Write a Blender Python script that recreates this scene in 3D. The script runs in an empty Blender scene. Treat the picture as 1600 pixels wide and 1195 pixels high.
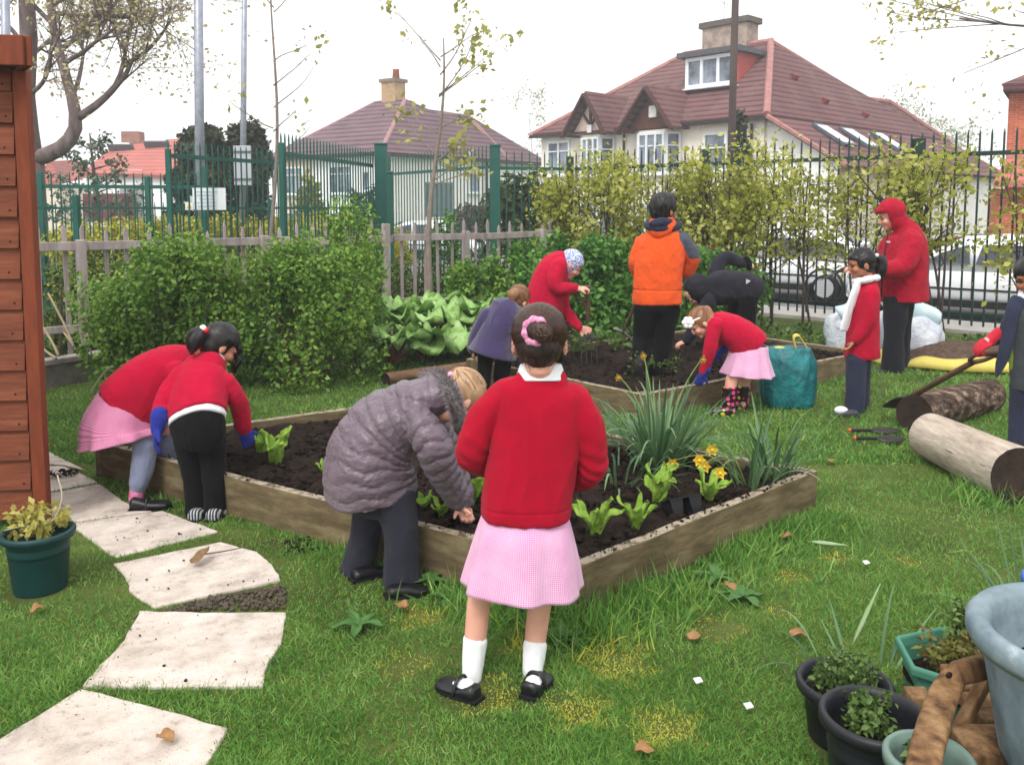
import bpy, bmesh, math, random
import numpy as np
from mathutils import Vector, Matrix, noise
random.seed(7); rng = np.random.default_rng(7)
scene = bpy.context.scene
COL = scene.collection
V = Vector
# ------------------------------------------------------------------ camera model
FPX, PITCH, CY, CH = 1357.0, math.radians(5), 444.0, 1.5
cp, sp = math.cos(PITCH), math.sin(PITCH)
def ray(u, v):
    x = (u-800)/FPX; y = -(v-CY)/FPX
    return V((x, cp + y*sp, -sp + y*cp))
def P(u, v, Y):
    d = ray(u, v); return V((0, 0, CH)) + d*(Y/d.y)
def G(u, v, z=0.0):
    d = ray(u, v); return V((0, 0, CH)) + d*((z-CH)/d.z)
def pxm(Y): return Y/FPX
# ------------------------------------------------------------------ bookkeeping
ORG = {}
def tag(o, label=None, cat=None, group=None, kind=None):
    if label: o['label'] = label
    if cat: o['category'] = cat
    if group: o['group'] = group
    if kind: o['kind'] = kind
    return o
def empty(name, loc, label, cat, group=None):
    o = bpy.data.objects.new(name, None); COL.objects.link(o); o.location = loc
    o.empty_display_size = .05
    ORG[o] = V(loc); return tag(o, label, cat, group)
def link_mesh(name, me, mat, parent=None, loc=None, smooth=True, shift=True):
    """mesh given in world coordinates; re-origin to parent or loc"""
    o = bpy.data.objects.new(name, me); COL.objects.link(o)
    org = ORG[parent] if parent is not None else V(loc or (0, 0, 0))
    ORG[o] = org
    if shift and org.length > 0: me.transform(Matrix.Translation(-org))
    if parent is not None:
        o.parent = parent
    else:
        o.location = org
    if mat is not None:
        for m in (mat if isinstance(mat, (list, tuple)) else [mat]): me.materials.append(m)
    if smooth and len(me.polygons):
        me.polygons.foreach_set('use_smooth', np.ones(len(me.polygons), dtype=bool))
    return o
def np_mesh(name, verts, faces, mat, parent=None, loc=None, smooth=False, attrs=None):
    verts = np.asarray(verts, dtype=np.float32).reshape(-1, 3); faces = np.asarray(faces, dtype=np.int32)
    me = bpy.data.meshes.new(name)
    me.vertices.add(len(verts)); me.vertices.foreach_set('co', verts.ravel())
    k = faces.shape[1]; nf = len(faces)
    me.loops.add(nf*k); me.loops.foreach_set('vertex_index', faces.ravel())
    me.polygons.add(nf); me.polygons.foreach_set('loop_start', np.arange(0, nf*k, k, dtype=np.int32))
    try: me.polygons.foreach_set('loop_total', np.full(nf, k, dtype=np.int32))
    except Exception: pass
    for an, av in (attrs or {}).items():
        me.attributes.new(an, 'FLOAT', 'POINT').data.foreach_set('value', np.asarray(av, dtype=np.float32))
    me.update(calc_edges=True); me.validate()
    return link_mesh(name, me, mat, parent, loc, smooth)
def cr(pts, k):
    """Catmull-Rom through list of np arrays"""
    pts = [np.asarray(p, dtype=float) for p in pts]
    if k <= 1 or len(pts) < 3: 
        if len(pts) == 2 and k > 1: return [pts[0]*(1-t)+pts[1]*t for t in np.linspace(0, 1, k+1)]
        return pts
    out = []
    for i in range(len(pts)-1):
        p0 = pts[i-1] if i else 2*pts[0]-pts[1]; p1, p2 = pts[i], pts[i+1]
        p3 = pts[i+2] if i+2 < len(pts) else 2*pts[-1]-pts[-2]
        for j in range(k):
            t = j/k
            out.append(.5*((2*p1)+(-p0+p2)*t+(2*p0-5*p1+4*p2-p3)*t*t+(-p0+3*p1-3*p2+p3)*t**3))
    out.append(pts[-1]); return out
class MB:
    def __init__(s): s.v = []; s.f = []; s.uv = {}; s.mi = []; s.cur = 0
    def addf(s, f): s.f.append(tuple(f)); s.mi.append(s.cur)
    def poly(s, pts):
        b = len(s.v); s.v += [tuple(p) for p in pts]; s.addf(range(b, b+len(pts))); return s
    def box(s, c, size, rz=0, M=None, taper=1):
        b = len(s.v); hx, hy, hz = [a/2 for a in size]
        R = M if M is not None else Matrix.Rotation(rz, 3, 'Z')
        for z in (-1, 1):
            t = taper if z > 0 else 1
            for x, y in ((-1, -1), (1, -1), (1, 1), (-1, 1)): s.v.append(tuple(V(c)+R @ V((x*hx*t, y*hy*t, z*hz))))
        for f in ((3, 2, 1, 0), (4, 5, 6, 7), (0, 1, 5, 4), (1, 2, 6, 5), (2, 3, 7, 6), (3, 0, 4, 7)): s.addf([b+i for i in f])
        return s
    def beam(s, a, b, w, h, up=(0, 0, 1)):
        a, b = V(a), V(b); d = b-a; L = d.length
        if L < 1e-6: return s
        x = d/L; u = V(up); y = u.cross(x)
        if y.length < 1e-4: y = V((0, 1, 0)).cross(x)
        y.normalize(); z = x.cross(y)
        return s.box((a+b)/2, (L, w, h), M=Matrix((x, y, z)).transposed())
    def prism(s, pts, d):
        """polygon pts (3D) extruded by vector d, closed"""
        b = len(s.v); n = len(pts); d = V(d)
        s.v += [tuple(V(p)) for p in pts] + [tuple(V(p)+d) for p in pts]
        s.addf(range(b+n-1, b-1, -1)); s.addf(range(b+n, b+2*n))
        for i in range(n):
            j = (i+1) % n; s.addf((b+i, b+j, b+n+j, b+n+i))
        return s
    def rings(s, R, cap0=True, cap1=True):
        b = len(s.v); n = len(R[0])
        for r in R: s.v += [tuple(p) for p in r]
        for i in range(len(R)-1):
            for j in range(n):
                k = (j+1) % n
                s.addf((b+i*n+j, b+i*n+k, b+(i+1)*n+k, b+(i+1)*n+j))
        if cap0: s.addf(range(b+n-1, b-1, -1))
        if cap1: s.addf(range(b+(len(R)-1)*n, b+len(R)*n))
        return s
    def tube(s, pts, rad, n=8, k=1, ends=False, bumps=None):
        pts = [np.array(p, dtype=float) for p in pts]
        if not hasattr(rad, '__len__'): rad = [rad]*len(pts)
        Q = cr([np.append(p, r) for p, r in zip(pts, rad)], k)
        if ends:
            q0, q1 = Q[0], Q[-1]
            d0 = q0[:3]-Q[1][:3]; d0 /= np.linalg.norm(d0)+1e-9
            d1 = q1[:3]-Q[-2][:3]; d1 /= np.linalg.norm(d1)+1e-9
            A = [np.append(q0[:3]+d0*q0[3]*math.cos(a), q0[3]*math.sin(a)) for a in (.25, .8)]
            B = [np.append(q1[:3]+d1*q1[3]*math.cos(a), q1[3]*math.sin(a)) for a in (.8, .25)]
            Q = A+list(Q)+B
        R = []; ref = None
        for i, q in enumerate(Q):
            t = Q[min(i+1, len(Q)-1)][:3]-Q[max(i-1, 0)][:3]; t = V(t)
            if t.length < 1e-9: t = V((0, 0, 1))
            t.normalize()
            if ref is None:
                ref = V((1, 0, 0)) if abs(t.x) < .8 else V((0, 1, 0))
            x = ref - t*ref.dot(t)
            if x.length < 1e-5: x = t.orthogonal()
            x.normalize(); y = t.cross(x); ref = x
            r = max(q[3], 1e-5)
            if bumps: r *= bumps(i/(len(Q)-1))
            c = V(q[:3])
            R.append([c+x*(r*math.cos(2*math.pi*j/n))+y*(r*math.sin(2*math.pi*j/n)) for j in range(n)])
        return s.rings(R)
    def loft(s, rings, side, n=24, k=3, pw=2.4, mod=None, caps=True, uvscale=None, up=None):
        """rings: (center, rw, rd)"""
        Q = cr([np.array([*c, w, d], dtype=float) for c, w, d in rings], k)
        R = []; side = V(side)
        for i, q in enumerate(Q):
            t = V(Q[min(i+1, len(Q)-1)][:3]-Q[max(i-1, 0)][:3])
            if up is not None: t = V(up)
            t.normalize()
            x = side-t*side.dot(t); x.normalize(); y = t.cross(x)
            c = V(q[:3]); row = []
            for j in range(n):
                a = 2*math.pi*j/n; ca, sa = math.cos(a), math.sin(a)
                m = 1+(mod(a, i/(len(Q)-1)) if mod else 0)
                row.append(c+x*(q[3]*m*math.copysign(abs(ca)**(2/pw), ca))+y*(q[4]*m*math.copysign(abs(sa)**(2/pw), sa)))
            R.append(row)
        b = len(s.v); nf = len(s.f); s.rings(R, caps, caps)
        if uvscale:
            tot = [0]
            for i in range(1, len(R)): tot.append(tot[-1]+(V(R[i][0])-V(R[i-1][0])).length)
            per = sum((R[-1][j]-R[-1][j-1]).length for j in range(n))
            idx = nf
            for i in range(len(R)-1):
                for j in range(n):
                    u0, u1 = per*j/n, per*(j+1)/n
                    s.uv[idx] = [(u0*uvscale, tot[i]*uvscale), (u1*uvscale, tot[i]*uvscale), (u1*uvscale, tot[i+1]*uvscale), (u0*uvscale, tot[i+1]*uvscale)]
                    idx += 1
        return s
    def ell(s, c, r, M=None, nu=16, nv=10):
        b = len(s.v); c = V(c)
        if not hasattr(r, '__len__'): r = (r, r, r)
        M = M if M is not None else Matrix.Identity(3)
        R = []
        for i in range(1, nv):
            th = math.pi*i/nv
            R.append([c+M @ V((r[0]*math.sin(th)*math.cos(2*math.pi*j/nu), r[1]*math.sin(th)*math.sin(2*math.pi*j/nu), -r[2]*math.cos(th))) for j in range(nu)])
        s.rings(R, False, False)
        s.v += [tuple(c+M @ V((0, 0, -r[2]))), tuple(c+M @ V((0, 0, r[2])))]
        lo, hi = len(s.v)-2, len(s.v)-1; top = b+(nv-2)*nu
        for j in range(nu):
            s.addf((lo, b+(j+1) % nu, b+j)); s.addf((hi, top+j, top+(j+1) % nu))
        return s
    def lathe(s, prof, c, n=32, M=None, caps=(False, False), sx=1, sy=1):
        c = V(c); M = M if M is not None else Matrix.Identity(3)
        return s.rings([[c+M @ V((r*sx*math.cos(2*math.pi*j/n), r*sy*math.sin(2*math.pi*j/n), z)) for j in range(n)] for r, z in prof], *caps)
    def mesh(s, name):
        me = bpy.data.meshes.new(name); me.from_pydata([tuple(p) for p in s.v], [], s.f)
        if any(s.mi): me.polygons.foreach_set('material_index', s.mi)
        if s.uv:
            uvl = me.uv_layers.new(name='UVMap')
            for p in me.polygons:
                if p.index in s.uv:
                    for li, c in zip(p.loop_indices, s.uv[p.index]): uvl.data[li].uv = c
        me.update(); return me
    def build(s, name, mat, parent=None, loc=None, smooth=False, bevel=0, fixn=True):
        me = s.mesh(name)
        if fixn:
            bm = bmesh.new(); bm.from_mesh(me); bmesh.ops.recalc_face_normals(bm, faces=bm.faces); bm.to_mesh(me); bm.free()
        o = link_mesh(name, me, mat, parent, loc, smooth)
        if bevel:
            m = o.modifiers.new('bevel', 'BEVEL'); m.width = bevel; m.segments = 2; m.limit_method = 'ANGLE'
        return o
def fuse(mb, name, mat, parent=None, loc=None, voxel=.006, smooth=6, wr=None, post=None):
    """union of the closed shells -> one smooth skin; wr=(amp,freq,(sx,sy,sz)) fold displacement"""
    me = mb.mesh('tmp'); o = bpy.data.objects.new('tmp', me); COL.objects.link(o)
    m = o.modifiers.new('r', 'REMESH'); m.mode = 'VOXEL'; m.voxel_size = voxel
    if smooth:
        m = o.modifiers.new('s', 'SMOOTH'); m.factor = .5; m.iterations = smooth
    bpy.context.view_layer.update()
    ev = o.evaluated_get(bpy.context.evaluated_depsgraph_get())
    out = bpy.data.meshes.new_from_object(ev)
    bpy.data.objects.remove(o); bpy.data.meshes.remove(me)
    out.name = name
    if wr or post:
        n = len(out.vertices); co = np.empty(n*3, dtype=np.float32); no = np.empty(n*3, dtype=np.float32)
        out.vertices.foreach_get('co', co); out.vertices.foreach_get('normal', no)
        co = co.reshape(-1, 3); no = no.reshape(-1, 3); d = np.zeros(n)
        if wr:
            for amp, fr, an in wr:
                a = co*np.array(an)*fr
                d += amp*np.array([1-2.2*abs(noise.noise(q)) for q in a.tolist()])
        if post: d += post(co, no)
        co = co+no*d[:, None].astype(np.float32)
        out.vertices.foreach_set('co', co.ravel()); out.update()
    return link_mesh(name, out, mat, parent, loc, True)
# ------------------------------------------------------------------ materials
def lin(c): return tuple(((x/255)/12.92 if x <= 10 else ((x/255+.055)/1.055)**2.4) for x in c)
class NT:
    def __init__(s, name):
        s.m = bpy.data.materials.new(name); s.m.use_nodes = True; s.t = s.m.node_tree; s.t.nodes.clear()
        s.out = s.n('OutputMaterial')
        s.co = None
    def n(s, typ, **kw):
        nd = s.t.nodes.new('ShaderNode'+typ)
        for k, v in kw.items():
            if k in ('operation', 'blend_type', 'data_type', 'attribute_name', 'wave_type', 'bands_direction', 'noise_dimensions', 'voronoi_dimensions', 'feature', 'distance', 'wave_profile', 'use_clamp'): setattr(nd, k, v)
            else: s.set(nd.inputs[k.replace('_', ' ')] if not k.startswith('i') or not k[1:].isdigit() else nd.inputs[int(k[1:])], v)
        return nd
    def set(s, inp, v):
        if isinstance(v, bpy.types.NodeSocket): s.t.links.new(v, inp)
        elif isinstance(v, bpy.types.Node): s.t.links.new(v.outputs[0], inp)
        elif hasattr(v, '__len__') and len(v) == 3 and inp.type == 'RGBA': inp.default_value = (*v, 1)
        else: inp.default_value = v
    def obj(s):
        if s.co is None: s.co = s.n('TexCoord').outputs['Object']
        return s.co
    def noise(s, scale, detail=4, rough=.6, vec=None, stretch=None):
        vec = vec or s.obj()
        if stretch: vec = s.n('Mapping', Vector=vec, Scale=stretch).outputs[0]
        return s.n('TexNoise', Vector=vec, Scale=scale, Detail=detail, Roughness=rough).outputs[0]
    def ramp(s, fac, stops):
        r = s.n('ValToRGB', Fac=fac); e = r.color_ramp.elements
        while len(e) < len(stops): e.new(.5)
        for el, (p, c) in zip(e, stops):
            el.position = p; el.color = (*c, 1) if hasattr(c, '__len__') else (c, c, c, 1)
        return r.outputs[0]
    def mix(s, f, a, b, bt='MIX'):
        m = s.n('MixRGB', blend_type=bt); s.set(m.inputs[0], f); s.set(m.inputs[1], a); s.set(m.inputs[2], b); return m.outputs[0]
    def math(s, op, a, b=0.0, c=0.0):
        m = s.n('Math', operation=op); s.set(m.inputs[0], a); s.set(m.inputs[1], b); s.set(m.inputs[2], c); return m.outputs[0]
    def bump(s, h, strength=.3, dist=.01, normal=None):
        b = s.n('Bump', Height=h, Strength=strength, Distance=dist)
        if normal is not None: s.set(b.inputs['Normal'], normal)
        return b.outputs[0]
    def done(s, col, rough=.8, spec=.3, normal=None, metal=0, transl=0, sheen=0, coat=0):
        b = s.n('BsdfPrincipled'); s.set(b.inputs['Base Color'], col); s.set(b.inputs['Roughness'], rough)
        b.inputs['Specular IOR Level'].default_value = spec; b.inputs['Metallic'].default_value = metal
        if sheen: b.inputs['Sheen Weight'].default_value = sheen; b.inputs['Sheen Roughness'].default_value = .6
        if coat: b.inputs['Coat Weight'].default_value = coat; b.inputs['Coat Roughness'].default_value = .1
        if normal is not None: s.set(b.inputs['Normal'], normal)
        o = b.outputs[0]
        if transl:
            t = s.n('BsdfTranslucent'); s.set(t.inputs['Color'], col)
            mx = s.n('MixShader', Fac=transl); s.t.links.new(o, mx.inputs[1]); s.t.links.new(t.outputs[0], mx.inputs[2]); o = mx.outputs[0]
        s.t.links.new(o, s.out.inputs[0]); return s.m
MC = {}
def mat(name, c, rough=.8, var=.25, scale=8, bump=0, bscale=60, spec=.3, c2=None, stretch=None, metal=0, sheen=0, coat=0, bdist=.01, detail=5):
    if name in MC: return MC[name]
    t = NT(name); c = lin(c)
    f = t.noise(scale, detail, .6, stretch=stretch)
    lo = lin(c2) if c2 else tuple(x*(1-var) for x in c); hi = c if c2 else tuple(min(1, x*(1+var*.6)) for x in c)
    col = t.ramp(f, [(.3, lo), (.7, hi)])
    nm = t.bump(t.noise(bscale, 4, .6, stretch=stretch), bump, bdist) if bump else None
    MC[name] = t.done(col, rough, spec, nm, metal, sheen=sheen, coat=coat); return MC[name]
def leafmat(name, cols, transl=.3, rough=.55, spec=.35):
    if name in MC: return MC[name]
    t = NT(name); r = t.n('NewGeometry').outputs['Random Per Island']
    n = len(cols); st = [(i/(n-1), lin(c)) for i, c in enumerate(cols)]
    f = t.math('ADD', t.math('MULTIPLY', r, .6), t.math('MULTIPLY_ADD', t.noise(1.6, 2), .9, -.25))
    MC[name] = t.done(t.ramp(f, st), rough, spec, transl=transl); return MC[name]
def fabric(name, c, weave=900, var=.18, rough=.9, sheen=.06, fold=.0, c2=None):
    if name in MC: return MC[name]
    t = NT(name); c = lin(c)
    f = t.noise(14, 4); col = t.ramp(f, [(.3, tuple(x*(1-var) for x in c)), (.7, tuple(min(1, x*(1+var*.5)) for x in c))])
    n1 = t.bump(t.noise(weave, 2), .35, .002)
    n2 = t.bump(t.noise(22, 3, .5, stretch=(1, 1, .45)), .5, .012, n1)
    MC[name] = t.done(col, rough, .15, n2, sheen=sheen); return MC[name]
# ------------------------------------------------------------------ cloth, skin, hair materials
def skinmat(name, c):
    if name in MC: return MC[name]
    t = NT(name); c = lin(c)
    col = t.ramp(t.noise(18, 4), [(.3, tuple(x*y for x, y in zip(c, (.93, .82, .8)))), (.7, c)])
    b = t.bump(t.noise(400, 2), .1, .002)
    m = t.done(col, .5, .35, b)
    for n in t.t.nodes:
        if n.type == 'BSDF_PRINCIPLED':
            n.inputs['Subsurface Weight'].default_value = .15; n.inputs['Subsurface Radius'].default_value = (.01, .004, .002)
    MC[name] = m; return m
def hairmat(name, c, c2):
    if name in MC: return MC[name]
    t = NT(name); r = t.n('NewGeometry').outputs['Random Per Island']
    n = t.noise(60, 3, stretch=(1, 1, .25))
    col = t.ramp(t.math('ADD', t.math('MULTIPLY', r, .55), t.math('MULTIPLY', n, .45)), [(.2, lin(c)), (.8, lin(c2))])
    MC[name] = t.done(col, .42, .4, t.bump(n, .6, .006)); return MC[name]
def gingham(name, c, light=(250, 238, 244)):
    if name in MC: return MC[name]
    t = NT(name); uv = t.n('TexCoord').outputs['UV']
    s = t.n('SeparateXYZ', Vector=uv)
    def band(o): return t.math('GREATER_THAN', t.math('FRACT', o), .5)
    f = t.math('MULTIPLY', t.math('ADD', band(s.outputs[0]), band(s.outputs[1])), .5)
    c = lin(c); l = lin(light)
    col = t.ramp(f, [(0, l), (.5, tuple((a+b)/2 for a, b in zip(c, l))), (1, c)])
    col = t.mix(.25, col, t.ramp(t.noise(9, 3), [(.3, c), (.7, l)]))
    MC[name] = t.done(col, .9, .1, t.bump(t.noise(25, 3, stretch=(1, 1, .3)), .35, .01), sheen=.2); return MC[name]
RED = fabric('red_knit', (170, 5, 44), var=.09, sheen=.04); RED2 = fabric('crimson_knit', (178, 6, 50), var=.09, sheen=.04)
SKIN = skinmat('fair_skin', (226, 172, 152)); SKIN2 = skinmat('brown_skin', (172, 116, 88)); SKIN3 = skinmat('olive_skin', (190, 135, 108))
WHITE = fabric('white_cotton', (225, 226, 232), var=.08); SOCKW = fabric('white_ribbed', (236, 238, 242), var=.06)
CHAR = fabric('charcoal_cloth', (44, 44, 56), sheen=.05); NAVY = fabric('navy_cloth', (42, 46, 66)); BLACK = fabric('black_cloth', (10, 10, 13), sheen=.02)
GLOVEB = fabric('blue_glove', (36, 48, 140)); GLOVER = fabric('red_glove', (196, 40, 58))
LEATHER = mat('black_leather', (16, 17, 22), .38, .2, 40, .15, 200, .5)
GING = gingham('pink_gingham', (192, 106, 160), (236, 200, 226)); GING2 = gingham('rose_gingham', (176, 62, 116), (222, 162, 194))
HBR = hairmat('brown_hair', (34, 20, 16), (74, 46, 34)); HBK = hairmat('black_hair', (10, 9, 10), (34, 28, 30)); HBL = hairmat('fair_hair', (118, 88, 66), (196, 160, 122)); HMB = hairmat('light_brown_hair', (90, 58, 38), (150, 104, 72))
EYE = mat('dark_eye', (20, 14, 12), .2, 0, 5); LIP = mat('lip', (176, 92, 88), .5, .1, 20)
def frame(fwd, up):
    f = V(fwd).normalized(); u = V(up); u = (u-f*u.dot(f)).normalized(); s = f.cross(u)
    return s, f, u, Matrix((s, f, u)).transposed()
def catm(pts): return pts
class Person:
    def __init__(s, Y, label, foot, skin=SKIN, voxel=.006, hs=.2):
        s.Y = Y; s.label = label; s.foot = V(foot); s.mb = MB(); s.skin = skin; s.vox = voxel; s.hs = hs; s.kids = []
    def q(s, u, v, dy=0): return P(u, v, s.Y+dy)
    def Q(s, *pts): return [s.q(*p) for p in pts]
    def head(s, c, fwd, up, hs=None, neck=None, tilt=0):
        hs = hs or s.hs; S, F, U, M = frame(fwd, up); s.hc, s.hM, s.hs = V(c), M, hs; s.SFU = (S, F, U)
        c = V(c); m = s.mb
        def at(a, b, d): return c+(S*a+F*b+U*d)*hs
        m.ell(at(0, -.05, .1), (.36*hs, .44*hs, .4*hs), M)
        m.ell(at(0, .07, -.18), (.28*hs, .32*hs, .32*hs), M)
        m.ell(at(0, .3, -.4), (.12*hs, .1*hs, .09*hs), M)
        m.ell(at(0, .41, -.09), (.045*hs, .085*hs, .11*hs), M); m.ell(at(0, .44, -.15), (.065*hs, .06*hs, .045*hs), M)
        m.ell(at(0, .36, -.28), (.12*hs, .05*hs, .05*hs), M)
        for a in (-1, 1):
            m.ell(at(a*.385, -.04, -.08), (.045*hs, .09*hs, .15*hs), M)
            m.ell(at(a*.16, .28, -.14), (.13*hs, .12*hs, .12*hs), M)
            m.ell(at(a*.15, .345, .06), (.13*hs, .05*hs, .035*hs), M)
        if neck is not None: m.tube([at(0, -.1, -.15), at(0, -.1, -.4), neck], [.235*hs, .22*hs, .25*hs], n=14, ends=True)
        s.at = at
    def face(s):
        for a in (-1, 1): s.kids.append((MB().ell(s.at(a*.15, .355, -.01), (.06*s.hs, .035*s.hs, .03*s.hs), s.hM, 10, 6), 'eye', EYE))
        for a in (-1, 1): s.kids.append((MB().tube([s.at(a*.07, .4, .075), s.at(a*.15, .4, .1), s.at(a*.25, .33, .07)], [.012*s.hs, .018*s.hs, .01*s.hs], n=6, ends=True), 'eyebrow', HBK))
        s.kids.append((MB().tube([s.at(-.1, .375, -.28), s.at(0, .42, -.275), s.at(.1, .375, -.28)], [.012*s.hs, .026*s.hs, .012*s.hs], n=6, k=3, ends=True), 'mouth', LIP))
    def limb(s, pts, rad): s.mb.tube(pts, rad, n=14, k=4, ends=True)
    def hand(s, w, d, nrm, L=.14, curl=.5, thumb=1, mb=None, fat=1.0):
        mb = mb or s.mb; d = V(d).normalized(); n = V(nrm); n = (n-d*n.dot(d)).normalized(); x = d.cross(n)
        w = V(w); R = L*.062*fat
        mb.tube([w-d*.02, w+d*L*.1], [L*.17*fat, L*.17*fat], n=10, ends=True)
        M = Matrix((x, d, n)).transposed()
        mb.ell(w+d*L*.28, (L*.24*fat, L*.3, L*.1*fat), M)
        for i, (off, ln) in enumerate(((-.17, .42), (-.055, .5), (.06, .47), (.17, .36))):
            p = w+d*L*(.47-abs(off)*.25)+x*(off*L*1.05); dd = d.copy(); pts = [p-dd*L*.12]; rr = [R*1.1]; a = 0
            pts.append(p); rr.append(R*1.1)
            for k, fr in enumerate((.42, .33, .25)):
                a += curl*(.6+.5*k)*(1+.12*i); dd = (d*math.cos(a)+n*math.sin(a)+x*off*.35).normalized()
                p = p+dd*(ln*L*fr); pts.append(p); rr.append(R*(1.0-.13*k))
            mb.tube(pts, rr, n=8, k=2, ends=True)
        p = w+d*L*.14+x*(thumb*L*.17); dd = (d*.6+x*thumb*.75+n*.35).normalized(); pts = [p-dd*L*.06, p]; rr = [R*1.35, R*1.35]
        for k in range(2):
            p = p+dd*L*.19; pts.append(p); rr.append(R*(1.2-.2*k)); dd = (dd+n*.5*curl+d*.5).normalized()
        mb.tube(pts, rr, n=8, k=2, ends=True)
    def body(s):
        o = fuse(s.mb, 'person', s.skin, None, s.foot, s.vox, 3)
        tag(o, s.label, 'person', 'people gardening'); s.o = o
        for mb, nm, mt in s.kids: mb.build(nm, mt, o, smooth=True)
        return o
    def wear(s, name, mb, mt, voxel=None, smooth=5, wr=((.0035, 11, (1, 1, .55)), (.0018, 30, (1, 1, .8))), label=None, post=None):
        o = fuse(mb, name, mt, s.o, None, voxel or s.vox, smooth, wr, post)
        if label: o['label'] = label
        return o
    def glove(s, w, d, nrm, mt, L=.15, curl=.5, thumb=1):
        m = MB(); s.hand(w, d, nrm, L, curl, thumb, m, 1.2); w = V(w); d = V(d).normalized()
        m.tube([w-d*.05, w+d*.02], [L*.3, L*.22], n=12, ends=True)
        return s.wear('glove', m, mt, .0045, 3, None)
    def shoe(s, heel, toe, w=.036, h=.05, mt=LEATHER, name='shoe', jane=True, rise=0):
        a, b = V(heel), V(toe); d = (b-a); L = d.length; d.normalize(); up = V((0, 0, 1)); x = d.cross(up).normalized()
        m = MB(); R = []
        for t, ww, hh in ((-.02, .55, .75), (.06, .8, .95), (.25, .85, .8 if jane else 1), (.5, .95, .55 if jane else .9), (.75, 1.05, .55), (.92, .9, .5), (1.02, .5, .3)):
            c = a+d*(t*L); row = []
            for j in range(16):
                an = 2*math.pi*j/16; ca, sa = math.cos(an), math.sin(an)
                z = sa*h*hh*.5 + h*hh*.5 if sa > 0 else max(sa*h*hh*.9, -h*hh*.5)+h*hh*.5
                row.append(c+x*(w*ww*math.copysign(abs(ca)**.8, ca))+up*(z+.004+rise))
            R.append(row)
        m.rings(R)
        o = s.wear(name, m, mt, .0045, 3, None)
        so = MB(); so.tube([a+up*.006, b+up*.006], [w*.9, w*.95], n=10, ends=True)
        sole = MB().prism([a-d*.012+x*w*.7, a+d*L*.3+x*w*.8, a+d*L*.75+x*w*1.06, a+d*L*1.03+x*w*.45, a+d*L*1.03-x*w*.45, a+d*L*.75-x*w*1.06, a+d*L*.3-x*w*.8, a-d*.012-x*w*.7], (0, 0, .012))
        sole.build('sole', mat('rubber_sole', (24, 24, 26), .7, .2, 30), o)
        if jane:
            st = MB(); c = a+d*L*.42
            st.tube([c+x*w*.95+up*h*.35, c+x*w*.55+up*h*1.0, c+up*h*1.12, c-x*w*.55+up*h*1.0, c-x*w*.95+up*h*.35], [.006]*5, n=6, k=3, ends=True)
            st.build('strap', mt, o, smooth=True)
        return o
    def hair(s, mt, scale=1.0, extra=None, voxel=None, front=.13, low=.12, name='hair', bumps=.004):
        S, F, U = s.SFU; hs = s.hs; m = MB()
        m.ell(s.at(0, -.09, .13), (.415*hs*scale, .47*hs*scale, .44*hs*scale), s.hM, 24, 16)
        m.ell(s.at(0, -.2, -.08), (.35*hs*scale, .31*hs*scale, .34*hs*scale), s.hM, 20, 12)
        if extra: extra(m)
        c = s.hc; Fa, Ua = np.array(F), np.array(U); ca = np.array(c)
        def post(co, no):
            r = co-ca; f = r@Fa/hs; u = r@Ua/hs
            return -.13*hs*np.clip((f-front)/.1, 0, 1)*np.clip((low-u)/.08+.6, 0, 1)*(r@np.array(F) > 0)*((r@Ua) < .3*hs)*(np.abs(f) < .6)
        return s.wear(name, m, mt, voxel or s.vox, 4, ((bumps, 30, (1, 1, .4)),), post=post)
    def strands(s, parent, mt, target, n=260, w=.0035, scale=1.02, wild=.02, region=None, lift=0):
        """thin strips combed over the skull to a gathering point (unit dir in S,F,U)"""
        hs = s.hs; tg = V(target).normalized(); vs = []; fs = []
        S, F, U = s.SFU
        for i in range(n):
            while True:
                d = V((random.gauss(0, 1), random.gauss(0, 1), random.gauss(0, 1))).normalized()
                if d.y < .62 and d.z > -.55-.25*d.y and d.dot(tg) < .93 and not (d.y > .15 and d.z < .1): break
            om = math.acos(max(-1, min(1, d.dot(tg)))); K = 7; b = len(vs); jw = random.uniform(-wild, wild); rr = scale+random.uniform(0, .03); lf = lift*random.random()
            prev = None; col = []
            for k in range(K+1):
                t = k/K*.97; e = (d*math.sin((1-t)*om)+tg*math.sin(t*om))/max(math.sin(om), 1e-4)
                e = V((e.x*.415, e.y*.47, e.z*.44))*(rr+lf*t*t)
                col.append(s.at(e.x+jw*math.sin(t*3), -.09+e.y, .13+e.z))
            for k in range(K+1):
                tn = (col[min(k+1, K)]-col[max(k-1, 0)]).normalized(); nn = (col[k]-s.at(0, -.09, .13)).normalized(); sd = tn.cross(nn)*(w*(.5+.5*math.sin(math.pi*min(1, k/K+.15))))
                vs += [col[k]-sd, col[k]+sd+nn*.0006]
            for k in range(K): fs.append((b+2*k, b+2*k+1, b+2*k+3, b+2*k+2))
        return np_mesh('hair_strands', [tuple(p) for p in vs], fs, mt, parent, smooth=True)
def pony(m, pts, rad): m.tube(pts, rad, n=12, k=4, ends=True)
def skirt(p, name, rings, side, mt, folds=9, amp=.05, uvs=125, n=96, up=None):
    m = MB(); ph = random.uniform(0, 6)
    m.loft(rings, side, n, 8, 2.1, mod=lambda a, t: amp*(t**1.3)*(math.sin(folds*a+ph)+.5*math.sin((folds*1.7//1)*a+1.3+ph)), caps=False, uvscale=uvs, up=up)
    o = m.build(name, mt, p.o, smooth=True, fixn=False)
    md = o.modifiers.new('solid', 'SOLIDIFY'); md.thickness = .004; return o
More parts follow.
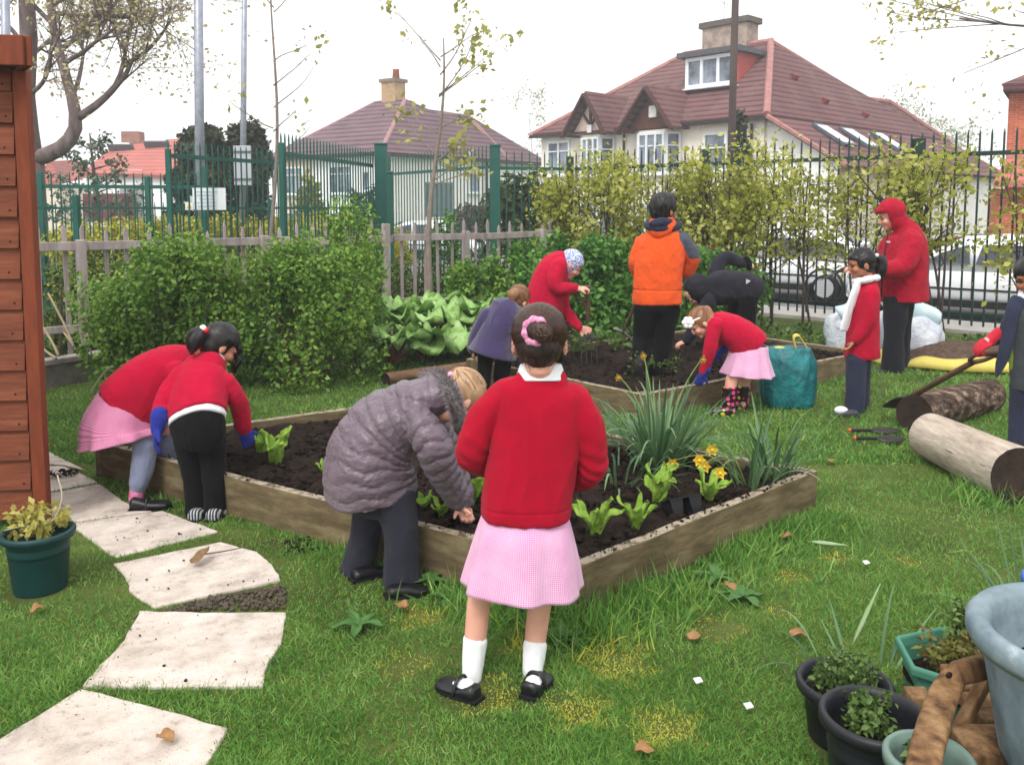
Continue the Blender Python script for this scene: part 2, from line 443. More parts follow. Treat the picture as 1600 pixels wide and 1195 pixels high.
# ---------------------------------------------------------------- 1: girl standing with her back to us
def girl_front():
    p = Person(2.68, 'girl in red sweater and pink gingham skirt standing with her back to us', G(785, 1085), SKIN, .0045, .205)
    q = p.q; p.head(q(843, 533), (.05, 1, -.22), (0, .2, 1), neck=q(845, 592))
    p.limb(p.Q((782, 845), (752, 925), (744, 985), (737, 1058, -.02), (735, 1080, -.03)), [.06, .04, .037, .027, .024])
    p.limb(p.Q((846, 845, .03), (845, 925, .05), (838, 985, .05), (832, 1056, .0), (832, 1076, -.015)), [.06, .04, .037, .027, .024])
    p.mb.loft([(q(822, 830), .11, .08), (q(835, 720), .1, .07), (q(842, 630), .1, .06), (q(845, 595), .04, .04)], (1, 0, 0))
    p.limb(p.Q((780, 625), (737, 705), (765, 724, .18)), [.03, .028, .022]); p.limb(p.Q((900, 625), (921, 722, .02), (892, 745, .2)), [.03, .028, .022])
    p.hand(q(768, 728, .18), (.5, .8, -.3), (.6, -.2, -.5), .13, .6, -1); p.hand(q(890, 748, .2), (-.5, .8, -.3), (-.6, -.2, -.5), .13, .6, 1)
    p.body()
    m = MB(); m.loft([(q(844, 593, .004), .068, .056), (q(844, 595), .085, .062), (q(843, 602), .115, .07), (q(841, 618), .135, .078), (q(838, 665), .136, .088), (q(831, 730), .136, .096), (q(824, 785), .14, .1), (q(823, 805), .141, .102)], (1, 0, 0), n=40)
    m.tube(p.Q((786, 622), (757, 655), (736, 703), (742, 716, .05), (763, 726, .15)), [.05, .05, .047, .045, .036], n=16, k=4, ends=True)
    m.tube(p.Q((896, 622), (917, 665), (926, 722, .02), (918, 738, .06), (893, 750, .17)), [.05, .05, .047, .047, .037], n=16, k=4, ends=True)
    hc = np.array(q(823, 800))
    def folds(co, no):
        z = co[:, 2]; t = np.clip((z-hc[2])/.03, -1, 2); band = np.where(np.abs(t-.95) < .12, -.003, 0)
        elb = np.array(q(735, 703)); elb2 = np.array(q(926, 725)); d = np.zeros(len(z))
        for e in (elb, elb2):
            r = np.linalg.norm(co-e, axis=1); d += .0032*np.exp(-(r/.07)**2)*np.sin((co[:, 2]-e[2])*115+(co[:, 0]-e[0])*70+2.5*np.sin(co[:, 1]*60))
        return band+d
    sw = p.wear('sweater', m, fabric('deep_red_knit', (166, 3, 38), var=.08, sheen=.04), .0045, 4, ((.0075, 5.5, (1.5, 1, .45)), (.003, 17, (1.2, 1, .6))), post=folds)
    # collar
    c = MB(); c.loft([(q(845, 572), .052, .047), (q(845, 569), .064, .056), (q(845, 584, -.004), .074, .063), (q(845, 593, -.006), .08, .066), (q(845, 590, -.004), .07, .058)], (1, 0, 0), n=32, k=3, caps=False, up=(0, .12, 1))
    c.build('shirt_collar', WHITE, p.o, smooth=True).modifiers.new('s', 'SOLIDIFY').thickness = .004
    skirt(p, 'skirt', [(q(822, 785), .125, .08), (q(821, 803), .136, .092), (q(820, 830), .152, .12), (q(818, 880), .178, .138), (q(816, 915), .192, .15)], (1, 0, 0), GING, 7, .05, 165)
    for pts, tw in (((744, 990, 0), 1), ((838, 1000, .04), -1)):
        m = MB(); u, v, dy = pts; ex = -6 if tw > 0 else -7
        lp = p.Q((752, 925), (744, 985), (737, 1058, -.02), (735, 1080, -.03)) if tw > 0 else p.Q((845, 925, .05), (838, 985, .05), (832, 1056, .0), (832, 1076, -.015)); dn = cr([np.append(np.array(a), r) for a, r in zip(lp, (.04, .037, .027, .024))], 10)[12 if tw > 0 else 13:]; m.tube([d[:3] for d in dn], [d[3]+.0042 for d in dn], n=18, ends=True)
        a_, b_ = (G(742, 1094), G(696, 1082)+V((-.02, .04, 0))) if tw > 0 else (G(827, 1091), G(852, 1069)+V((0, .03, 0))); dz = V((0, 0, 1)); m.tube([a_+(b_-a_)*.2+dz*.034, a_+(b_-a_)*.42+dz*.022, a_+(b_-a_)*.64+dz*.012], [.026, .022, .016], n=14, k=3, ends=True)
        o = p.wear('sock', m, SOCKW, .004, 3, ((.0015, 40, (1, 1, .3)),))
    p.shoe(G(745, 1096), G(694, 1082)+V((-.02, .04, 0)), .038, .052); p.shoe(G(825, 1092), G(853, 1068)+V((0, .03, 0)), .038, .052)
    h = p.hair(HBR, .99, lambda m: m.ell(p.at(-.02, -.5, .12), (.17*p.hs, .14*p.hs, .16*p.hs), p.hM), .0045)
    p.strands(h, HBR, (-.06, -1, .05), 900, .0022, 1.0, .015)
    b = MB(); bc = p.at(.05, -.66, .08); b.ell(bc-p.SFU[1]*-.01, (.155*p.hs, .12*p.hs, .145*p.hs), p.hM, 20, 12)
    S, F, U = p.SFU
    for k in range(46):
        a0 = k*2.4; tl = random.uniform(1.6, 3.4); r1 = random.uniform(.03, .152); pts = []
        for t in np.linspace(0, 1, 8):
            rr = r1*(1-.25*t)+.015*math.sin(4*t+k); zz = math.sqrt(max(0, 1-(rr/.17)**2))*.14; pts.append(bc+(S*math.cos(a0+t*tl)*rr+U*math.sin(a0+t*tl)*rr-F*zz)*p.hs)
        b.tube(pts, [.001, .0028, .0036, .004, .0036, .003, .0024, .001], n=5, k=2)
    b.build('hair_bun', HBR, h, smooth=True)
    sc = MB(); t0 = []
    for k in range(24):
        a = 2*math.pi*k/24; t0.append(p.at(-.05+.15*math.cos(a), -.56-.05*math.cos(a)+.015*math.sin(5*a), .11+.17*math.sin(a)))
    sc.tube(t0+[t0[0]], [.0115+.0025*math.sin(k*2.1) for k in range(25)], n=10, k=2)
    o = sc.build('scrunchie', mat('scrunchie_pink', (232, 178, 206), .9, .3, 130, .5, 90, c2=(196, 84, 140), detail=2), h, smooth=True)
    # flyaway hairs
    fl = MB()
    for k in range(90):
        sd = random.choice((-1, 1)); a = p.at(sd*random.uniform(.33, .4), random.uniform(-.3, .05), random.uniform(-.25, .3))
        e = a+S*sd*random.uniform(.01, .05)+U*random.uniform(-.05, .03)-F*random.uniform(-.02, .04)
        mid = (a+e)/2+V((random.uniform(-.01, .01), 0, random.uniform(-.01, .015)))
        fl.tube([a, mid, e], [.0006, .0005, .0002], n=3, k=3)
    for k in range(60):
        sd = random.uniform(-.22, .22); a = p.at(sd, -.42, random.uniform(-.3, -.15)); e = a-U*random.uniform(.02, .045)+S*random.uniform(-.01, .01)
        fl.tube([a, (a+e)/2-F*.006, e], [.0008, .0006, .0002], n=3, k=2)
    fl.build('loose_hair', HBR, h, smooth=True)
# ---------------------------------------------------------------- 2: child in quilted coat
def child_coat():
    p = Person(3.4, 'child in grey-mauve quilted coat with a fur-trimmed hood bending over the bed', G(600, 922), SKIN, .006, .2)
    q = p.q; sd = (.44, -.9, 0)
    p.head(q(724, 622, .02), (.72, .3, -.62), (.6, .25, .78), neck=q(676, 640, .02))
    p.mb.loft([(q(590, 755), .1, .09), (q(596, 700), .08, .07), (q(640, 660), .07, .05), (q(672, 640), .05, .05)], sd)
    p.limb(p.Q((580, 760, .08), (572, 839, .1), (557, 895, .1)), [.05, .04, .03]); p.limb(p.Q((618, 760, -.04), (625, 849, -.04), (624, 922, -.04)), [.05, .04, .03])
    p.limb(p.Q((664, 668, -.1), (686, 728, -.08), (716, 784, 0)), [.035, .03, .024]); p.limb(p.Q((676, 655, .15), (700, 725, .2), (722, 785, .2)), [.035, .03, .024])
    p.hand(q(716, 782, 0), (.25, .3, -.9), (.7, .3, .2), .125, .7, 1); p.hand(q(722, 785, .2), (.3, -.2, -.9), (.2, -.9, 0), .125, .7, 1)
    p.body()
    m = MB(); m.tube(p.Q((585, 770, .09), (571, 835, .1), (563, 868, .1), (556, 899, .1)), [.08, .062, .062, .068], n=16, k=4, ends=True)
    m.tube(p.Q((615, 770, -.03), (626, 835, -.04), (627, 880, -.04), (628, 927, -.04)), [.085, .068, .07, .076], n=16, k=4, ends=True)
    m.ell(q(598, 770, .02), (.14, .12, .1))
    p.wear('trousers', m, CHAR, .006, 4, ((.005, 9, (1, 1, .5)), (.002, 26, (1, 1, .7))))
    p.shoe(G(552, 908)+V((0, 0, 0)), G(585, 900)+V((.05, .04, 0)), .038, .045, jane=False); p.shoe(G(606, 934), G(655, 928)+V((.03, .02, 0)), .04, .046, jane=False)
    m = MB(); bp = None
    R = [(q(582, 771, .02), .165, .18), (q(578, 735, .01), .17, .178), (q(583, 700, .01), .165, .16), (q(606, 668, .02), .155, .145), (q(638, 648, .02), .15, .118), (q(662, 637, .02), .13, .095), (q(682, 632, .02), .08, .07)]
    m.loft(R, sd, n=40, k=8, mod=lambda a, t: .012*math.sin(3*a+4*t))
    m.tube(p.Q((655, 660, -.11), (677, 695, -.14), (690, 730, -.1), (716, 778, 0)), [.066, .07, .064, .05], n=18, k=9, ends=True, bumps=bp)
    m.tube(p.Q((668, 650, .13), (688, 690, .2), (702, 725, .2), (724, 778, .2)), [.066, .07, .064, .05], n=18, k=9, ends=True, bumps=bp)
    # hood lying on the back of the head
    m.ell(q(655, 616, .03), (.13, .12, .055), Matrix.Rotation(.05, 3, 'Y')); m.ell(q(680, 618, .03), (.085, .12, .085), Matrix.Rotation(.4, 3, 'Y'))
    quilt = NT('quilted_nylon'); c1 = lin((102, 87, 99))
    col = quilt.ramp(quilt.noise(10, 3), [(.3, tuple(x*.82 for x in c1)), (.7, tuple(x*1.1 for x in c1))])
    b1 = quilt.bump(quilt.noise(26, 3, .55, stretch=(1, 1, 2)), .55, .012)
    MC['quilt'] = quilt.done(col, .38, .45, b1, sheen=.1)
    axes = [(cr([np.array(r[0]) for r in R], 14), .05), (cr([np.array(x) for x in p.Q((655, 660, -.11), (677, 695, -.14), (690, 730, -.1), (716, 778, 0))], 20), .046), (cr([np.array(x) for x in p.Q((668, 650, .13), (688, 690, .2), (702, 725, .2), (724, 778, .2))], 20), .046)]
    def puff(co, no):
        best = np.full(len(co), 9.); dd = np.zeros(len(co))
        for k, (ax, per) in enumerate(axes):
            A_ = np.array(ax); s_ = np.concatenate([[0], np.cumsum(np.linalg.norm(np.diff(A_, axis=0), axis=1))]); D = np.linalg.norm(co[:, None]-A_[None], axis=2)-(.14 if k == 0 else .06); i = D.argmin(1); m_ = D[np.arange(len(co)), i]; ss = s_[i]+.008*np.sin(co[:, 0]*40+co[:, 2]*23); v = .011*(np.abs(np.sin(math.pi*ss/per))**.55-.7); u = m_ < best; dd[u] = v[u]; best = np.minimum(best, m_)
        return dd
    ct = p.wear('coat', m, MC['quilt'], .005, 4, ((.003, 26, (1, 1, 1.2)),), post=puff)
    fur = hairmat('grey_fur', (62, 56, 60), (150, 140, 142)); vs = []; fs = []
    arc = cr(p.Q((666, 588, .12), (690, 590, .0), (704, 612, -.1), (714, 640, -.12), (720, 664, -.06)), 40)
    f = MB(); f.tube(cr(arc, 1)[::8], .02, n=10, ends=True); fo = f.build('fur_trim', fur, ct, smooth=True)
    for a in arc:
        for k in range(34):
            d = V((random.gauss(0, 1), random.gauss(0, 1), random.gauss(0, 1))).normalized(); b = V(a)+d*.012; e = b+d*random.uniform(.02, .036)+V((random.gauss(0, .006), random.gauss(0, .006), random.gauss(0, .006)))
            x = d.orthogonal().normalized()*.0016; n0 = len(vs); vs += [b-x, b+x, e]; fs.append((n0, n0+1, n0+2))
    np_mesh('fur_hairs', [tuple(v) for v in vs], fs, fur, fo)
    h = p.hair(HBL); p.strands(h, HBL, (0, -.8, .5), 260, .004)
    MB().ell(q(704, 586, -.02), (.014, .014, .014)).build('hair_clip', mat('pink_plastic', (236, 170, 200), .4), h, smooth=True)
# ---------------------------------------------------------------- 3: ponytail child
def child_pony():
    p = Person(4.14, 'child with black ponytail, red sweater, dark trousers and blue gloves bending over the bed', G(320, 806), SKIN3, .006, .195)
    q = p.q; sd = (.83, -.55, 0)
    p.head(q(345, 540, .26), (.62, .45, -.62), (.5, .4, .77), neck=q(330, 566, .2))
    p.mb.loft([(q(310, 655), .1, .08), (q(312, 610, .08), .1, .08), (q(325, 580, .17), .1, .07), (q(332, 565, .2), .04, .04)], sd)
    p.limb(p.Q((292, 668, .02), (298, 725, .02), (305, 798, .0)), [.04, .035, .03]); p.limb(p.Q((330, 668, .02), (334, 725, .02), (336, 798, 0)), [.04, .035, .03])
    p.limb(p.Q((287, 588, .13), (258, 628, .06), (247, 664, 0)), [.024, .022, .018]); p.limb(p.Q((346, 600, .12), (372, 637, .19), (381, 674, .26)), [.022, .02, .018])
    p.body()
    m = MB(); m.tube(p.Q((292, 668, .02), (299, 725, .03), (304, 770, .02), (306, 802, .0)), [.074, .056, .048, .048], n=16, k=4, ends=True)
    m.tube(p.Q((328, 668, .02), (333, 725, .03), (335, 770, 0), (336, 802, -.02)), [.074, .056, .048, .048], n=16, k=4, ends=True)
    m.loft([(q(309, 690, .02), .13, .09), (q(309, 668, .01), .14, .11), (q(309, 650, .03), .132, .1)], sd)
    p.wear('trousers', m, BLACK, .006, 4)
    m = MB(); m.loft([(q(309, 658, .01), .139, .108), (q(309, 648, .03), .137, .108)], sd, n=32); p.wear('shirt_hem', m, WHITE, .005, 2)
    m = MB(); m.loft([(q(309, 649, .02), .142, .112), (q(309, 630, .06), .142, .115), (q(313, 603, .12), .142, .115), (q(321, 581, .19), .125, .1), (q(329, 568, .2), .085, .075), (q(333, 562, .22), .055, .055)], sd, n=36)
    m.tube(p.Q((287, 585, .13), (266, 612, .09), (256, 630, .06), (248, 655, 0)), [.052, .05, .046, .038], n=16, k=4, ends=True)
    m.tube(p.Q((350, 597, .12), (368, 622, .16), (375, 640, .2), (381, 668, .25)), [.05, .048, .044, .037], n=16, k=4, ends=True)
    p.wear('sweater', m, RED2, .0055, 4, ((.005, 9, (1.2, 1, .6)), (.0022, 24, (1, 1, .8))))
    c = MB(); c.loft([(q(333, 561, .22), .058, .056), (q(336, 555, .235), .052, .05)], sd, n=24, caps=False); c.build('shirt_collar', WHITE, p.o, smooth=True).modifiers.new('s', 'SOLIDIFY').thickness = .005
    p.glove(q(247, 665, -.01), (-.15, -.1, -1), (.9, .3, 0), GLOVEB, .15, .25, 1); p.glove(q(382, 674, .26), (.2, .3, -.9), (-.5, .7, 0), GLOVEB, .14, .5, 1)
    st = NT('striped_canvas'); w = st.n('TexWave', Vector=st.obj(), Scale=22.0, Distortion=2.0, Detail=1.0, bands_direction='X')
    MC['striped'] = st.done(st.ramp(w.outputs[0], [(.6, lin((36, 38, 46))), (.72, lin((176, 178, 184)))]), .8)
    p.shoe(G(303, 816), G(314, 803), .04, .055, MC['striped'], jane=False); p.shoe(G(330, 816), G(348, 801), .04, .055, MC['striped'], jane=False)
    h = p.hair(HBK, 1.04, lambda m: (pony(m, p.Q((322, 520, .2), (310, 524, .17), (303, 536, .15), (300, 552, .13)), [.03, .045, .04, .012]), pony(m, p.Q((362, 535, .28), (368, 556, .3), (366, 580, .3)), [.04, .035, .012])))
    p.strands(h, HBK, (-.2, -.8, .6), 300, .004)
    MB().ell(q(317, 513, .17), .018).build('hair_bobble', mat('white_plastic', (235, 230, 225), .4), h, smooth=True)
    MB().ell(q(322, 517, .17), .015).build('hair_bobble', mat('red_plastic', (190, 20, 30), .4), h, smooth=True)
# ---------------------------------------------------------------- 4: child in leggings
def child_leggings():
    p = Person(4.42, 'child in pink gingham dress, red sweater and grey leggings bending behind the ponytail child', G(235, 793), SKIN, .006, .2)
    q = p.q; sd = (.4, -.9, 0)
    p.head(q(325, 556, .22), (.7, .3, -.6), (.6, .3, .75), neck=q(292, 562, .12))
    p.mb.loft([(q(203, 650), .1, .1), (q(225, 610), .1, .1), (q(265, 575, .05), .1, .08), (q(292, 560, .1), .04, .04)], sd)
    p.limb(p.Q((222, 680, -.05), (223, 729, -.06), (215, 772, -.08), (214, 790, -.1)), [.05, .04, .03, .03]); p.limb(p.Q((258, 680, .12), (255, 735, .14), (242, 760, .14)), [.05, .04, .03])
    p.limb(p.Q((280, 575, -.05), (290, 620, -.03), (300, 660, .1)), [.03, .026, .02]); p.hand(q(300, 662, .1), (.3, .4, -.9), (.8, 0, 0), .13, .5)
    p.body()
    m = MB(); m.loft([(q(200, 633), .128, .165), (q(218, 615), .135, .162), (q(243, 593, .02), .135, .148), (q(270, 573, .05), .13, .118), (q(292, 561, .1), .08, .08), (q(302, 556, .12), .05, .05)], sd, n=36)
    m.tube(p.Q((275, 580, -.06), (287, 615, -.06), (300, 655, .08)), [.052, .048, .036], n=16, k=4, ends=True)
    p.wear('sweater', m, RED2, .006, 4, ((.005, 8, (1, 1, .6)), (.0022, 24, (1, 1, .8))))
    skirt(p, 'dress', [(q(203, 624), .128, .155), (q(196, 645), .155, .178), (q(192, 665), .18, .205), (q(196, 683), .2, .23)], sd, GING2, 9, .05, 165)
    LEG = fabric('grey_leggings', (128, 134, 160))
    for pts in (((226, 690, -.05), (224, 725, -.06), (217, 757, -.08)), ((260, 690, .12), (255, 730, .14), (245, 755, .14))):
        m = MB(); m.tube(p.Q(*pts), [.062, .056, .046], n=16, k=4, ends=True); p.wear('leggings', m, LEG, .006, 3)
    PS = mat('pink_sock', (216, 150, 190), .9, .25, 60, c2=(190, 40, 90))
    for pts in (((216, 757, -.08), (213, 778, -.09), (214, 790, -.1)), ((245, 755, .14), (244, 766, .14), (248, 772, .14))):
        m = MB(); m.tube(p.Q(*pts), [.04, .037, .034], n=14, k=3, ends=True); p.wear('sock', m, PS, .005, 3, None)
    p.shoe(G(205, 799), G(258, 798)+V((.02, .02, 0)), .04, .06, rise=.012); p.shoe(P(238, 768, 4.6), P(276, 766, 4.66), .04, .052)
    p.hair(HMB)
# ---------------------------------------------------------------- 5: child in a head scarf, digging
def child_scarf():
    p = Person(7.3, 'child in a red sweater and blue patterned headscarf holding a digging fork', P(848, 572, 7.3), SKIN, .0075, .21)
    q = p.q; sd = (.2, -.97, 0)
    p.head(q(893, 413), (.72, 0, -.68), (.68, 0, .74), neck=q(876, 412))
    p.mb.loft([(q(846, 500), .1, .1), (q(855, 455), .1, .09), (q(872, 418), .1, .08), (q(880, 408), .04, .04)], sd)
    p.limb(p.Q((842, 520, -.08), (850, 550, -.08), (846, 572, -.08)), [.05, .04, .03]); p.limb(p.Q((862, 520, .1), (868, 550, .1), (866, 570, .1)), [.05, .04, .03])
    p.limb(p.Q((878, 416, -.12), (868, 448, -.16), (898, 451, -.1), (902, 452, -.1)), [.03, .03, .03, .026]); p.hand(q(902, 451, -.1), (1, .1, .05), (0, .3, -1), .15, .75, -1)
    p.limb(p.Q((885, 420, .12), (880, 478, .1), (906, 513, 0)), [.03, .03, .024]); p.hand(q(905, 513, 0), (.9, .1, -.3), (.1, -1, 0), .15, .75, 1)
    p.body()
    m = MB(); m.loft([(q(846, 490), .15, .165), (q(850, 470), .15, .16), (q(857, 442), .14, .145), (q(868, 418), .135, .125), (q(877, 408), .1, .09), (q(885, 403), .05, .06)], sd, n=32)
    m.tube(p.Q((874, 414, -.12), (868, 432, -.15), (869, 447, -.16), (880, 451, -.15), (897, 451, -.1)), [.062, .06, .056, .053, .04], n=16, k=4, ends=True)
    m.tube(p.Q((880, 420, .1), (880, 478, .1), (890, 495, .06), (904, 511, 0)), [.055, .052, .05, .036], n=16, k=4, ends=True)
    p.wear('sweater', m, RED2, .007, 3, ((.006, 8, (1, 1, .6)), (.003, 22, (1, 1, .8))))
    skirt(p, 'skirt', [(q(845, 484), .15, .16), (q(840, 510), .18, .19), (q(842, 535), .2, .22)], sd, GING, 8, .05)
    for u, dy in ((846, -.08), (867, .1)):
        m = MB(); m.tube(p.Q((u, 525, dy), (u+4, 550, dy), (u, 566, dy)), [.055, .048, .045], n=12, k=3, ends=True); p.wear('leggings', m, BLACK, .008, 2, None)
    t = NT('patterned_scarf'); vo = t.n('TexVoronoi', Vector=t.obj(), Scale=45.0)
    MC['scarf'] = t.done(t.mix(t.math('GREATER_THAN', t.noise(95, 3), .5), lin((214, 220, 236)), lin((98, 114, 178))), .8)
    m = MB(); S, F, U = p.SFU; hs = p.hs
    m.ell(p.at(0, -.08, .12), (.43*hs, .5*hs, .46*hs), p.hM, 20, 14); m.ell(p.at(0, -.12, -.2), (.4*hs, .4*hs, .4*hs), p.hM); m.tube([p.at(0, 0, -.45), p.at(0, .05, -.62), p.at(0, .12, -.8)], [.3*hs, .26*hs, .1*hs], n=12, ends=True)
    ca, Fa, Ua = np.array(p.hc), np.array(F), np.array(U)
    def post(co, no):
        r = co-ca; f = r@Fa/hs; u = r@Ua/hs; return -.12*hs*((f > .26) & (u < .2) & (u > -.42))
    p.wear('headscarf', m, MC['scarf'], .0065, 3, ((.003, 20, (1, 1, 1)),), post=post); 
    # the fork, held but its own thing
    a, b = q(918, 452, -.05), P(921, 572, 7.3); e = empty('digging_fork', b, 'digging fork with a wooden shaft pushed into the soil by the headscarf child', 'garden fork')
    wd = mat('tool_wood', (96, 72, 56), .7, .3, 30, .3, 80, stretch=(1, 1, .2)); st = mat('tool_steel', (92, 88, 86), .5, .3, 30, metal=.6)
    MB().tube([a+V((0, 0, .02)), a*.6+b*.4], .018, n=10, k=2, ends=True).build('shaft', wd, e, smooth=True)
    c = a*.72+b*.28
    MB().tube([c, a+V((-.1, 0, -.0))], [.012, .011], n=8, ends=True).tube([a+V((-.1, 0, 0)), a+V((.02, 0, .02))], .014, n=8, ends=True).build('handle', wd, e, smooth=True)
    f = MB(); mid = a*.38+b*.62; f.tube([a*.42+b*.58, mid], [.02, .02], n=8, ends=True); f.beam(mid+V((-.07, 0, 0)), mid+V((.07, 0, 0)), .02, .02)
    for k in range(4): f.tube([mid+V((-.065+.043*k, 0, 0)), b+V((-.065+.043*k, 0, -.04))], [.007, .003], n=6)
    f.build('tines', st, e)
# ---------------------------------------------------------------- 6: child in purple coat
def child_purple():
    p = Person(6.8, 'child in a purple wool coat and black trousers bending over behind the bun-haired girl', G(768, 626), SKIN, .008, .2)
    q = p.q; sd = (.8, -.6, 0)
    p.head(q(811, 468, .12), (.5, .7, -.5), (.5, .3, .8), neck=q(798, 478, .05))
    p.limb(p.Q((758, 550), (757, 580), (755, 622)), [.05, .04, .03]); p.limb(p.Q((787, 552, .1), (784, 580, .1), (782, 618, .1)), [.05, .04, .03])
    p.mb.loft([(q(770, 545), .1, .1), (q(776, 515), .1, .1), (q(790, 485), .1, .08), (q(798, 474, .05), .04, .04)], sd)
    p.hand(q(740, 546, .1), (-.1, .3, -1), (.8, 0, 0), .13, .4)
    p.body()
    m = MB(); m.tube(p.Q((760, 548), (757, 580), (754, 624)), [.066, .056, .052], n=14, k=4, ends=True); m.tube(p.Q((788, 550, .1), (785, 575, .1), (782, 593, .1)), [.075, .064, .058], n=14, k=4, ends=True)
    p.wear('trousers', m, BLACK, .008, 3)
    PUR = fabric('purple_wool', (54, 42, 86), sheen=.4)
    m = MB(); m.loft([(q(788, 491, .02), .13, .11), (q(783, 505), .142, .12), (q(775, 530), .165, .14), (q(769, 553), .19, .17)], sd, n=40, k=6, caps=False, mod=lambda a, t: .03*t*math.sin(5*a))
    o = m.build('coat_skirt', PUR, p.o, smooth=True); o.modifiers.new('s', 'SOLIDIFY').thickness = .01
    m = MB(); m.loft([(q(780, 512), .145, .124), (q(786, 495, .01), .14, .115), (q(793, 482, .03), .115, .1), (q(799, 473, .05), .07, .07)], sd, n=32)
    m.tube(p.Q((762, 492, .02), (750, 512, .04), (742, 530, .06), (739, 546, .1)), [.06, .056, .052, .04], n=14, k=4, ends=True)
    m.tube(p.Q((812, 495, .1), (822, 520, .15), (826, 545, .2)), [.056, .052, .04], n=14, k=4, ends=True)
    m.ell(q(792, 478, .03), (.12, .09, .04), Matrix.Rotation(.3, 3, 'Y'))
    p.wear('coat', m, PUR, .008, 3, ((.006, 8, (1, 1, .6)),))
    h = p.hair(HMB, 1.0, lambda m: pony(m, p.Q((806, 458, .05), (802, 461, 0), (800, 470, -.02)), [.04, .045, .015])); p.strands(h, HMB, (-.3, -.8, .3), 160, .006)
    p.shoe(G(752, 626), G(760, 622)+V((.03, .12, 0)), .04, .055, jane=False); p.shoe(G(780, 620), G(788, 618)+V((.03, .12, 0)), .04, .055, jane=False)
# ---------------------------------------------------------------- 7: boy in orange jacket
def boy_orange():
    p = Person(6.9, 'boy in orange hooded jacket with grey shoulder, walking in the far bed', P(1024, 588, 6.9), SKIN2, .007, .225)
    q = p.q; sd = (.97, -.25, 0)
    p.head(q(1038, 328), (.8, .58, -.08), (0, 0, 1), neck=q(1036, 356)); p.face()
    p.mb.loft([(q(1027, 475), .13, .1), (q(1030, 420), .12, .09), (q(1035, 375), .12, .08), (q(1036, 356), .05, .05)], sd)
    p.limb(p.Q((1010, 480), (1003, 525, .05), (1000, 560, 0)), [.07, .055, .04]); p.limb(p.Q((1044, 480), (1036, 530), (1027, 582)), [.07, .055, .04])
    p.limb(p.Q((1066, 378), (1080, 405, .05), (1060, 425, .2)), [.04, .035, .026]); p.limb(p.Q((1004, 378, .08), (995, 415, .08), (1008, 440, .22)), [.04, .035, .026])
    p.hand(q(1060, 426, .2), (-.7, .6, -.2), (0, .2, -1), .16, .7, 1); p.hand(q(1008, 441, .22), (.6, .6, -.3), (0, .2, -1), .16, .7, -1)
    p.body()
    m = MB(); m.tube(p.Q((1010, 480, 0), (1005, 522, .06), (1002, 545, .02), (1000, 558, 0)), [.1, .078, .07, .066], n=16, k=4, ends=True)
    m.tube(p.Q((1043, 480, 0), (1036, 530, .02), (1030, 560, 0), (1026, 588, 0)), [.1, .078, .068, .064], n=16, k=4, ends=True); m.ell(q(1027, 478), (.17, .12, .1))
    p.wear('trousers', m, BLACK, .008, 3, ((.008, 8, (1, 1, .5)),))
    OR = fabric('orange_shell', (224, 86, 34), var=.12, sheen=.05); GR = fabric('grey_shell', (74, 78, 92)); 
    m = MB(); m.loft([(q(1027, 474), .19, .125), (q(1027, 462), .19, .128), (q(1028, 430), .188, .13), (q(1032, 400), .185, .13), (q(1036, 376), .165, .115), (q(1037, 362), .12, .09), (q(1037, 353), .07, .07)], sd, n=36)
    m.tube(p.Q((1062, 374), (1075, 390, .02), (1080, 406, .05), (1074, 420, .1), (1060, 428, .2)), [.068, .068, .064, .06, .05], n=16, k=4, ends=True)
    m.tube(p.Q((1006, 378, .05), (998, 396, .06), (994, 415, .08), (1004, 440, .2)), [.064, .062, .058, .045], n=16, k=4, ends=True)
    hem = q(1027, 452).z
    def post(co, no): return np.where(np.abs(co[:, 2]-hem) < .006, -.006, 0)
    J = p.wear('jacket', m, [OR, GR], .007, 3, ((.007, 8, (1, 1, .6)), (.003, 24, (1, 1, .8))), post=post)
    # grey panel over the right shoulder and outer sleeve
    c0 = q(1080, 374)-p.foot; me = J.data; lim = (q(1058, 374)-p.foot).x; zl = (q(1080, 404)-p.foot).z
    for f in me.polygons:
        c = f.center
        if c.z > zl and c.x > lim+.1*max(0, (c0.z-c.z)/.18)*.9 and c.x > lim+max(0, c0.z-c.z)*.62: f.material_index = 1
    m = MB(); m.loft([(q(1034, 372, -.09), .02, .012), (q(1032, 365, -.1), .07, .025), (q(1033, 355, -.08), .1, .05), (q(1036, 350, -.03), .11, .07)], sd, n=24); p.wear('hood', m, OR, .006, 3)
    m = MB(); tor = [q(1036+23*math.cos(a), 352+5*math.sin(a), -.01-.1*math.sin(a)) for a in np.linspace(0, 2*math.pi, 17)]
    m.tube(tor, .032, n=10, k=2); m.tube(p.Q((1020, 350, -.1), (1036, 347, -.12), (1052, 349, -.06)), [.03, .035, .03], n=10, k=3, ends=True); p.wear('hood_lining', m, NAVY, .006, 2)
    h = p.hair(HBK, 1.05, lambda m: m.ell(p.at(0, .1, .42), (.3*p.hs, .35*p.hs, .16*p.hs), p.hM), low=.2, bumps=.009)
    p.strands(h, HBK, (0, .3, 1), 700, .005, 1.02, .05, lift=.16); p.strands(h, HBK, (0, .2, -1), 400, .005, 1.0, .05, lift=.08)
    b = MB(); b.loft([(q(1000, 556, -.05), .045, .05), (q(999, 572, -.06), .05, .045), (q(998, 592, .0), .045, .04)], (1, 0, 0)); o = p.wear('shoe', b, LEATHER, .006, 3, None)
    b = MB(); b.loft([(q(999, 561, -.11), .04, .012), (q(998, 575, -.115), .044, .012), (q(997, 594, -.06), .04, .012)], (1, 0, 0)); b.build('sole', mat('worn_sole', (44, 42, 42), .8, .3, 40), o, smooth=True)
    p.shoe(P(1027, 595, 6.85), P(1022, 588, 7.05), .05, .065, jane=False)
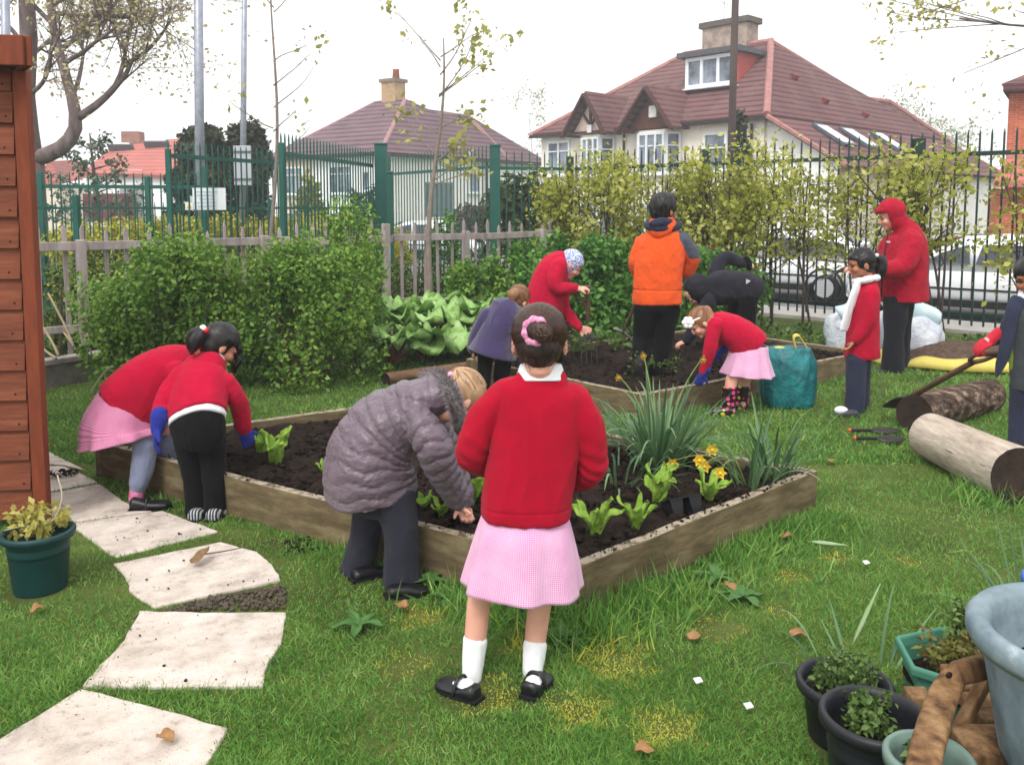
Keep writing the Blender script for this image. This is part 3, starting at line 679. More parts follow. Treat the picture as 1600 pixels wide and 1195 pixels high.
    e = empty('hand_cultivator', P(985, 545, 7.2), 'long handled cultivator with a grey crossbar held by the orange jacket boy', 'hoe')
    MB().tube([P(1008, 440, 7.1), P(973, 520, 7.25)], .013, n=8, ends=True).build('shaft', mat('tool_wood', (96, 72, 56)), e, smooth=True)
    MB().tube([P(960, 514, 7.2), P(973, 519, 7.25), P(984, 528, 7.3)], [.01, .014, .01], n=8, k=3, ends=True).build('crossbar', mat('grey_steel', (150, 148, 146), .5, .2, 30, metal=.5), e, smooth=True)
# ---------------------------------------------------------------- 8: child in black coat
def child_black():
    p = Person(8.0, 'child in a black hooded raincoat bent double behind the polka-dot boots girl', P(1150, 550, 8.0), SKIN, .008, .21)
    q = p.q; sd = (.1, 1, 0)
    p.head(q(1086, 458), (-.5, 0, -.85), (-.85, 0, .5), neck=q(1103, 455))
    p.mb.loft([(q(1170, 452), .11, .1), (q(1145, 448), .11, .1), (q(1118, 452), .1, .09), (q(1100, 455), .05, .05)], sd)
    p.limb(p.Q((1166, 460, -.08), (1166, 505, -.08), (1160, 548, -.08)), [.06, .05, .04]); p.limb(p.Q((1158, 462, .1), (1146, 505, .1), (1140, 548, .1)), [.06, .05, .04])
    p.limb(p.Q((1119, 425, .12), (1136, 403, .15), (1161, 411, .1)), [.035, .03, .026]); p.hand(q(1161, 411, .1), (1, -.1, -.1), (0, -.2, -1), .15, .8, 1)
    p.limb(p.Q((1108, 470, -.1), (1088, 510, -.12), (1072, 534, -.1)), [.035, .03, .026]); p.hand(q(1073, 533, -.1), (-.9, 0, -.3), (0, .2, -1), .15, .5, -1)
    p.body()
    CO = fabric('black_shell', (34, 33, 42), sheen=.05)
    m = MB(); m.loft([(q(1186, 456), .1, .08), (q(1176, 452), .165, .135), (q(1160, 450), .17, .15), (q(1140, 449), .165, .155), (q(1118, 452), .155, .15), (q(1104, 455), .1, .1), (q(1096, 456), .07, .08)], sd, n=36)
    m.tube(p.Q((1117, 428, .1), (1124, 411, .13), (1135, 403, .15), (1146, 406, .14), (1160, 411, .1)), [.065, .06, .056, .05, .042], n=14, k=4, ends=True)
    m.tube(p.Q((1108, 470, -.1), (1092, 500, -.12), (1074, 532, -.1)), [.065, .06, .045], n=14, k=4, ends=True)
    m.ell(q(1088, 452), (.1, .12, .14), Matrix.Rotation(-.5, 3, 'Y')); m.ell(q(1091, 442), (.09, .1, .08))
    J = p.wear('coat', m, CO, .008, 3, ((.009, 7, (1, 1, 1)), (.003, 22, (1, 1, .8))))
    MB().prism([P(1166, 436, 7.82), P(1166, 444, 7.815), P(1173, 439, 7.83)], (0, .01, 0)).build('reflective_patch', mat('reflective', (190, 192, 196), .4), J)
    m = MB(); m.tube(p.Q((1166, 462, -.08), (1167, 505, -.08), (1161, 548, -.08)), [.1, .08, .07], n=14, k=4, ends=True); m.tube(p.Q((1158, 462, .1), (1147, 505, .1), (1141, 548, .1)), [.1, .08, .07], n=14, k=4, ends=True)
    p.wear('trousers', m, BLACK, .009, 3)
    MB().tube(p.Q((1166, 405, .08), (1170, 411, .08), (1171, 418, .08)), [.03, .034, .03], n=10, k=2, ends=True).build('cuff', BLACK, p.o, smooth=True)
    p.shoe(P(1166, 552, 7.9), P(1140, 552, 7.9), .05, .06, jane=False); p.shoe(P(1146, 550, 8.1), P(1120, 550, 8.1), .05, .06, jane=False)
# ---------------------------------------------------------------- 9: girl in polka dot boots
def girl_boots():
    p = Person(6.26, 'girl in polka-dot wellingtons, pink gingham dress and red sweater reaching into the far bed', G(1140, 648), SKIN, .006, .195)
    q = p.q; sd = (.3, .95, 0)
    p.head(q(1094, 504), (-.74, -.1, -.66), (-.66, 0, .75), neck=q(1113, 506)); p.face()
    p.mb.loft([(q(1170, 545), .09, .09), (q(1150, 525), .1, .09), (q(1128, 510), .09, .07), (q(1114, 504), .04, .04)], sd)
    p.limb(p.Q((1162, 558, -.02), (1144, 592, -.06), (1140, 625, -.07), (1140, 645, -.08)), [.055, .046, .036, .03]); p.limb(p.Q((1174, 560, .05), (1164, 590, .12), (1160, 635, .12)), [.055, .046, .036])
    p.limb(p.Q((1117, 510, -.09), (1109, 546, -.1), (1100, 583, -.05)), [.026, .024, .02]); p.limb(p.Q((1120, 512, .1), (1128, 538, .15), (1124, 550, .15)), [.026, .024, .02])
    p.body()
    m = MB(); m.loft([(q(1174, 543), .115, .135), (q(1165, 533), .12, .132), (q(1149, 519), .118, .115), (q(1131, 508), .11, .092), (q(1120, 503), .08, .07), (q(1112, 501), .045, .05)], sd, n=32)
    m.tube(p.Q((1118, 507, -.09), (1113, 525, -.1), (1109, 547, -.1), (1100, 580, -.05)), [.05, .047, .043, .034], n=14, k=4, ends=True)
    m.tube(p.Q((1122, 510, .1), (1130, 535, .15), (1125, 548, .15)), [.046, .042, .034], n=14, k=4, ends=True)
    p.wear('sweater', m, RED2, .006, 3, ((.005, 9, (1, 1, .6)), (.0025, 24, (1, 1, .8))))
    skirt(p, 'dress', [(q(1172, 538), .115, .128), (q(1170, 556), .14, .145), (q(1169, 572), .16, .168), (q(1168, 585), .175, .188)], sd, GING, 8, .07, 110)
    p.glove(q(1099, 584, -.05), (-.4, .2, -.9), (.4, .8, 0), GLOVEB, .13, .35, 1); p.glove(q(1124, 550, .15), (-.5, .3, -.6), (.4, .8, 0), GLOVEB, .13, .4, 1)
    t = NT('polka_rubber'); v = t.n('TexVoronoi', Vector=t.obj(), Scale=24.0, Randomness=.55); dot = t.math('LESS_THAN', v.outputs['Distance'], .36)
    hue = t.ramp(t.n('SeparateXYZ', Vector=v.outputs['Color']).outputs[0], [(0, lin((226, 70, 130))), (.34, lin((226, 210, 40))), (.6, lin((236, 120, 160))), (.8, lin((220, 220, 60)))])
    hue.node.color_ramp.interpolation = 'CONSTANT'
    MC['polka'] = t.done(t.mix(dot, lin((34, 10, 28)), hue), .3, .5)
    for (u, dy, vt, vb, tu) in ((1140, -.07, 604, 646, 1112), (1161, .13, 602, 636, 1136)):
        m = MB(); b = q(u, vb, dy); b.z = .03
        m.tube([q(u, vt, dy), q(u-1, (vt+vb)/2, dy), b+V((0, 0, .02))], [.056, .05, .044], n=18, k=4)
        tz = q(tu, vb, dy); tz.z = .03; m.loft([(b+V((.035, 0, .0)), .032, .028), (b, .045, .042), ((b+tz)/2, .04, .034), (tz, .028, .022)], (.2, 1, 0), n=18); o = p.wear('boot', m, MC['polka'], .006, 3, None)
        MB().prism([b+V((.06, -.035, -.03)), tz+V((0, -.035, 0))-V((.01, 0, tz.z)), tz+V((-.02, 0, -tz.z)), tz+V((0, .035, 0))-V((.01, 0, tz.z)), b+V((.06, .035, -.03))], (0, 0, .014)).build('sole', mat('rubber_sole', (24, 24, 26)), o)
    h = p.hair(HMB, 1.0, lambda m: pony(m, p.Q((1104, 484, 0), (1108, 492, 0), (1108, 505, -.05), (1106, 516, -.07)), [.03, .035, .03, .012])); p.strands(h, HMB, (.1, -.7, .6), 200, .004)
    f = MB(); c = q(1075, 504, -.1)
    for k in range(6):
        a = k*math.pi/3; f.ell(c+V((.026*math.cos(a), 0, .026*math.sin(a))), (.02, .012, .02), None, 10, 6)
    f.ell(c+V((0, -.008, 0)), .013, None, 8, 6); f.build('hair_flower', mat('white_felt', (236, 230, 232), .9, .05), h, smooth=True)
    MB().tube(p.Q((1079, 503, -.1), (1093, 497, -.1)), .006, n=6, ends=True).build('hair_band', mat('white_felt', (236, 230, 232)), h, smooth=True)
# ---------------------------------------------------------------- 10: girl in white scarf
def girl_scarf():
    p = Person(6.36, 'girl in a red cardigan and long white scarf standing on the grass facing the beds', G(1333, 648), SKIN2, .006, .205)
    q = p.q; sd = (.15, 1, 0)
    p.head(q(1345, 412), (-1, .02, -.24), (-.1, 0, 1), neck=q(1357, 440)); p.face()
    p.mb.loft([(q(1345, 560), .1, .08), (q(1349, 500), .1, .08), (q(1355, 455), .09, .07), (q(1357, 440), .04, .04)], sd)
    p.limb(p.Q((1338, 560, -.06), (1338, 605, -.06), (1337, 646, -.06)), [.05, .04, .03]); p.limb(p.Q((1342, 560, .06), (1340, 605, .06), (1338, 642, .08)), [.05, .04, .03])
    p.limb(p.Q((1360, 458, -.1), (1354, 503, -.12), (1335, 533, -.1)), [.03, .026, .021]); p.hand(q(1335, 532, -.1), (-.55, 0, -.8), (-.8, .3, .5), .13, .35, 1)
    p.body()
    m = MB(); m.loft([(q(1347, 558), .125, .118), (q(1347, 548), .128, .116), (q(1349, 500), .122, .105), (q(1354, 462), .118, .088), (q(1357, 447), .085, .066), (q(1359, 439), .05, .05)], sd, n=32)
    m.tube(p.Q((1361, 458, -.1), (1359, 480, -.12), (1355, 503, -.125), (1337, 531, -.1)), [.052, .05, .046, .038], n=14, k=4, ends=True); m.tube(p.Q((1355, 458, .1), (1350, 500, .12), (1335, 530, .1)), [.05, .046, .038], n=14, k=4, ends=True)
    p.wear('cardigan', m, RED, .006, 3, ((.005, 9, (1, 1, .5)), (.0025, 24, (1, 1, .7))))
    m = MB(); m.tube(p.Q((1339, 562, -.05), (1337, 605, -.06), (1336, 630, -.06), (1335, 646, -.06)), [.075, .066, .068, .072], n=16, k=4, ends=True); m.tube(p.Q((1344, 562, .05), (1344, 605, .07), (1344, 630, .08), (1344, 643, .09)), [.075, .064, .066, .07], n=16, k=4, ends=True)
    p.wear('trousers', m, NAVY, .006, 3, ((.006, 9, (1, 1, .5)),))
    m = MB(); tor = [q(1354+17*math.cos(a), 437-3*math.cos(a), .075*math.sin(a)) for a in np.linspace(0, 2*math.pi, 17)]; m.tube(tor, .024, n=10, k=2)
    m.loft([(q(1341, 440, -.06), .03, .018), (q(1334, 462, -.08), .042, .016), (q(1325, 490, -.085), .048, .014), (q(1318, 517, -.085), .05, .012)], (.8, .6, 0), n=16)
    p.wear('scarf', m, WHITE, .006, 2, ((.004, 22, (1.5, 1, .3)),))
    p.shoe(G(1340, 652), G(1302, 650), .04, .05, mat('white_trainer', (60, 60, 68), .6, .2, 20), jane=False); p.shoe(P(1340, 646, 6.5), P(1312, 646, 6.5), .04, .05, jane=False)
    MB().ell(G(1313, 650)+V((0, -.01, .045)), (.05, .035, .03)).build('trainer_tongue', WHITE, p.o, smooth=True)
    h = p.hair(HBK, .985, lambda m: (pony(m, p.Q((1366, 402, 0), (1376, 408, 0), (1376, 424, 0), (1372, 437, 0)), [.032, .042, .04, .014]), m.ell(p.at(0, .22, .25), (.31*p.hs, .15*p.hs, .16*p.hs), p.hM)), low=.17, front=.2); p.strands(h, HBK, (0, -.9, .3), 700, .0035, .99, .03)
    MB().ell(q(1370, 399, -.05), .015).build('hair_bobble', mat('white_plastic', (235, 230, 225)), h, smooth=True)
# ---------------------------------------------------------------- 11: adult in red waterproof
def adult_red():
    p = Person(8.0, 'adult in a red hooded waterproof and black trousers holding a trowel', G(1398, 582), SKIN, .008, .235)
    q = p.q; sd = (-.2, .97, 0)
    p.head(q(1391, 337), (-.96, .12, -.38), (-.1, 0, 1), neck=q(1402, 360)); p.face()
    p.mb.loft([(q(1408, 470), .15, .12), (q(1408, 420), .15, .12), (q(1410, 375), .15, .1), (q(1404, 358), .06, .06)], sd)
    p.limb(p.Q((1400, 475, -.1), (1398, 525, -.1), (1396, 576, -.1)), [.08, .06, .045]); p.limb(p.Q((1406, 475, .1), (1405, 525, .1), (1402, 573, .12)), [.08, .06, .045])
    p.limb(p.Q((1425, 375, -.2), (1408, 418, -.26), (1340, 420, -.3)), [.05, .045, .032]); p.hand(q(1336, 419, -.3), (-1, .1, .05), (0, .2, -1), .17, .8, 1)
    p.hand(q(1345, 412, -.1), (-1, -.5, -.1), (0, 0, -1), .17, .7, -1)
    p.body()
    RW = fabric('red_shell', (160, 8, 40), var=.18, sheen=.05)
    m = MB(); m.loft([(q(1409, 469), .235, .2), (q(1409, 455), .235, .197), (q(1408, 420), .23, .19), (q(1411, 388), .225, .172), (q(1413, 368), .18, .13), (q(1409, 357), .11, .1), (q(1403, 352), .08, .085)], sd, n=36)
    m.tube(p.Q((1424, 376, -.18), (1421, 395, -.24), (1410, 416, -.27), (1390, 420, -.28), (1344, 420, -.3)), [.1, .09, .08, .072, .055], n=16, k=4, ends=True); m.tube(p.Q((1398, 376, .18), (1385, 400, .2), (1372, 412, .1), (1350, 413, -.08)), [.09, .08, .07, .052], n=16, k=4, ends=True)
    J = p.wear('jacket', m, RW, .008, 3, ((.012, 6, (1, 1, .6)), (.004, 18, (1, 1, .8))))
    MB().tube(p.Q((1377, 465, -.16), (1379, 420, -.16), (1384, 385, -.13), (1388, 360, -.08)), .008, n=6, k=3).build('zip', mat('dark_zip', (50, 10, 16), .6), J, smooth=True)
    MB().box(q(1388, 378, -.165), (.03, .008, .014)).build('chest_badge', mat('badge', (200, 190, 190), .6), J)
    m = MB(); hs = p.hs; m.ell(p.at(0, -.08, .15), (.5*hs, .56*hs, .5*hs), p.hM, 24, 16); m.ell(p.at(0, -.12, -.25), (.45*hs, .44*hs, .42*hs), p.hM, 20, 12); m.ell(p.at(0, .26, .3), (.4*hs, .22*hs, .16*hs), p.hM)
    S, F, U = p.SFU; ca, Fa, Ua, Sa = np.array(p.hc), np.array(F), np.array(U), np.array(S)
    def post(co, no):
        r = co-ca; f = r@Fa/hs; u = r@Ua/hs; return -.2*hs*np.clip((f-.16)/.08, 0, 1)*(u < .24)*(u > -.6)
    p.wear('hood', m, RW, .006, 3, ((.006, 12, (1, 1, 1)),), post=post)
    m = MB(); m.tube(p.Q((1400, 468, -.08), (1399, 500, -.1), (1397, 530, -.1), (1394, 577, -.1)), [.115, .1, .085, .1], n=16, k=4, ends=True); m.tube(p.Q((1408, 468, .1), (1407, 525, .1), (1404, 574, .12)), [.115, .085, .095], n=16, k=4, ends=True)
    p.wear('trousers', m, fabric('midnight_cloth', (24, 24, 32)), .008, 3, ((.008, 8, (1, 1, .5)),))
    p.shoe(P(1402, 585, 7.9), P(1366, 586, 7.85), .05, .07, jane=False); p.shoe(P(1408, 580, 8.1), P(1375, 580, 8.1), .05, .07, jane=False)
    e = empty('trowel', P(1305, 427, 7.7), 'dark hand trowel pointing down in the hand of the adult in red', 'trowel')
    MB().tube([P(1326, 417, 7.7), P(1308, 425, 7.7)], [.018, .014], n=8, ends=True).build('handle', mat('grip', (30, 30, 32), .6), e, smooth=True)
    MB().loft([(P(1308, 425, 7.7), .012, .006), (P(1298, 430, 7.7), .03, .006), (P(1282, 438, 7.7), .004, .003)], (0, 1, 0), n=12).build('blade', mat('dark_steel', (60, 58, 56), .4, .2, 30, metal=.7), e, smooth=True)
# ---------------------------------------------------------------- 12: boy at the right edge
def boy_edge():
    p = Person(4.75, 'boy in open navy coat and red glove holding a spade at the frame edge', G(1604, 758), SKIN2, .0065, .205)
    q = p.q; sd = (.85, .5, 0)
    p.head(q(1612, 434), (-.75, -.6, -.25), (-.1, 0, 1), neck=q(1612, 462)); p.face()
    p.mb.loft([(q(1617, 600), .1, .08), (q(1616, 540), .1, .08), (q(1614, 480), .1, .07), (q(1612, 464), .04, .04)], sd)
    p.limb(p.Q((1600, 600), (1596, 665), (1592, 752)), [.05, .04, .03]); p.limb(p.Q((1632, 600, .05), (1636, 665, .05), (1638, 745, .05)), [.05, .04, .03])
    p.limb(p.Q((1590, 488), (1577, 522, .03), (1552, 530, .06)), [.03, .026, .021]); p.limb(p.Q((1647, 488), (1660, 540), (1652, 590)), [.03, .026, .021])
    p.hand(q(1652, 592), (0, 0, -1), (-1, 0, 0), .13, .4)
    p.body()
    m = MB(); m.loft([(q(1617, 606), .125, .1), (q(1617, 590), .13, .105), (q(1616, 540), .13, .105), (q(1614, 495), .13, .095), (q(1613, 474), .09, .07), (q(1612, 464), .05, .05)], sd, n=32); p.wear('jumper', m, fabric('dark_grey_knit', (66, 70, 76)), .006, 3)
    m = MB(); m.tube(p.Q((1592, 486, .0), (1580, 508, .02), (1572, 525, .04), (1553, 530, .06)), [.052, .05, .045, .036], n=14, k=4, ends=True); m.tube(p.Q((1647, 486), (1660, 540), (1652, 585)), [.052, .046, .036], n=14, k=4, ends=True)
    m.loft([(q(1592, 468, -.02), .035, .03), (q(1582, 486, -.05), .034, .02), (q(1576, 515, -.06), .03, .012), (q(1571, 548, -.06), .032, .01), (q(1562, 574, -.05), .026, .009), (q(1557, 589, -.04), .006, .005)], (.9, -.4, 0), n=18, mod=lambda a, t: .1*math.sin(3*a+6*t)); m.loft([(q(1632, 560, .12), .15, .03), (q(1632, 480, .1), .14, .04)], sd, n=20); m.loft([(q(1595, 478, 0), .05, .05), (q(1642, 478, .06), .05, .05)], (0, 1, 0), n=16)
    p.wear('coat', m, fabric('navy_shell', (44, 48, 68)), .0055, 3, ((.004, 12, (1, 1, .6)),))
    MB().prism([q(1590, 490, -.01), q(1592, 520, -.03), q(1588, 572, -.02), q(1578, 578, -.02), q(1580, 530, -.015)], (.0, .012, 0)).build('coat_lining', fabric('lime_lining', (112, 134, 40)), p.o)
    c = MB(); c.loft([(q(1610, 470, -.0), .075, .065), (q(1611, 455, .0), .06, .055)], sd, n=24, k=2, caps=False); c.build('shirt_collar', WHITE, p.o, smooth=True).modifiers.new('s', 'SOLIDIFY').thickness = .008
    m = MB(); m.tube(p.Q((1604, 600), (1598, 650, .01), (1596, 690), (1593, 752)), [.078, .064, .062, .066], n=16, k=4, ends=True); m.tube(p.Q((1630, 600, .04), (1635, 665, .05), (1637, 745, .05)), [.078, .064, .066], n=16, k=4, ends=True); m.ell(q(1617, 605, .02), (.125, .1, .08))
    p.wear('trousers', m, NAVY, .006, 3, ((.007, 9, (1, 1, .5)),))
    p.glove(q(1551, 530, .06), (-.8, .1, -.55), (.2, .3, -1), GLOVER, .15, .45, -1); MB().tube(p.Q((1556, 528, .06), (1547, 532, .06)), [.034, .032], n=14, ends=True).build('glove_cuff', fabric('pale_cuff', (196, 186, 190)), p.o, smooth=True)
    p.shoe(G(1596, 766), G(1575, 775), .04, .055, jane=False); p.shoe(G(1640, 758), G(1612, 770), .04, .055, jane=False)
    p.hair(HBK, 1.05)
    # spade
    a, b = P(1545, 552, 5.0), P(1394, 636, 6.05); e = empty('spade', b, 'spade with a wooden D handle under the red glove, leaning down behind the dark log', 'spade')
    wd = mat('tool_wood', (96, 72, 56)); d = (b-a).normalized(); s = V((1, .0, .0)); s = (s-d*s.dot(d)).normalized(); c = a+d*.17
    MB().tube([c, b-d*.25], [.018, .019], n=10, ends=True).build('shaft', wd, e, smooth=True)
    k = MB(); k.tube([c-d*.0, c-d*.06+s*.05, a+s*.06], [.017, .013, .012], n=8, k=3, ends=True); k.tube([c, c-d*.06-s*.05, a-s*.06], [.017, .013, .012], n=8, k=3, ends=True); k.tube([a-s*.065, a+s*.065], .017, n=10, ends=True); k.build('handle', wd, e, smooth=True)
    MB().loft([(b-d*.27, .03, .015), (b-d*.22, .09, .012), (b-d*.02, .085, .008), (b, .05, .004)], s, n=18).build('blade', mat('spade_steel', (58, 52, 50), .5, .3, 20, metal=.6), e, smooth=True)
PEOPLE = [girl_front, child_coat, child_pony, child_leggings, child_scarf, child_purple, boy_orange, child_black, girl_boots, girl_scarf, adult_red, boy_edge]
# ================================================================== SETTING
FD = V((.674, .738, 0))
def ds(x, y): return (x-.9)*.674+(y-13.6)*.738
def gz(x, y):
    t = min(1, max(0, (ds(x, y)-.4)/3.2)); return -.5*t*t*(3-2*t)
def ground():
    xs = np.concatenate([np.linspace(-140, -24, 12), np.linspace(-20, 20, 81), np.linspace(24, 140, 12)]); ys = np.concatenate([np.linspace(-20, 0, 6), np.linspace(.5, 44, 88), np.linspace(48, 170, 16)])
    X, Y = np.meshgrid(xs, ys); Z = np.vectorize(gz)(X, Y)
    Z += np.array([.012*noise.noise((x*.9, y*.9, 0)) if abs(x) < 20 and 0 < y < 12 else 0 for x, y in zip(X.ravel(), Y.ravel())]).reshape(X.shape)
    n = len(xs); idx = np.arange(len(ys)*n).reshape(len(ys), n)
    F = np.stack([idx[:-1, :-1], idx[:-1, 1:], idx[1:, 1:], idx[1:, :-1]], -1).reshape(-1, 4)
    t = NT('lawn_soil'); c = t.ramp(t.noise(2.2, 6, .65), [(.3, lin((64, 70, 36))), (.55, lin((84, 96, 48))), (.75, lin((112, 116, 62)))])
    c = t.mix(t.ramp(t.noise(.9, 4), [(.6, 0), (.72, .5)]), c, lin((84, 72, 44)))
    m = t.done(c, .95, .1, t.bump(t.noise(90, 3), .6, .02))
    o = np_mesh('ground', np.stack([X.ravel(), Y.ravel(), Z.ravel()], 1), F, m, smooth=True); tag(o, kind='structure')
def strip(name, d0, d1, z, m, dz=0):
    b = MB(); along = V((.738, -.674, 0)); o = V((.9, 13.6, 0)); pts = []
    A = [o+FD*d0+along*s for s in (-70, 60)]; B = [o+FD*d1+along*s for s in (-70, 60)]
    for p in A+B: p.z = z
    b.prism([A[0], A[1], B[1], B[0]], (0, 0, -.12)); return tag(b.build(name, m), kind='structure')
def lens_glare():  # added scattering volume imitating glare in the lens, not mist in the air
    t = bpy.data.materials.new('lens_glare'); t.use_nodes = True; n = t.node_tree; n.nodes.clear(); o = n.nodes.new('ShaderNodeOutputMaterial'); v = n.nodes.new('ShaderNodeVolumePrincipled'); v.inputs['Color'].default_value = (.93, .96, 1, 1); v.inputs['Density'].default_value = GLARE; v.inputs['Anisotropy'].default_value = .2; n.links.new(v.outputs[0], o.inputs['Volume'])
    h = MB().box((0, 78, 6), (300, 206, 15.6)).build('lens_glare', t); tag(h, kind='stuff'); tag(h, 'thin pale volume added over garden and street to imitate glare in the lens', 'lens_glare')
def roads():
    strip('road', 4.4, 11.5, -.42, mat('asphalt', (112, 112, 114), .9, .2, 6, .3, 120))
    pv = mat('paving', (150, 146, 142), .9, .2, 5, .2, 90)
    strip('pavement', 3.3, 4.25, -.3, pv); strip('far_pavement', 11.65, 13.4, -.3, pv)
    kb = mat('kerb_stone', (160, 158, 154), .85, .2, 8); strip('kerb', 4.25, 4.4, -.295, kb); strip('far_kerb', 11.5, 11.65, -.295, kb)
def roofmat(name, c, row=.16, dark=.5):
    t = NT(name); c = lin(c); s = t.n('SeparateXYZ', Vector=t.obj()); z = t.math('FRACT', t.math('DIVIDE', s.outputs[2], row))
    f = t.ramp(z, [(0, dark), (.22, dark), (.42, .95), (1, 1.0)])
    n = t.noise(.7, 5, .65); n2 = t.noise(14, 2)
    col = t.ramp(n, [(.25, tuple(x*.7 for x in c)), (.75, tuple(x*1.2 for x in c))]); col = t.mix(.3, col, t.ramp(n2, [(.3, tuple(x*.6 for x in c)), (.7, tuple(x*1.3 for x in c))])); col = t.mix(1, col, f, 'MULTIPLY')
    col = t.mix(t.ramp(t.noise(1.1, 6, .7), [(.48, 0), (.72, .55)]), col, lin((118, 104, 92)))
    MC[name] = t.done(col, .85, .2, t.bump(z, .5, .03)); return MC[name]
def render_wall(name, c): return mat(name, c, .9, .08, 1.5, .25, 140, .15)
GLASS = None
def glass():
    if 'glass' in MC: return MC['glass']
    t = NT('glass'); MC['glass'] = t.done(t.ramp(t.noise(1.1, 3), [(.35, lin((60, 68, 80))), (.7, lin((150, 160, 176)))]), .06, .6); return MC['glass']
def window(par, o, x, w, h, nx=3, ny=1, th=.06, depth=.1, lab=None, col=(226, 230, 236), transom=.0):
    """o lower-left corner on the wall, x unit dir along wall; outward = x cross z"""
    x = V(x).normalized(); z = V((0, 0, 1)); n = x.cross(z); M = Matrix((x, n, z)).transposed(); f = MB(); fw = th
    def bar(a, b, c, d): f.box(V(o)+x*((a+b)/2)+z*((c+d)/2)+n*.02, (b-a, depth, d-c), M=M)
    bar(0, w, 0, fw); bar(0, w, h-fw, h); bar(0, fw, fw, h-fw); bar(w-fw, w, fw, h-fw)
    for i in range(1, nx): bar(w*i/nx-fw*.45, w*i/nx+fw*.45, fw, h-fw)
    if transom:
        for i in range(nx): bar(w*i/nx+fw, w*(i+1)/nx-fw, h*transom-.02, h*transom+.03)
    fr = f.build('window', mat('white_frame', col, .5, .04, 3), par)
    MB().box(V(o)+x*w/2+z*h/2+n*.0, (w-fw, .03, h-fw), M=M).build('pane', glass(), fr)
    s = MB().box(V(o)+x*w/2-z*.03+n*.07, (w+.12, .2, .05), M=M); s.build('sill', mat('white_frame', col), fr); return fr
def house_right():
    C0 = V((8.6, 30, 0)); A = V((-.69, .72, 0)).normalized(); B = V((.72, .69, 0)).normalized()
    def H(a, b, z): return C0+A*a+B*b+V((0, 0, z))
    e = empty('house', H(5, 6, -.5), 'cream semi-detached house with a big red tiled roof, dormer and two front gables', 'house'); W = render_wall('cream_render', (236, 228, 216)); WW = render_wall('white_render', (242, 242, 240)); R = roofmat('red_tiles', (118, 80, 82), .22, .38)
    w = MB(); w.prism([H(0, 0, -.6), H(10.6, 0, -.6), H(10.6, 15.6, -.6), H(0, 15.6, -.6)], (0, 0, 5.1)); w.build('wall', W, e)
    w = MB(); w.prism([H(-.01, .15, -.6), H(-2.6, .15, -.6), H(-2.6, .15, 3.0), H(-.01, .15, 4.5)], B*15.6); w.build('side_wall', WW, e)
    r = MB(); ap, rl = H(2.4, 4.5, 8.0), H(6.5, 4.5, 8.0); fr, fl, bl = H(-.3, -.35, 4.58), H(10.95, -.35, 4.58), H(10.95, 15.9, 4.58); w3, w2, w0 = H(-.3, 16, 4.58), H(1.3, 13, 6.3), H(1.6, 11.2, 6.3)
    lo0, lo1 = H(-2.95, -.0, 2.85), H(-2.95, 16.4, 2.85)
    for pl in ([fr, ap, rl, fl][::-1], [fl, rl, bl], [fr, w3, w2, w0, ap], [ap, w0, w2, bl, rl], [w2, w3, bl], [fr, lo0, lo1, w3], [fr, fl, bl, w3][::-1]): r.poly(pl)
    # thickness at the eaves
    r.build('roof', R, e).modifiers.new('s', 'SOLIDIFY').thickness = -.1
    g = MB(); g.beam(fr+V((0, 0, -.05)), fl+V((0, 0, -.05)), .14, .12); g.tube([H(.4, -.12, 4.4), H(.4, -.12, -.5)], .05); g.tube([H(6, -.12, 4.4), H(6, -.12, -.5)], .05); g.build('gutter', mat('dark_pvc', (40, 34, 36), .5), e)
    ht = MB(); ht.tube([fr+V((0, 0, .06)), ap+V((0, 0, .06))], .13, 8); ht.tube([ap+V((0, 0, .04)), rl+V((0, 0, .04))], .12, 8); ht.tube([rl, fl], .12, 8); ht.tube([ap, w0, w2, w3], .12, 8); ht.tube([fr, lo0], .09, 6); ht.build('hip_tiles', mat('hip_tile', (164, 116, 112), .85, .3, 5), e)
    st = mat('old_stone', (176, 158, 146), .9, .35, 3, .4, 40, c2=(112, 98, 90))
    c = MB(); c.box(H(4.4, 4.7, 8.2), (2.1, .9, 1.5), M=Matrix((A, B, V((0, 0, 1)))).transposed()); ch = c.build('chimney', st, e, bevel=.03); MB().box(H(4.4, 4.7, 9.02), (2.35, 1.1, .25), M=Matrix((A, B, V((0, 0, 1)))).transposed()).build('chimney_cap', mat('sooty_stone', (92, 84, 78), .9, .3, 6), ch, bevel=.03)
    MB().tube([H(4.7, 4.7, 9.1), H(4.7, 4.7, 10.0)], .02).tube([H(4.5, 4.7, 9.8), H(4.9, 4.7, 10.0)], .015).build('aerial', mat('grey_metal', (150, 150, 155), .4), ch)
    # dormer
    d = MB(); M = Matrix((A, B, V((0, 0, 1)))).transposed(); d.box(H(3.4, 3.4, 6.6), (2.3, 3.0, 1.4), M=M); do = d.build('dormer', mat('red_hung_tiles', (178, 84, 78), .8, .25, 20, .4, 50), e)
    MB().box(H(3.4, 3.3, 7.4), (2.75, 3.5, .2), M=M).build('dormer_roof', mat('grey_felt', (84, 82, 88), .8), do)
    window(do, H(4.5, 1.84, 6.12), -A, 2.2, 1.16, 3, th=.13, depth=.12); MB().box(H(3.4, 1.6, 6.02), (2.7, .6, .04), M=M).build('dormer_apron', mat('white_lead', (214, 214, 218), .6), do)
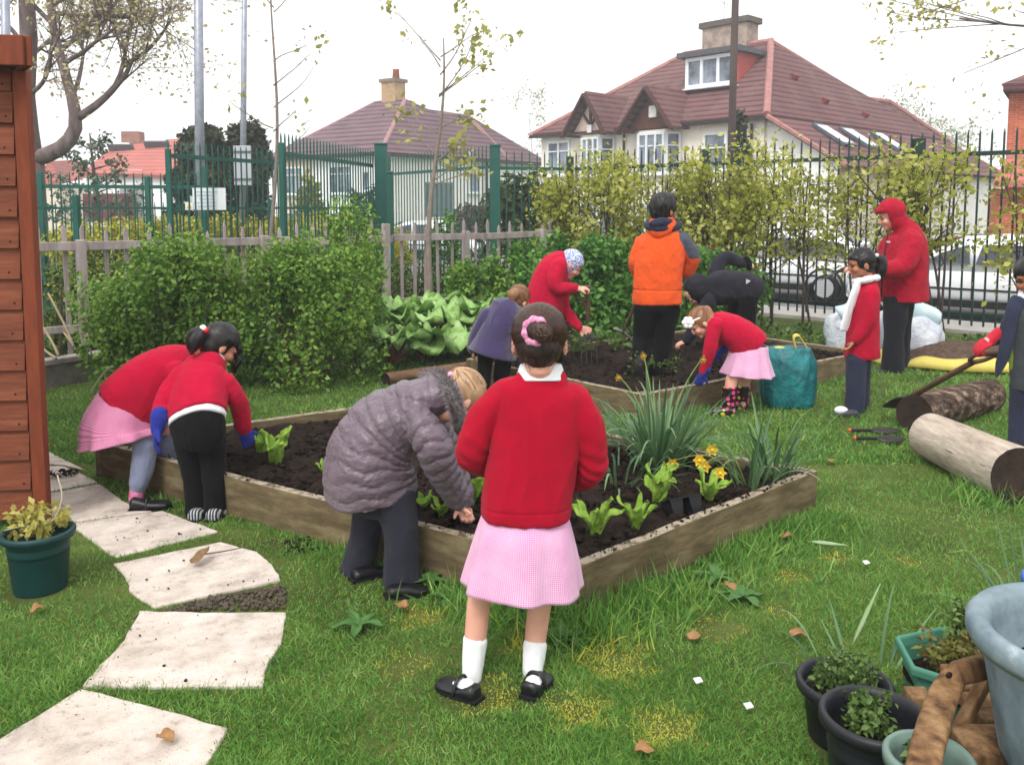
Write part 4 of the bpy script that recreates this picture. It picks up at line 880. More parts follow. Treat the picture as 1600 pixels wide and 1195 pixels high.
    # gables and bays
    for a0, a1, am, zp, infill in ((3.05, 5.58, 4.26, 5.9, 'brown'), (6.2, 8.43, 7.25, 5.95, 'timber')):
        gm = MB(); gm.prism([H(a0+.2, -.62, 4.45), H(a1-.2, -.62, 4.45), H(am, -.62, zp-.16)], B*.5); go = gm.build('gable', mat('brown_board', (92, 54, 42), .8, .3, 8) if infill == 'brown' else mat('pale_render', (206, 186, 172), .9), e)
        rr = MB(); bk = 1.7
        for aa in (a0, a1): rr.prism([H(aa, -1.0, 4.36), H(am, -1.0, zp+.02), H(am, bk, zp+.02), H(aa, bk, 4.36)], (0, 0, .1))
        rr.build('gable_roof', R, go)
        bb = MB(); 
        for aa in (a0, a1): bb.beam(H(aa, -1.05, 4.32), H(am, -1.05, zp), .08, .22, up=B)
        bb.build('bargeboard', mat('brown_paint', (70, 40, 36), .7), go)
        if infill == 'timber':
            tb = MB()
            for q0, q1 in (((am, 4.45), (am, 5.7)), ((am, 4.75), (am-.45, 5.3)), ((am, 4.75), (am+.45, 5.3)), ((a0+.3, 4.5), (a1-.3, 4.5))): tb.beam(H(q0[0], -.65, q0[1]), H(q1[0], -.65, q1[1]), .08, .12, up=B)
            tb.build('timbering', mat('brown_paint', (70, 40, 36)), go)
            MB().box(H(am, -.7, 4.62), (.22, .1, .3), M=M).build('alarm_box', mat('white_box', (226, 224, 220), .5), go)
        else: MB().box(H(am-.1, -.7, 5.05), (.34, .1, .42), M=M).build('alarm_box', mat('white_box', (226, 224, 220), .5), go)
        b0, b1 = a0+.35, a1-.35; pr = MB(); pr.prism([H(b0, 0, -.5), H(b0+.3, -.55, -.5), H(b1-.3, -.55, -.5), H(b1, 0, -.5)], (0, 0, 4.9)); bo = pr.build('bay', W, e)
        for zz in (2.75, .2):
            window(bo, H(b1-.3, -.57, zz), -A, b1-b0-.6, 1.55, 3, th=.09, transom=.68)
            p0, p1 = H(b0+.3, -.56, zz), H(b0, -.02, zz); window(bo, p0, (p1-p0), .6, 1.55, 1, th=.08, transom=.68)
            p0, p1 = H(b1, -.02, zz), H(b1-.3, -.56, zz); window(bo, p0, (p1-p0), .6, 1.55, 1, th=.08, transom=.68)
    window(e, H(2.4, -.02, 2.8), -A, 1.0, 1.4, 1, th=.1, transom=.6); window(e, H(10.2, -.02, 2.85), -A, 1.3, 1.45, 2, th=.09, transom=.7); window(e, H(2.6, -.02, .2), -A, 1.3, 1.4, 2, th=.1)
    MB().box(H(.9, -.04, .55), (.95, .08, 2.0), M=M).build('door', mat('white_door', (216, 216, 214), .5), e)
    # skylights on the lower roof
    nrm = (H(-.3, 0, 4.58)-H(-2.95, 0, 2.85)); sl = nrm.normalized(); up = B.cross(sl); up = up if up.z > 0 else -up; M2 = Matrix((B, sl, up)).transposed()
    for b in (2.6, 4.6, 7.2):
        p = H(-.5, b, 4.45)-sl*.85+up*.08; f = MB().box(p, (.95, 1.45, .1), M=M2).build('skylight', mat('lead_frame', (86, 92, 104), .5), e); MB().box(p+up*.035, (.76, 1.2, .06), M=M2).build('pane', mat('sky_glass', (216, 222, 230), .15, .05, 2, 0, 60, .6), f)
    for b, t in ((1.8, .55), (4.2, .3), (7.6, .2)):
        p = fr*(1-t)+ap*t+B*b*1.0; MB().box(p+V((0, -.1, .02)), (.3, .2, .16), M=M2).build('vent_tile', mat('vent_red', (120, 44, 40), .8), e)
def house_middle():
    C0 = V((-6.3, 42, 0)); A = V((-.83, .56, 0)).normalized(); B = V((.62, .78, 0)).normalized()
    def H(a, b, z): return C0+A*a+B*b+V((0, 0, z))
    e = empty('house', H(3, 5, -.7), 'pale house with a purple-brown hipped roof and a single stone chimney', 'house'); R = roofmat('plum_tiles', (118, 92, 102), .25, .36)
    w = MB(); w.prism([H(0, 0, -.8), H(7.2, 0, -.8), H(7.2, 12.8, -.8), H(0, 12.8, -.8)], (0, 0, 4.85)); w.build('wall', render_wall('white_render', (228, 228, 226)), e)
    MB().box(H(5.9, -.08, 1.6), (2.4, .16, 4.7), M=Matrix((A, B, V((0, 0, 1)))).transposed()).build('front_panel', render_wall('cream_panel', (206, 188, 166)), e)
    r = MB(); c, l, bl, d = H(-.35, -.35, 4.1), H(7.6, -.35, 4.1), H(7.6, 13.2, 4.1), H(-.35, 13.2, 4.1); r0, r1, w1, w2 = H(2, 3.8, 7.1), H(4.06, 3.8, 7.1), H(2, 6, 6.5), H(1.8, 8.5, 6.65)
    for pl in ([c, r0, r1, l][::-1], [l, r1, bl], [c, d, w2, w1, r0], [r0, w1, w2, d, bl, r1], [c, l, bl, d][::-1]): r.poly(pl)
    r.build('roof', R, e).modifiers.new('s', 'SOLIDIFY').thickness = -.1
    ht = MB(); ht.tube([c, r0, r1, l], .13, 8); ht.tube([r0, w1], .1, 6); ht.tube([w2, H(-.3, 9.3, 4.25)], .15, 6); ht.build('hip_tiles', mat('plum_hip', (158, 120, 122), .85, .2, 5), e)
    MB().tube([w1, H(-.3, 6.2, 4.2)], .14, 6).build('valley_lead', mat('lead', (150, 156, 170), .5), e)
    g = MB(); g.beam(c+V((0, 0, -.06)), l+V((0, 0, -.06)), .14, .14); g.beam(c+V((0, 0, -.06)), d+V((0, 0, -.06)), .14, .14); g.tube([H(-.08, 7.8, 4), H(-.08, 7.8, -.6)], .07); g.build('gutter', mat('dark_pvc', (40, 34, 36)), e)
    st = mat('buff_stone', (178, 148, 112), .9, .3, 4, .4, 30); M = Matrix((A, B, V((0, 0, 1)))).transposed()
    ch = MB().box(H(3.0, 4.0, 7.25), (.95, .8, 1.8), M=M).build('chimney', st, e, bevel=.03); MB().box(H(3.0, 4.0, 8.2), (1.12, .97, .18), M=M).build('chimney_cap', mat('grey_cap', (128, 112, 100), .9, .3, 6), ch)
    MB().lathe([(.0, 0), (.2, 0), (.17, .45), (.21, .5), (.0, .5)], H(2.8, 4, 8.29), 12).build('chimney_pot', mat('terracotta', (176, 96, 66), .8, .2, 6), ch, smooth=True)
    for z in (2.2, -.1):
        window(e, H(6.6, -.18, z), -A, 1.5, 1.4, 3, th=.08, transom=.7); window(e, H(3.4, -.02, z), -A, 1.6, 1.4, 3, th=.08, transom=.7)
    window(e, H(1.2, -.02, 2.3), -A, .6, 1.0, 1, th=.08); window(e, H(-.02, 6.3, 2.3), B, .9, 1.1, 1, th=.08); window(e, H(-.02, 10.0, 2.2), B, .7, 1.2, 1, th=.08)
    MB().box(H(4.9, -.12, .3), (.25, .1, 2.6), M=M).build('down_pipe', mat('white_box', (226, 224, 220)), e)
def simple_house(name, label, quad, zg, ridge, wall, roofm, extra=None):
    """quad: four eave corners (3D, front-left, front-right, back-right, back-left); ridge two points"""
    c = sum((V(q) for q in quad), V())/4; e = empty(name, (c.x, c.y, zg), label, 'house')
    base = [V((q[0], q[1], zg)) for q in quad]; ins = [b+(V((c.x, c.y, zg))-b)*.05 for b in base]
    MB().prism(ins, (0, 0, quad[0][2]-zg-.02)).build('wall', wall, e)
    r = MB(); a, b, c2, d = [V(q) for q in quad]; r0, r1 = [V(q) for q in ridge]
    for pl in ([a, b, r1, r0], [c2, d, r0, r1], [d, a, r0], [b, c2, r1], [a, d, c2, b]): r.poly(pl)
    r.build('roof', roofm, e).modifiers.new('s', 'SOLIDIFY').thickness = -.08; return e
def houses_far():
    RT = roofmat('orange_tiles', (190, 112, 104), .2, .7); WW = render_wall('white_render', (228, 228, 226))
    e = simple_house('house', 'white house with a bright red roof and rooflights behind the small pine', [P(128, 273, 44), P(268, 276, 44), P(330, 266, 53), P(170, 262, 53)], -.6, [P(178, 228, 48.5), P(300, 217, 48.5)], WW, RT)
    for u, v in ((190, 233), (246, 228)):
        p = P(u, v, 47.2); f = MB().box(p, (1.3, .2, .7), M=Matrix.Rotation(.75, 3, 'X')).build('skylight', mat('lead_frame', (86, 92, 104)), e); MB().box(p+V((0, -.12, .08)), (1.1, .08, .55), M=Matrix.Rotation(.75, 3, 'X')).build('pane', mat('sky_glass', (216, 222, 230)), f)
    MB().box(P(208, 222, 48.5), (1.0, .7, 1.1)).build('chimney', mat('buff_stone2', (150, 110, 96), .9, .3, 4), e)
    window(e, P(196, 296, 44.5), (1, 0, 0), .9, 1.0, 1, th=.1); MB().box(P(206, 322, 44.2), (1.1, .1, 2.0)).build('door', mat('grey_door', (150, 156, 160), .6), e)
    MB().box(P(172, 325, 43.0), (2.4, .5, 1.4)).build('garage_door', mat('maroon_paint', (96, 34, 38), .7), e)
    simple_house('house', 'small white gabled house with a red roof beside the bare tree trunk', [P(40, 287, 50), P(92, 287, 50), P(150, 272, 57), P(60, 272, 57)], -.6, [P(78, 254, 50.3), P(120, 252, 57)], render_wall('ivory_render', (224, 214, 196)), RT)
    # brick house at the right edge
    a = P(1577, 140, 22); BR = NT('brickwork'); tc = BR.n('TexCoord').outputs['Object']; s = BR.n('SeparateXYZ', Vector=tc); cb = BR.n('CombineXYZ', X=BR.math('ADD', s.outputs[0], s.outputs[1]), Y=s.outputs[2]); br = BR.n('TexBrick', Vector=cb, Scale=4.2)
    br.inputs['Color1'].default_value = (*lin((190, 100, 70)), 1); br.inputs['Color2'].default_value = (*lin((162, 76, 56)), 1); br.inputs['Mortar'].default_value = (*lin((186, 160, 140)), 1); br.inputs['Mortar Size'].default_value = .015
    MC['brick'] = BR.done(BR.mix(.3, br.outputs[0], BR.ramp(BR.noise(5, 4), [(.3, lin((150, 70, 52))), (.7, lin((204, 120, 90)))])), .9, .2)
    e = empty('house', (a.x+3, a.y+3, -.5), 'orange brick house standing at the edge of the frame behind the tall fence', 'house'); MB().prism([(a.x, a.y, -.6), (a.x+8, a.y-3, -.6), (a.x+13, a.y+5, -.6), (a.x+5.5, a.y+8, -.6)], (0, 0, a.z+.6)).build('wall', MC['brick'], e)
    r = MB(); q = [V((a.x-.35, a.y-.35, a.z)), V((a.x+8.3, a.y-3.4, a.z)), V((a.x+13.5, a.y+5, a.z)), V((a.x+5.4, a.y+8.4, a.z))]; t = sum(q, V())/4+V((0, 0, 2.6))
    for i in range(4): r.poly([q[i], q[(i+1) % 4], t])
    r.poly(q[::-1]); r.build('roof', MC['red_tiles'], e).modifiers.new('s', 'SOLIDIFY').thickness = -.1
    p = MB(); b = P(1552, 293, 20.5); p.prism([b, b+V((6, -1.5, 0)), b+V((6, .3, .75)), b+V((1.1, 1.4, .75))], (0, 0, .12)); p.build('porch_roof', RT, e); MB().prism([(b.x+.3, b.y+.4, -.5), (b.x+6, b.y-1.1, -.5), (b.x+6, b.y+1, -.5), (b.x+.8, b.y+1.6, -.5)], (0, 0, b.z+.48)).build('porch_wall', MC['brick'], e)
    g = MB(); along = V((.738, -.674, 0)); o = V((.9, 13.6, 0))+FD*13.6
    for s0, s1 in ((-9.5, -4), (-1, 14),): 
        g = MB(); g.beam(o+along*s0+V((0, 0, -.05)), o+along*s1+V((0, 0, -.05)), .22, .9); w = g.build('garden_wall', MC['brick'], None, o+along*s0)
        tag(w, 'low brick garden wall in front of the ' + ('pale hipped house across the road' if s0 < -5 else 'cream house across the road'), 'garden wall', 'brick garden walls')
def palisade(name, label, A, B, zr, zb, tip, sp=.12, posts=(), pr=.05, base=None, rad=.011, group='green metal fences', rails2=None, rail=.05, cat='metal fence'):
    A, B = V(A), V(B); L = (B-A).length; d = (B-A)/L; e = empty(name, A, label, cat, group); gm = mat('green_paint', (20, 84, 74), .45, .2, 6, .05, 60, .4) if 'leafy' not in label else mat('dark_green_paint', (20, 52, 48), .45, .2, 6, .05, 60, .4); n = int(L/sp); m = MB()
    for i in range(n+1):
        p = A+d*(L*i/n); m.tube([(p.x, p.y, zb-.12), (p.x, p.y, tip-.05), (p.x, p.y, tip)], [rad, rad, rad*.4], n=5)
    for z in (zr, zb)+tuple(rails2 or ()): m.beam((A.x, A.y, z), (B.x, B.y, z), .014, rail)
    m.build('railing_panel', gm, e)
    for t, h in posts:
        p = A+d*(L*t); b = gz(p.x, p.y) if base is None else base; MB().box((p.x, p.y, (b+h)/2), (pr*2, pr*2, h-b)).build('post', gm, e, bevel=.006)
    return e
def fences():
    al = V((.738, -.674, 0)); A = V((.9, 13.6, 0)); pos = []
    L = 8.2; t1455 = 5.15
    palisade('metal_fence', 'tall green railing fence behind the row of leafy young trees', A, A+al*L, 2.1, .3, 2.36, .12, [(0, 2.3), (.29, 2.3), (t1455/L, 2.3), (.97, 2.3)], .055, rad=.0125)
    palisade('metal_fence', 'short green railing length right of the tall double gateposts', (-.2, 13.2, 0), (.85, 13.58, 0), 2.1, .3, 2.36, .12, [], .055)
    palisade('metal_gate', 'open green gate leaf reaching from the right gatepost toward the middle', (-.33, 13.25, 0), (-2.3, 16.2, 0), 2.12, .3, 2.45, .11, [(1, 2.5)], .04, group='green gates', cat='gate')
    palisade('metal_gate', 'open green gate leaf with a dark end post standing left of the middle gateposts', (-2.05, 12.9, 0), (-2.62, 9.95, 0), 2.12, .35, 2.35, .1, [(1, 2.24)], .028, group='green gates', cat='gate')
    palisade('metal_gate', 'green gate leaf by the grey lamp post with a white notice on it', (-4.08, 10.4, 0), (-3.2, 12.2, 0), 2.12, .35, 2.3, .1, [(0, 2.2), (1, 2.3)], .03, group='green gates', cat='gate')
    palisade('metal_fence', 'green railing fence crossing in front of the white far houses', (-6.9, 12.1, 0), (-4.3, 12.6, 0), 1.8, .3, 2.0, .12, [(.13, 2.0), (.66, 1.95), (.95, 2.1)], .035)
    palisade('metal_fence', 'low thin green railing running behind the grey picket fence', (-6.2, 10.3, 0), (-2.0, 12.4, 0), 1.5, .3, 1.58, .1, [(.2, 1.66), (.7, 1.62)], .035, rad=.007, rail=.03)
    g = mat('green_paint', (22, 66, 56))
    for u, Y, h, w, lab in ((596, 12.9, 2.42, .17, 'thick green gatepost in the middle of the open gates'), (774, 13.2, 2.42, .15, 'thick green gatepost between the gate and the hedge fence'), (610, 12.7, 2.0, .08, 'thinner green post beside the thick middle gatepost')):
        p = P(u, 300, Y); o = MB().box((p.x, p.y, h/2), (w, w, h)).box((p.x, p.y, h+.015), (w+.02, w+.02, .03)).build('gatepost', g, None, (p.x, p.y, 0), bevel=.006); tag(o, lab, 'gatepost', 'green gateposts')
    # notice boards
    c = P(327, 311, 11.1); s = MB().box(c, (.42, .02, .28)).build('notice_board', mat('white_sign', (224, 228, 232), .5, .03), None, c); tag(s, 'white notice board with faint blue text fixed to the green gate', 'sign')
    t = MB()
    for i in range(5): t.box(c+V((-.03-.02*(i % 2), -.013, .09-.045*i)), (.28-.05*(i % 3), .006, .012))
    t.build('text_lines', mat('faint_blue', (190, 200, 218), .6), s)
    c = P(296, 322, 11.0); s = MB().box(c, (.1, .02, .1)).build('warning_sign', mat('white_sign', (224, 228, 232)), None, c); tag(s, 'tiny white warning sign with a yellow triangle low on the gate', 'sign'); MB().prism([c+V((-.035, -.014, -.03)), c+V((.035, -.014, -.03)), c+V((0, -.014, .035))], (0, .003, 0)).build('triangle', mat('yellow_paint', (226, 184, 40), .5), s)
    c = P(686, 312, 12.6); s = MB().box(c, (.4, .02, .5)).build('sign_board', mat('grey_green', (108, 128, 128), .6, .1), None, c); tag(s, 'back of a grey-green ribbed sign fixed to the gate near the sapling', 'sign'); r = MB()
    for i in range(6): r.box(c+V((-.17+.068*i, -.02, 0)), (.022, .02, .48))
    r.build('rib', mat('grey_green_dark', (80, 98, 98), .6), s)
    # galvanised poles, lamp posts
    gal = mat('galvanised', (150, 154, 168), .45, .25, 12, .1, 60, .5, metal=.35)
    def pole(name, lab, u0, v0, u1, Y, w0, w1, z1, m, cat):
        b = P(u1, 350, Y); b.z = gz(b.x, b.y); t = P(u0, v0, Y); t = b+(t-b)*(1.35); return tag(MB().tube([b, t], [w0, w1], n=14).build(name, m, None, b, smooth=True), lab, cat, 'street poles')
    pole('lamp_post', 'thick pale galvanised pole in front of the dark conifer', 310, 0, 310, 13.5, .075, .066, 0, gal, 'pole')
    o = pole('sign_pole', 'thin pale galvanised pole carrying the back of a grey sign', 382, 0, 374, 13, .05, .036, 0, gal, 'pole')
    c = P(379, 259, 12.9); s = MB().box(c, (.26, .015, .58)).build('sign_plate', mat('grey_plate', (176, 178, 184), .5, .1), None, c, bevel=.01); tag(s, 'grey back of a street sign plate on the thin pole', 'sign'); [MB().box(c+V((0, -.012, dz)), (.26, .012, .03)).build('bracket', mat('grey_bracket', (96, 98, 110), .5), s) for dz in (.2, -.2)]
    pole('telegraph_pole', 'dark wooden telegraph pole in front of the big red roof', 1149, 0, 1139, 22, .1, .085, 0, mat('pole_wood', (78, 66, 64), .9, .3, 6, .4, 40, stretch=(1, 1, .1)), 'telegraph pole')
    pole('pole', 'pale grey pole rising behind the shed roof', 8, 0, 8, 9.5, .05, .045, 0, gal, 'pole')
    # wooden picket fence
    gw = mat('grey_wood', (176, 164, 162), .9, .3, 10, .4, 60, .1, c2=(124, 114, 114), stretch=(1, 1, .15)); A, B = V((-5.6, 7.0, 0)), V((.6, 12.6, 0)); d = (B-A); L = d.length; d /= L; nn = V((-d.y, d.x, 0)); e = empty('picket_fence', A, 'weathered grey wooden picket fence behind the bushes', 'fence'); m = MB(); n = int(L/.2)
    for i in range(n+1):
        if (i % 12) == 3 and i > 20: continue
        h = 1.26+random.uniform(-.06, .05); p = A+d*(L*i/n+random.uniform(-.03, .03)); w = random.uniform(.014, .021); lean = random.uniform(-.02, .02); b0 = p-d*w+nn*.035; b1 = p+d*w+nn*.035; u = V((lean, 0, h)); m.prism([b0, b1, b1+u, (b0+b1)/2+u+V((0, 0, .05)), b0+u], nn*.022)
    m.build('pickets', gw, e)
    for z in (1.13, .35):
        k = 6
        for i in range(k): MB().beam(A+d*(L*i/k)+V((0, 0, z+random.uniform(-.015, .015))), A+d*(L*(i+1)/k-.01)+V((0, 0, z+random.uniform(-.015, .015))), .045, .085 if z > 1 else .07).build('rail', gw, e, bevel=.006)
    for t in (.02, .235, .46, .65, .8, .97):
        p = A+d*(L*t); MB().box(p+V((0, 0, .6))-nn*.045, (.085, .085, 1.2 if t != .65 else 1.42), rz=math.atan2(d.y, d.x)).build('post', gw, e, bevel=.01)
    a, b = P(20, 588, 6.9), P(165, 556, 7.6); a.z = b.z = 0; w = tag(MB().beam(a+V((0, 0, .1)), b+V((0, 0, .1)), .1, .2).build('border_wall', mat('concrete_block', (118, 112, 108), .95, .35, 8, .5, 50), None, a), 'low mossy concrete block edging in front of the picket fence', 'edging'); MB().beam(a+V((0, 0, .225)), b+V((0, 0, .225)), .13, .05).build('plank', gw, w, bevel=.008)
def car(c, yaw, label, L=4.2, W=1.75, Hh=1.48, hatch=True):
    """built facing +x then turned; c = ground point"""
    e = empty('parked_car', c, label, 'car', 'white parked cars'); M = Matrix.Rotation(yaw, 3, 'Z'); c = V(c)
    def T(x, y, z): return c+M @ V((x, y, z))
    wp = mat('white_paint', (226, 228, 232), .25, .04, 2, 0, 60, .5, coat=.6); gl = mat('car_glass', (38, 46, 56), .05, .2, 1.5, 0, 60, .7); bk = mat('black_trim', (22, 22, 24), .5)
    body = MB(); prof = [(-L/2, .35), (-L/2+.02, .75), (-L/2+.12, .95), (-L/4, .98), (L*.18, .95), (L*.36, .86), (L/2-.06, .68), (L/2, .45), (L/2-.04, .3)]; R = []
    for x, zt in prof:
        wd = W/2*(1-.12*abs(x/(L/2))**4); row = []
        for a in np.linspace(0, 2*math.pi, 20, endpoint=False):
            ca, sa = math.cos(a), math.sin(a); zc, hh = (zt+.25)/2, (zt-.25)/2; row.append(T(x, wd*math.copysign(abs(ca)**.45, ca), zc+hh*math.copysign(abs(sa)**.5, sa)))
        R.append(row)
    body.rings(R); b = body.build('body', wp, e, smooth=True)
    cab = MB(); R = []; cp_ = [(-L*.47, .92, .1), (-L*.43, 1.22, .12), (-L*.3, Hh-.05, .2), (-L*.08, Hh, .24), (L*.08, Hh-.06, .22), (L*.2, 1.15, .12), (L*.27, .93, .06)]
    for x, zt, ins in cp_:
        row = []
        for y, z in ((-W/2+.06, .85), (-W/2+.08+ins*.45, .9+(zt-.9)*.6), (-W/2+.12+ins, zt-.03), (0, zt+.01), (W/2-.12-ins, zt-.03), (W/2-.08-ins*.45, .9+(zt-.9)*.6), (W/2-.06, .85)): row.append(T(x, y, max(z, .85)))
        R.append(row)
    cab.rings(R); k = cab.build('cabin', wp, e, smooth=True)
    for s in (-1, 1):
        g = MB(); yy = s*(W/2-.03)
        for x0, x1 in ((-L*.4, -L*.2), (-L*.18, L*.0), (L*.02, L*.2)):
            zt0 = 1.3 if x0 > -L*.35 else 1.2; zt1 = 1.3 if x1 < L*.1 else 1.06
            g.prism([T(x0, yy+.0*s, .97), T(x1, yy, .97), T(x1-.06, yy-s*.16, zt1), T(x0+.06, yy-s*.16, zt0)], M @ V((0, s*.02, .004)))
        g.build('side_window', gl, e)
    sm = MB()
    for s in (-1, 1):
        for x in (-L*.19, L*.01, L*.22): sm.box(T(x, s*(W/2-.012), .66), (.012, .03, .55), M=M)
        sm.box(T(0, s*(W/2-.03), .3), (L*.5, .08, .12), M=M); sm.box(T(-.0, s*(W/2-.008), .55), (L*.56, .02, .035), M=M)
    sm.build('trim', bk, e)
    for x in (-L*.31, L*.31):
        for s in (-1, 1): MB().lathe([(.35, -.08), (.39, -.1), (.39, .1), (.35, .1)], T(x, s*(W/2-.085), .33), 24, M @ Matrix.Rotation(math.pi/2, 3, 'X')).build('wheel_arch', bk, e, smooth=True)
    wsf = MB(); wsf.prism([T(L*.265, -.66, .97), T(L*.265, .66, .97), T(L*.11, .55, Hh-.1), T(L*.11, -.55, Hh-.1)], M @ V((.03, 0, .03))); wsf.build('windscreen', gl, e); rw = MB(); rw.prism([T(-L*.47, -.6, 1.0), T(-L*.47, .6, 1.0), T(-L*.37, .5, Hh-.12), T(-L*.37, -.5, Hh-.12)], M @ V((-.03, 0, .03))); rw.build('rear_window', gl, e)
    for x in (-L*.31, L*.31):
        for s in (-1, 1):
            Mw = M @ Matrix.Rotation(math.pi/2, 3, 'X'); o = MB().lathe([(.0, -.1), (.24, -.1), (.31, -.08), (.31, .08), (.24, .1), (0, .1)], T(x, s*(W/2-.12), .31), 20, Mw).build('wheel', bk, e, smooth=True); MB().lathe([(.0, -.115), (.2, -.108), (.2, .108), (0, .115)], T(x, s*(W/2-.12), .31), 12, Mw).build('hub', mat('alloy', (168, 170, 174), .45, .1), o)
    for s in (-1, 1):
        MB().ell(T(L/2-.1, s*.6, .66), (.14, .18, .09), M).build('headlight', mat('lamp_glass', (190, 196, 204), .15), e, smooth=True); MB().ell(T(-L/2+.08, s*.66, .85), (.1, .12, .13), M).build('tail_light', mat('red_lamp', (150, 20, 24), .3), e, smooth=True); MB().ell(T(L*.2, s*(W/2+.06), 1.0), (.08, .1, .07), M).build('wing_mirror', wp, e, smooth=True)
    for s in (1,): MB().box(T(L/2-.01, 0, .45), (.03, .5, .11), M=M).build('number_plate', mat('plate', (210, 206, 190), .5), e)
def cars():
    y = math.atan2(-.674, .738); a = P(690, 400, 33); a.z = -.42; car(a, y+.25, 'white hatchback seen through the picket fence by the middle gateposts')
    b = P(1545, 430, 15.2); b.z = -.42; car(b, y+math.pi, 'white car parked behind the adult in the red waterproof', 4.4); c = P(1215, 420, 19); c.z = -.42; car(c, y+math.pi+.05, 'white car half hidden by the leafy young trees above the black raincoat child', 4.3)
def shed():
    A = V((-2.235, 4.02, 0)); fl = V((-1, -.12, 0)).normalized(); bk = V((-.62, .8, 0)).normalized(); e = empty('garden_shed', A, 'orange-brown timber shed with overlapping boards cut by the left frame edge', 'shed')
    t = NT('stained_boards'); n = t.noise(4, 6, .65, stretch=(1, 1, 9)); kn = t.n('TexVoronoi', Vector=t.obj(), Scale=3.1); k = t.ramp(kn.outputs['Distance'], [(.03, 1), (.075, 0)])
    col = t.ramp(n, [(.25, lin((82, 42, 28))), (.5, lin((114, 60, 40))), (.75, lin((136, 78, 52)))]); col = t.mix(t.math('MULTIPLY', k, .75), col, lin((58, 26, 16))); MC['boards'] = t.done(col, .7, .25, t.bump(t.noise(12, 4, .6, stretch=(1, 1, 8)), .25, .008)); bd = MC['boards']; trim = mat('stained_trim', (120, 56, 32), .7, .3, 6, .2, 40, stretch=(6, 6, 1))
    z = 2.12; h = .142; rows = int(z/h)+1
    for dname, d, n, Lg in (('front_wall', fl, V((.12, -1, 0)).normalized(), 2.2), ('side_wall', bk, V((.8, .62, 0)).normalized(), 1.8)):
        m = MB()
        for i in range(rows):
            z0 = .04+i*h; a = A+d*.035
            m.prism([a+V((0, 0, z0))+n*.028, a+V((0, 0, z0+h+.012))+n*.008, a+V((0, 0, z0+h+.012))-n*.006, a+V((0, 0, z0))-n*.006], d*Lg)
        m.build(dname, bd, e)
    nl = MB()
    for i in range(rows):
        for s in (.1,): nl.ell(A+fl*(.07+random.uniform(-.01, .01))+V((.0, -.026, .04+i*h+.03)), (.005, .004, .005), None, 6, 4)
    nl.build('nails', mat('rusty_nail', (40, 24, 20), .7), e)
    MB().box(A+V((.012, -.015, 1.06)), (.06, .06, 2.12), rz=.1).build('corner_post', trim, e, bevel=.004)
    r = MB(); c = A+V((.085, -.14, 2.13)); r.prism([c, c+fl*2.6, c+fl*2.6+bk*2.3, c+bk*2.0], (0, 0, .03)); ro = r.build('roof', mat('roof_felt', (70, 62, 58), .9), e)
    MB().beam(c+V((.02, -.012, .055)), c+fl*2.6+V((0, -.012, .055)), .025, .13).build('fascia', trim, ro, bevel=.004); MB().beam(c+V((.034, .0, .055)), c+bk*2.3+V((.034, 0, .055)), .025, .13).build('bargeboard', trim, ro, bevel=.004)
# ================================================================== VEGETATION
LEAF = (np.array([[0, 0, 0], [.45, .3, .1], [.5, 0, 0], [.45, -.3, .1], [1, 0, -.12]]), np.array([[0, 2, 1], [0, 3, 2], [1, 2, 4], [2, 3, 4]]))
CARD = (np.array([[0, 0, 0], [.5, .32, .06], [1, 0, -.05], [.5, -.32, .06]]), np.array([[0, 3, 2], [0, 2, 1]]))
BLADE = (np.array([[0, .5, 0], [0, -.5, 0], [.55, .38, .12], [.55, -.38, .12], [1, 0, .42]]), np.array([[0, 1, 3], [0, 3, 2], [2, 3, 4]]))
def scatter(tpl, pos, along, nrm, size, width=1.0):
    pos, along, nrm = [np.asarray(a, dtype=float) for a in (pos, along, nrm)]; along /= np.linalg.norm(along, axis=1, keepdims=True)+1e-9
    nrm = nrm-along*np.sum(nrm*along, 1, keepdims=True); nrm /= np.linalg.norm(nrm, axis=1, keepdims=True)+1e-9; sd = np.cross(nrm, along); tv, tf = tpl; n, k = len(pos), len(tv)
    size = np.broadcast_to(np.asarray(size, dtype=float), (n,)); width = np.broadcast_to(np.asarray(width, dtype=float), (n,))
    Vv = pos[:, None]+size[:, None, None]*(tv[None, :, 0:1]*along[:, None]+tv[None, :, 1:2]*sd[:, None]*width[:, None, None]+tv[None, :, 2:3]*nrm[:, None])
    F = tf[None]+(np.arange(n)*k)[:, None, None]; return Vv.reshape(-1, 3), F.reshape(-1, tf.shape[1])
def rdir(n, up=0.0):
    v = rng.normal(size=(n, 3)); v /= np.linalg.norm(v, axis=1, keepdims=True); v[:, 2] += up; return v
def foliage(lumps, size, tpl=CARD, up=.5, out=.8, hollow=.55):
    """lumps: (center, (rx,ry,rz), n) -> leaf mesh arrays"""
    P_, N_ = [], []
    for c, r, n in lumps:
        d = rdir(n); d /= np.linalg.norm(d, axis=1, keepdims=True); rad = hollow+(1-hollow)*rng.random(n)**.6*1.12
        P_.append(np.array(c)+d*np.array(r)*rad[:, None]); N_.append(d*out+rdir(n)*.7+np.array([0, 0, up]))
    pos, nr = np.concatenate(P_), np.concatenate(N_); al = rdir(len(pos), -.1); return scatter(tpl, pos, al, nr, size*(.6+.8*rng.random(len(pos))))
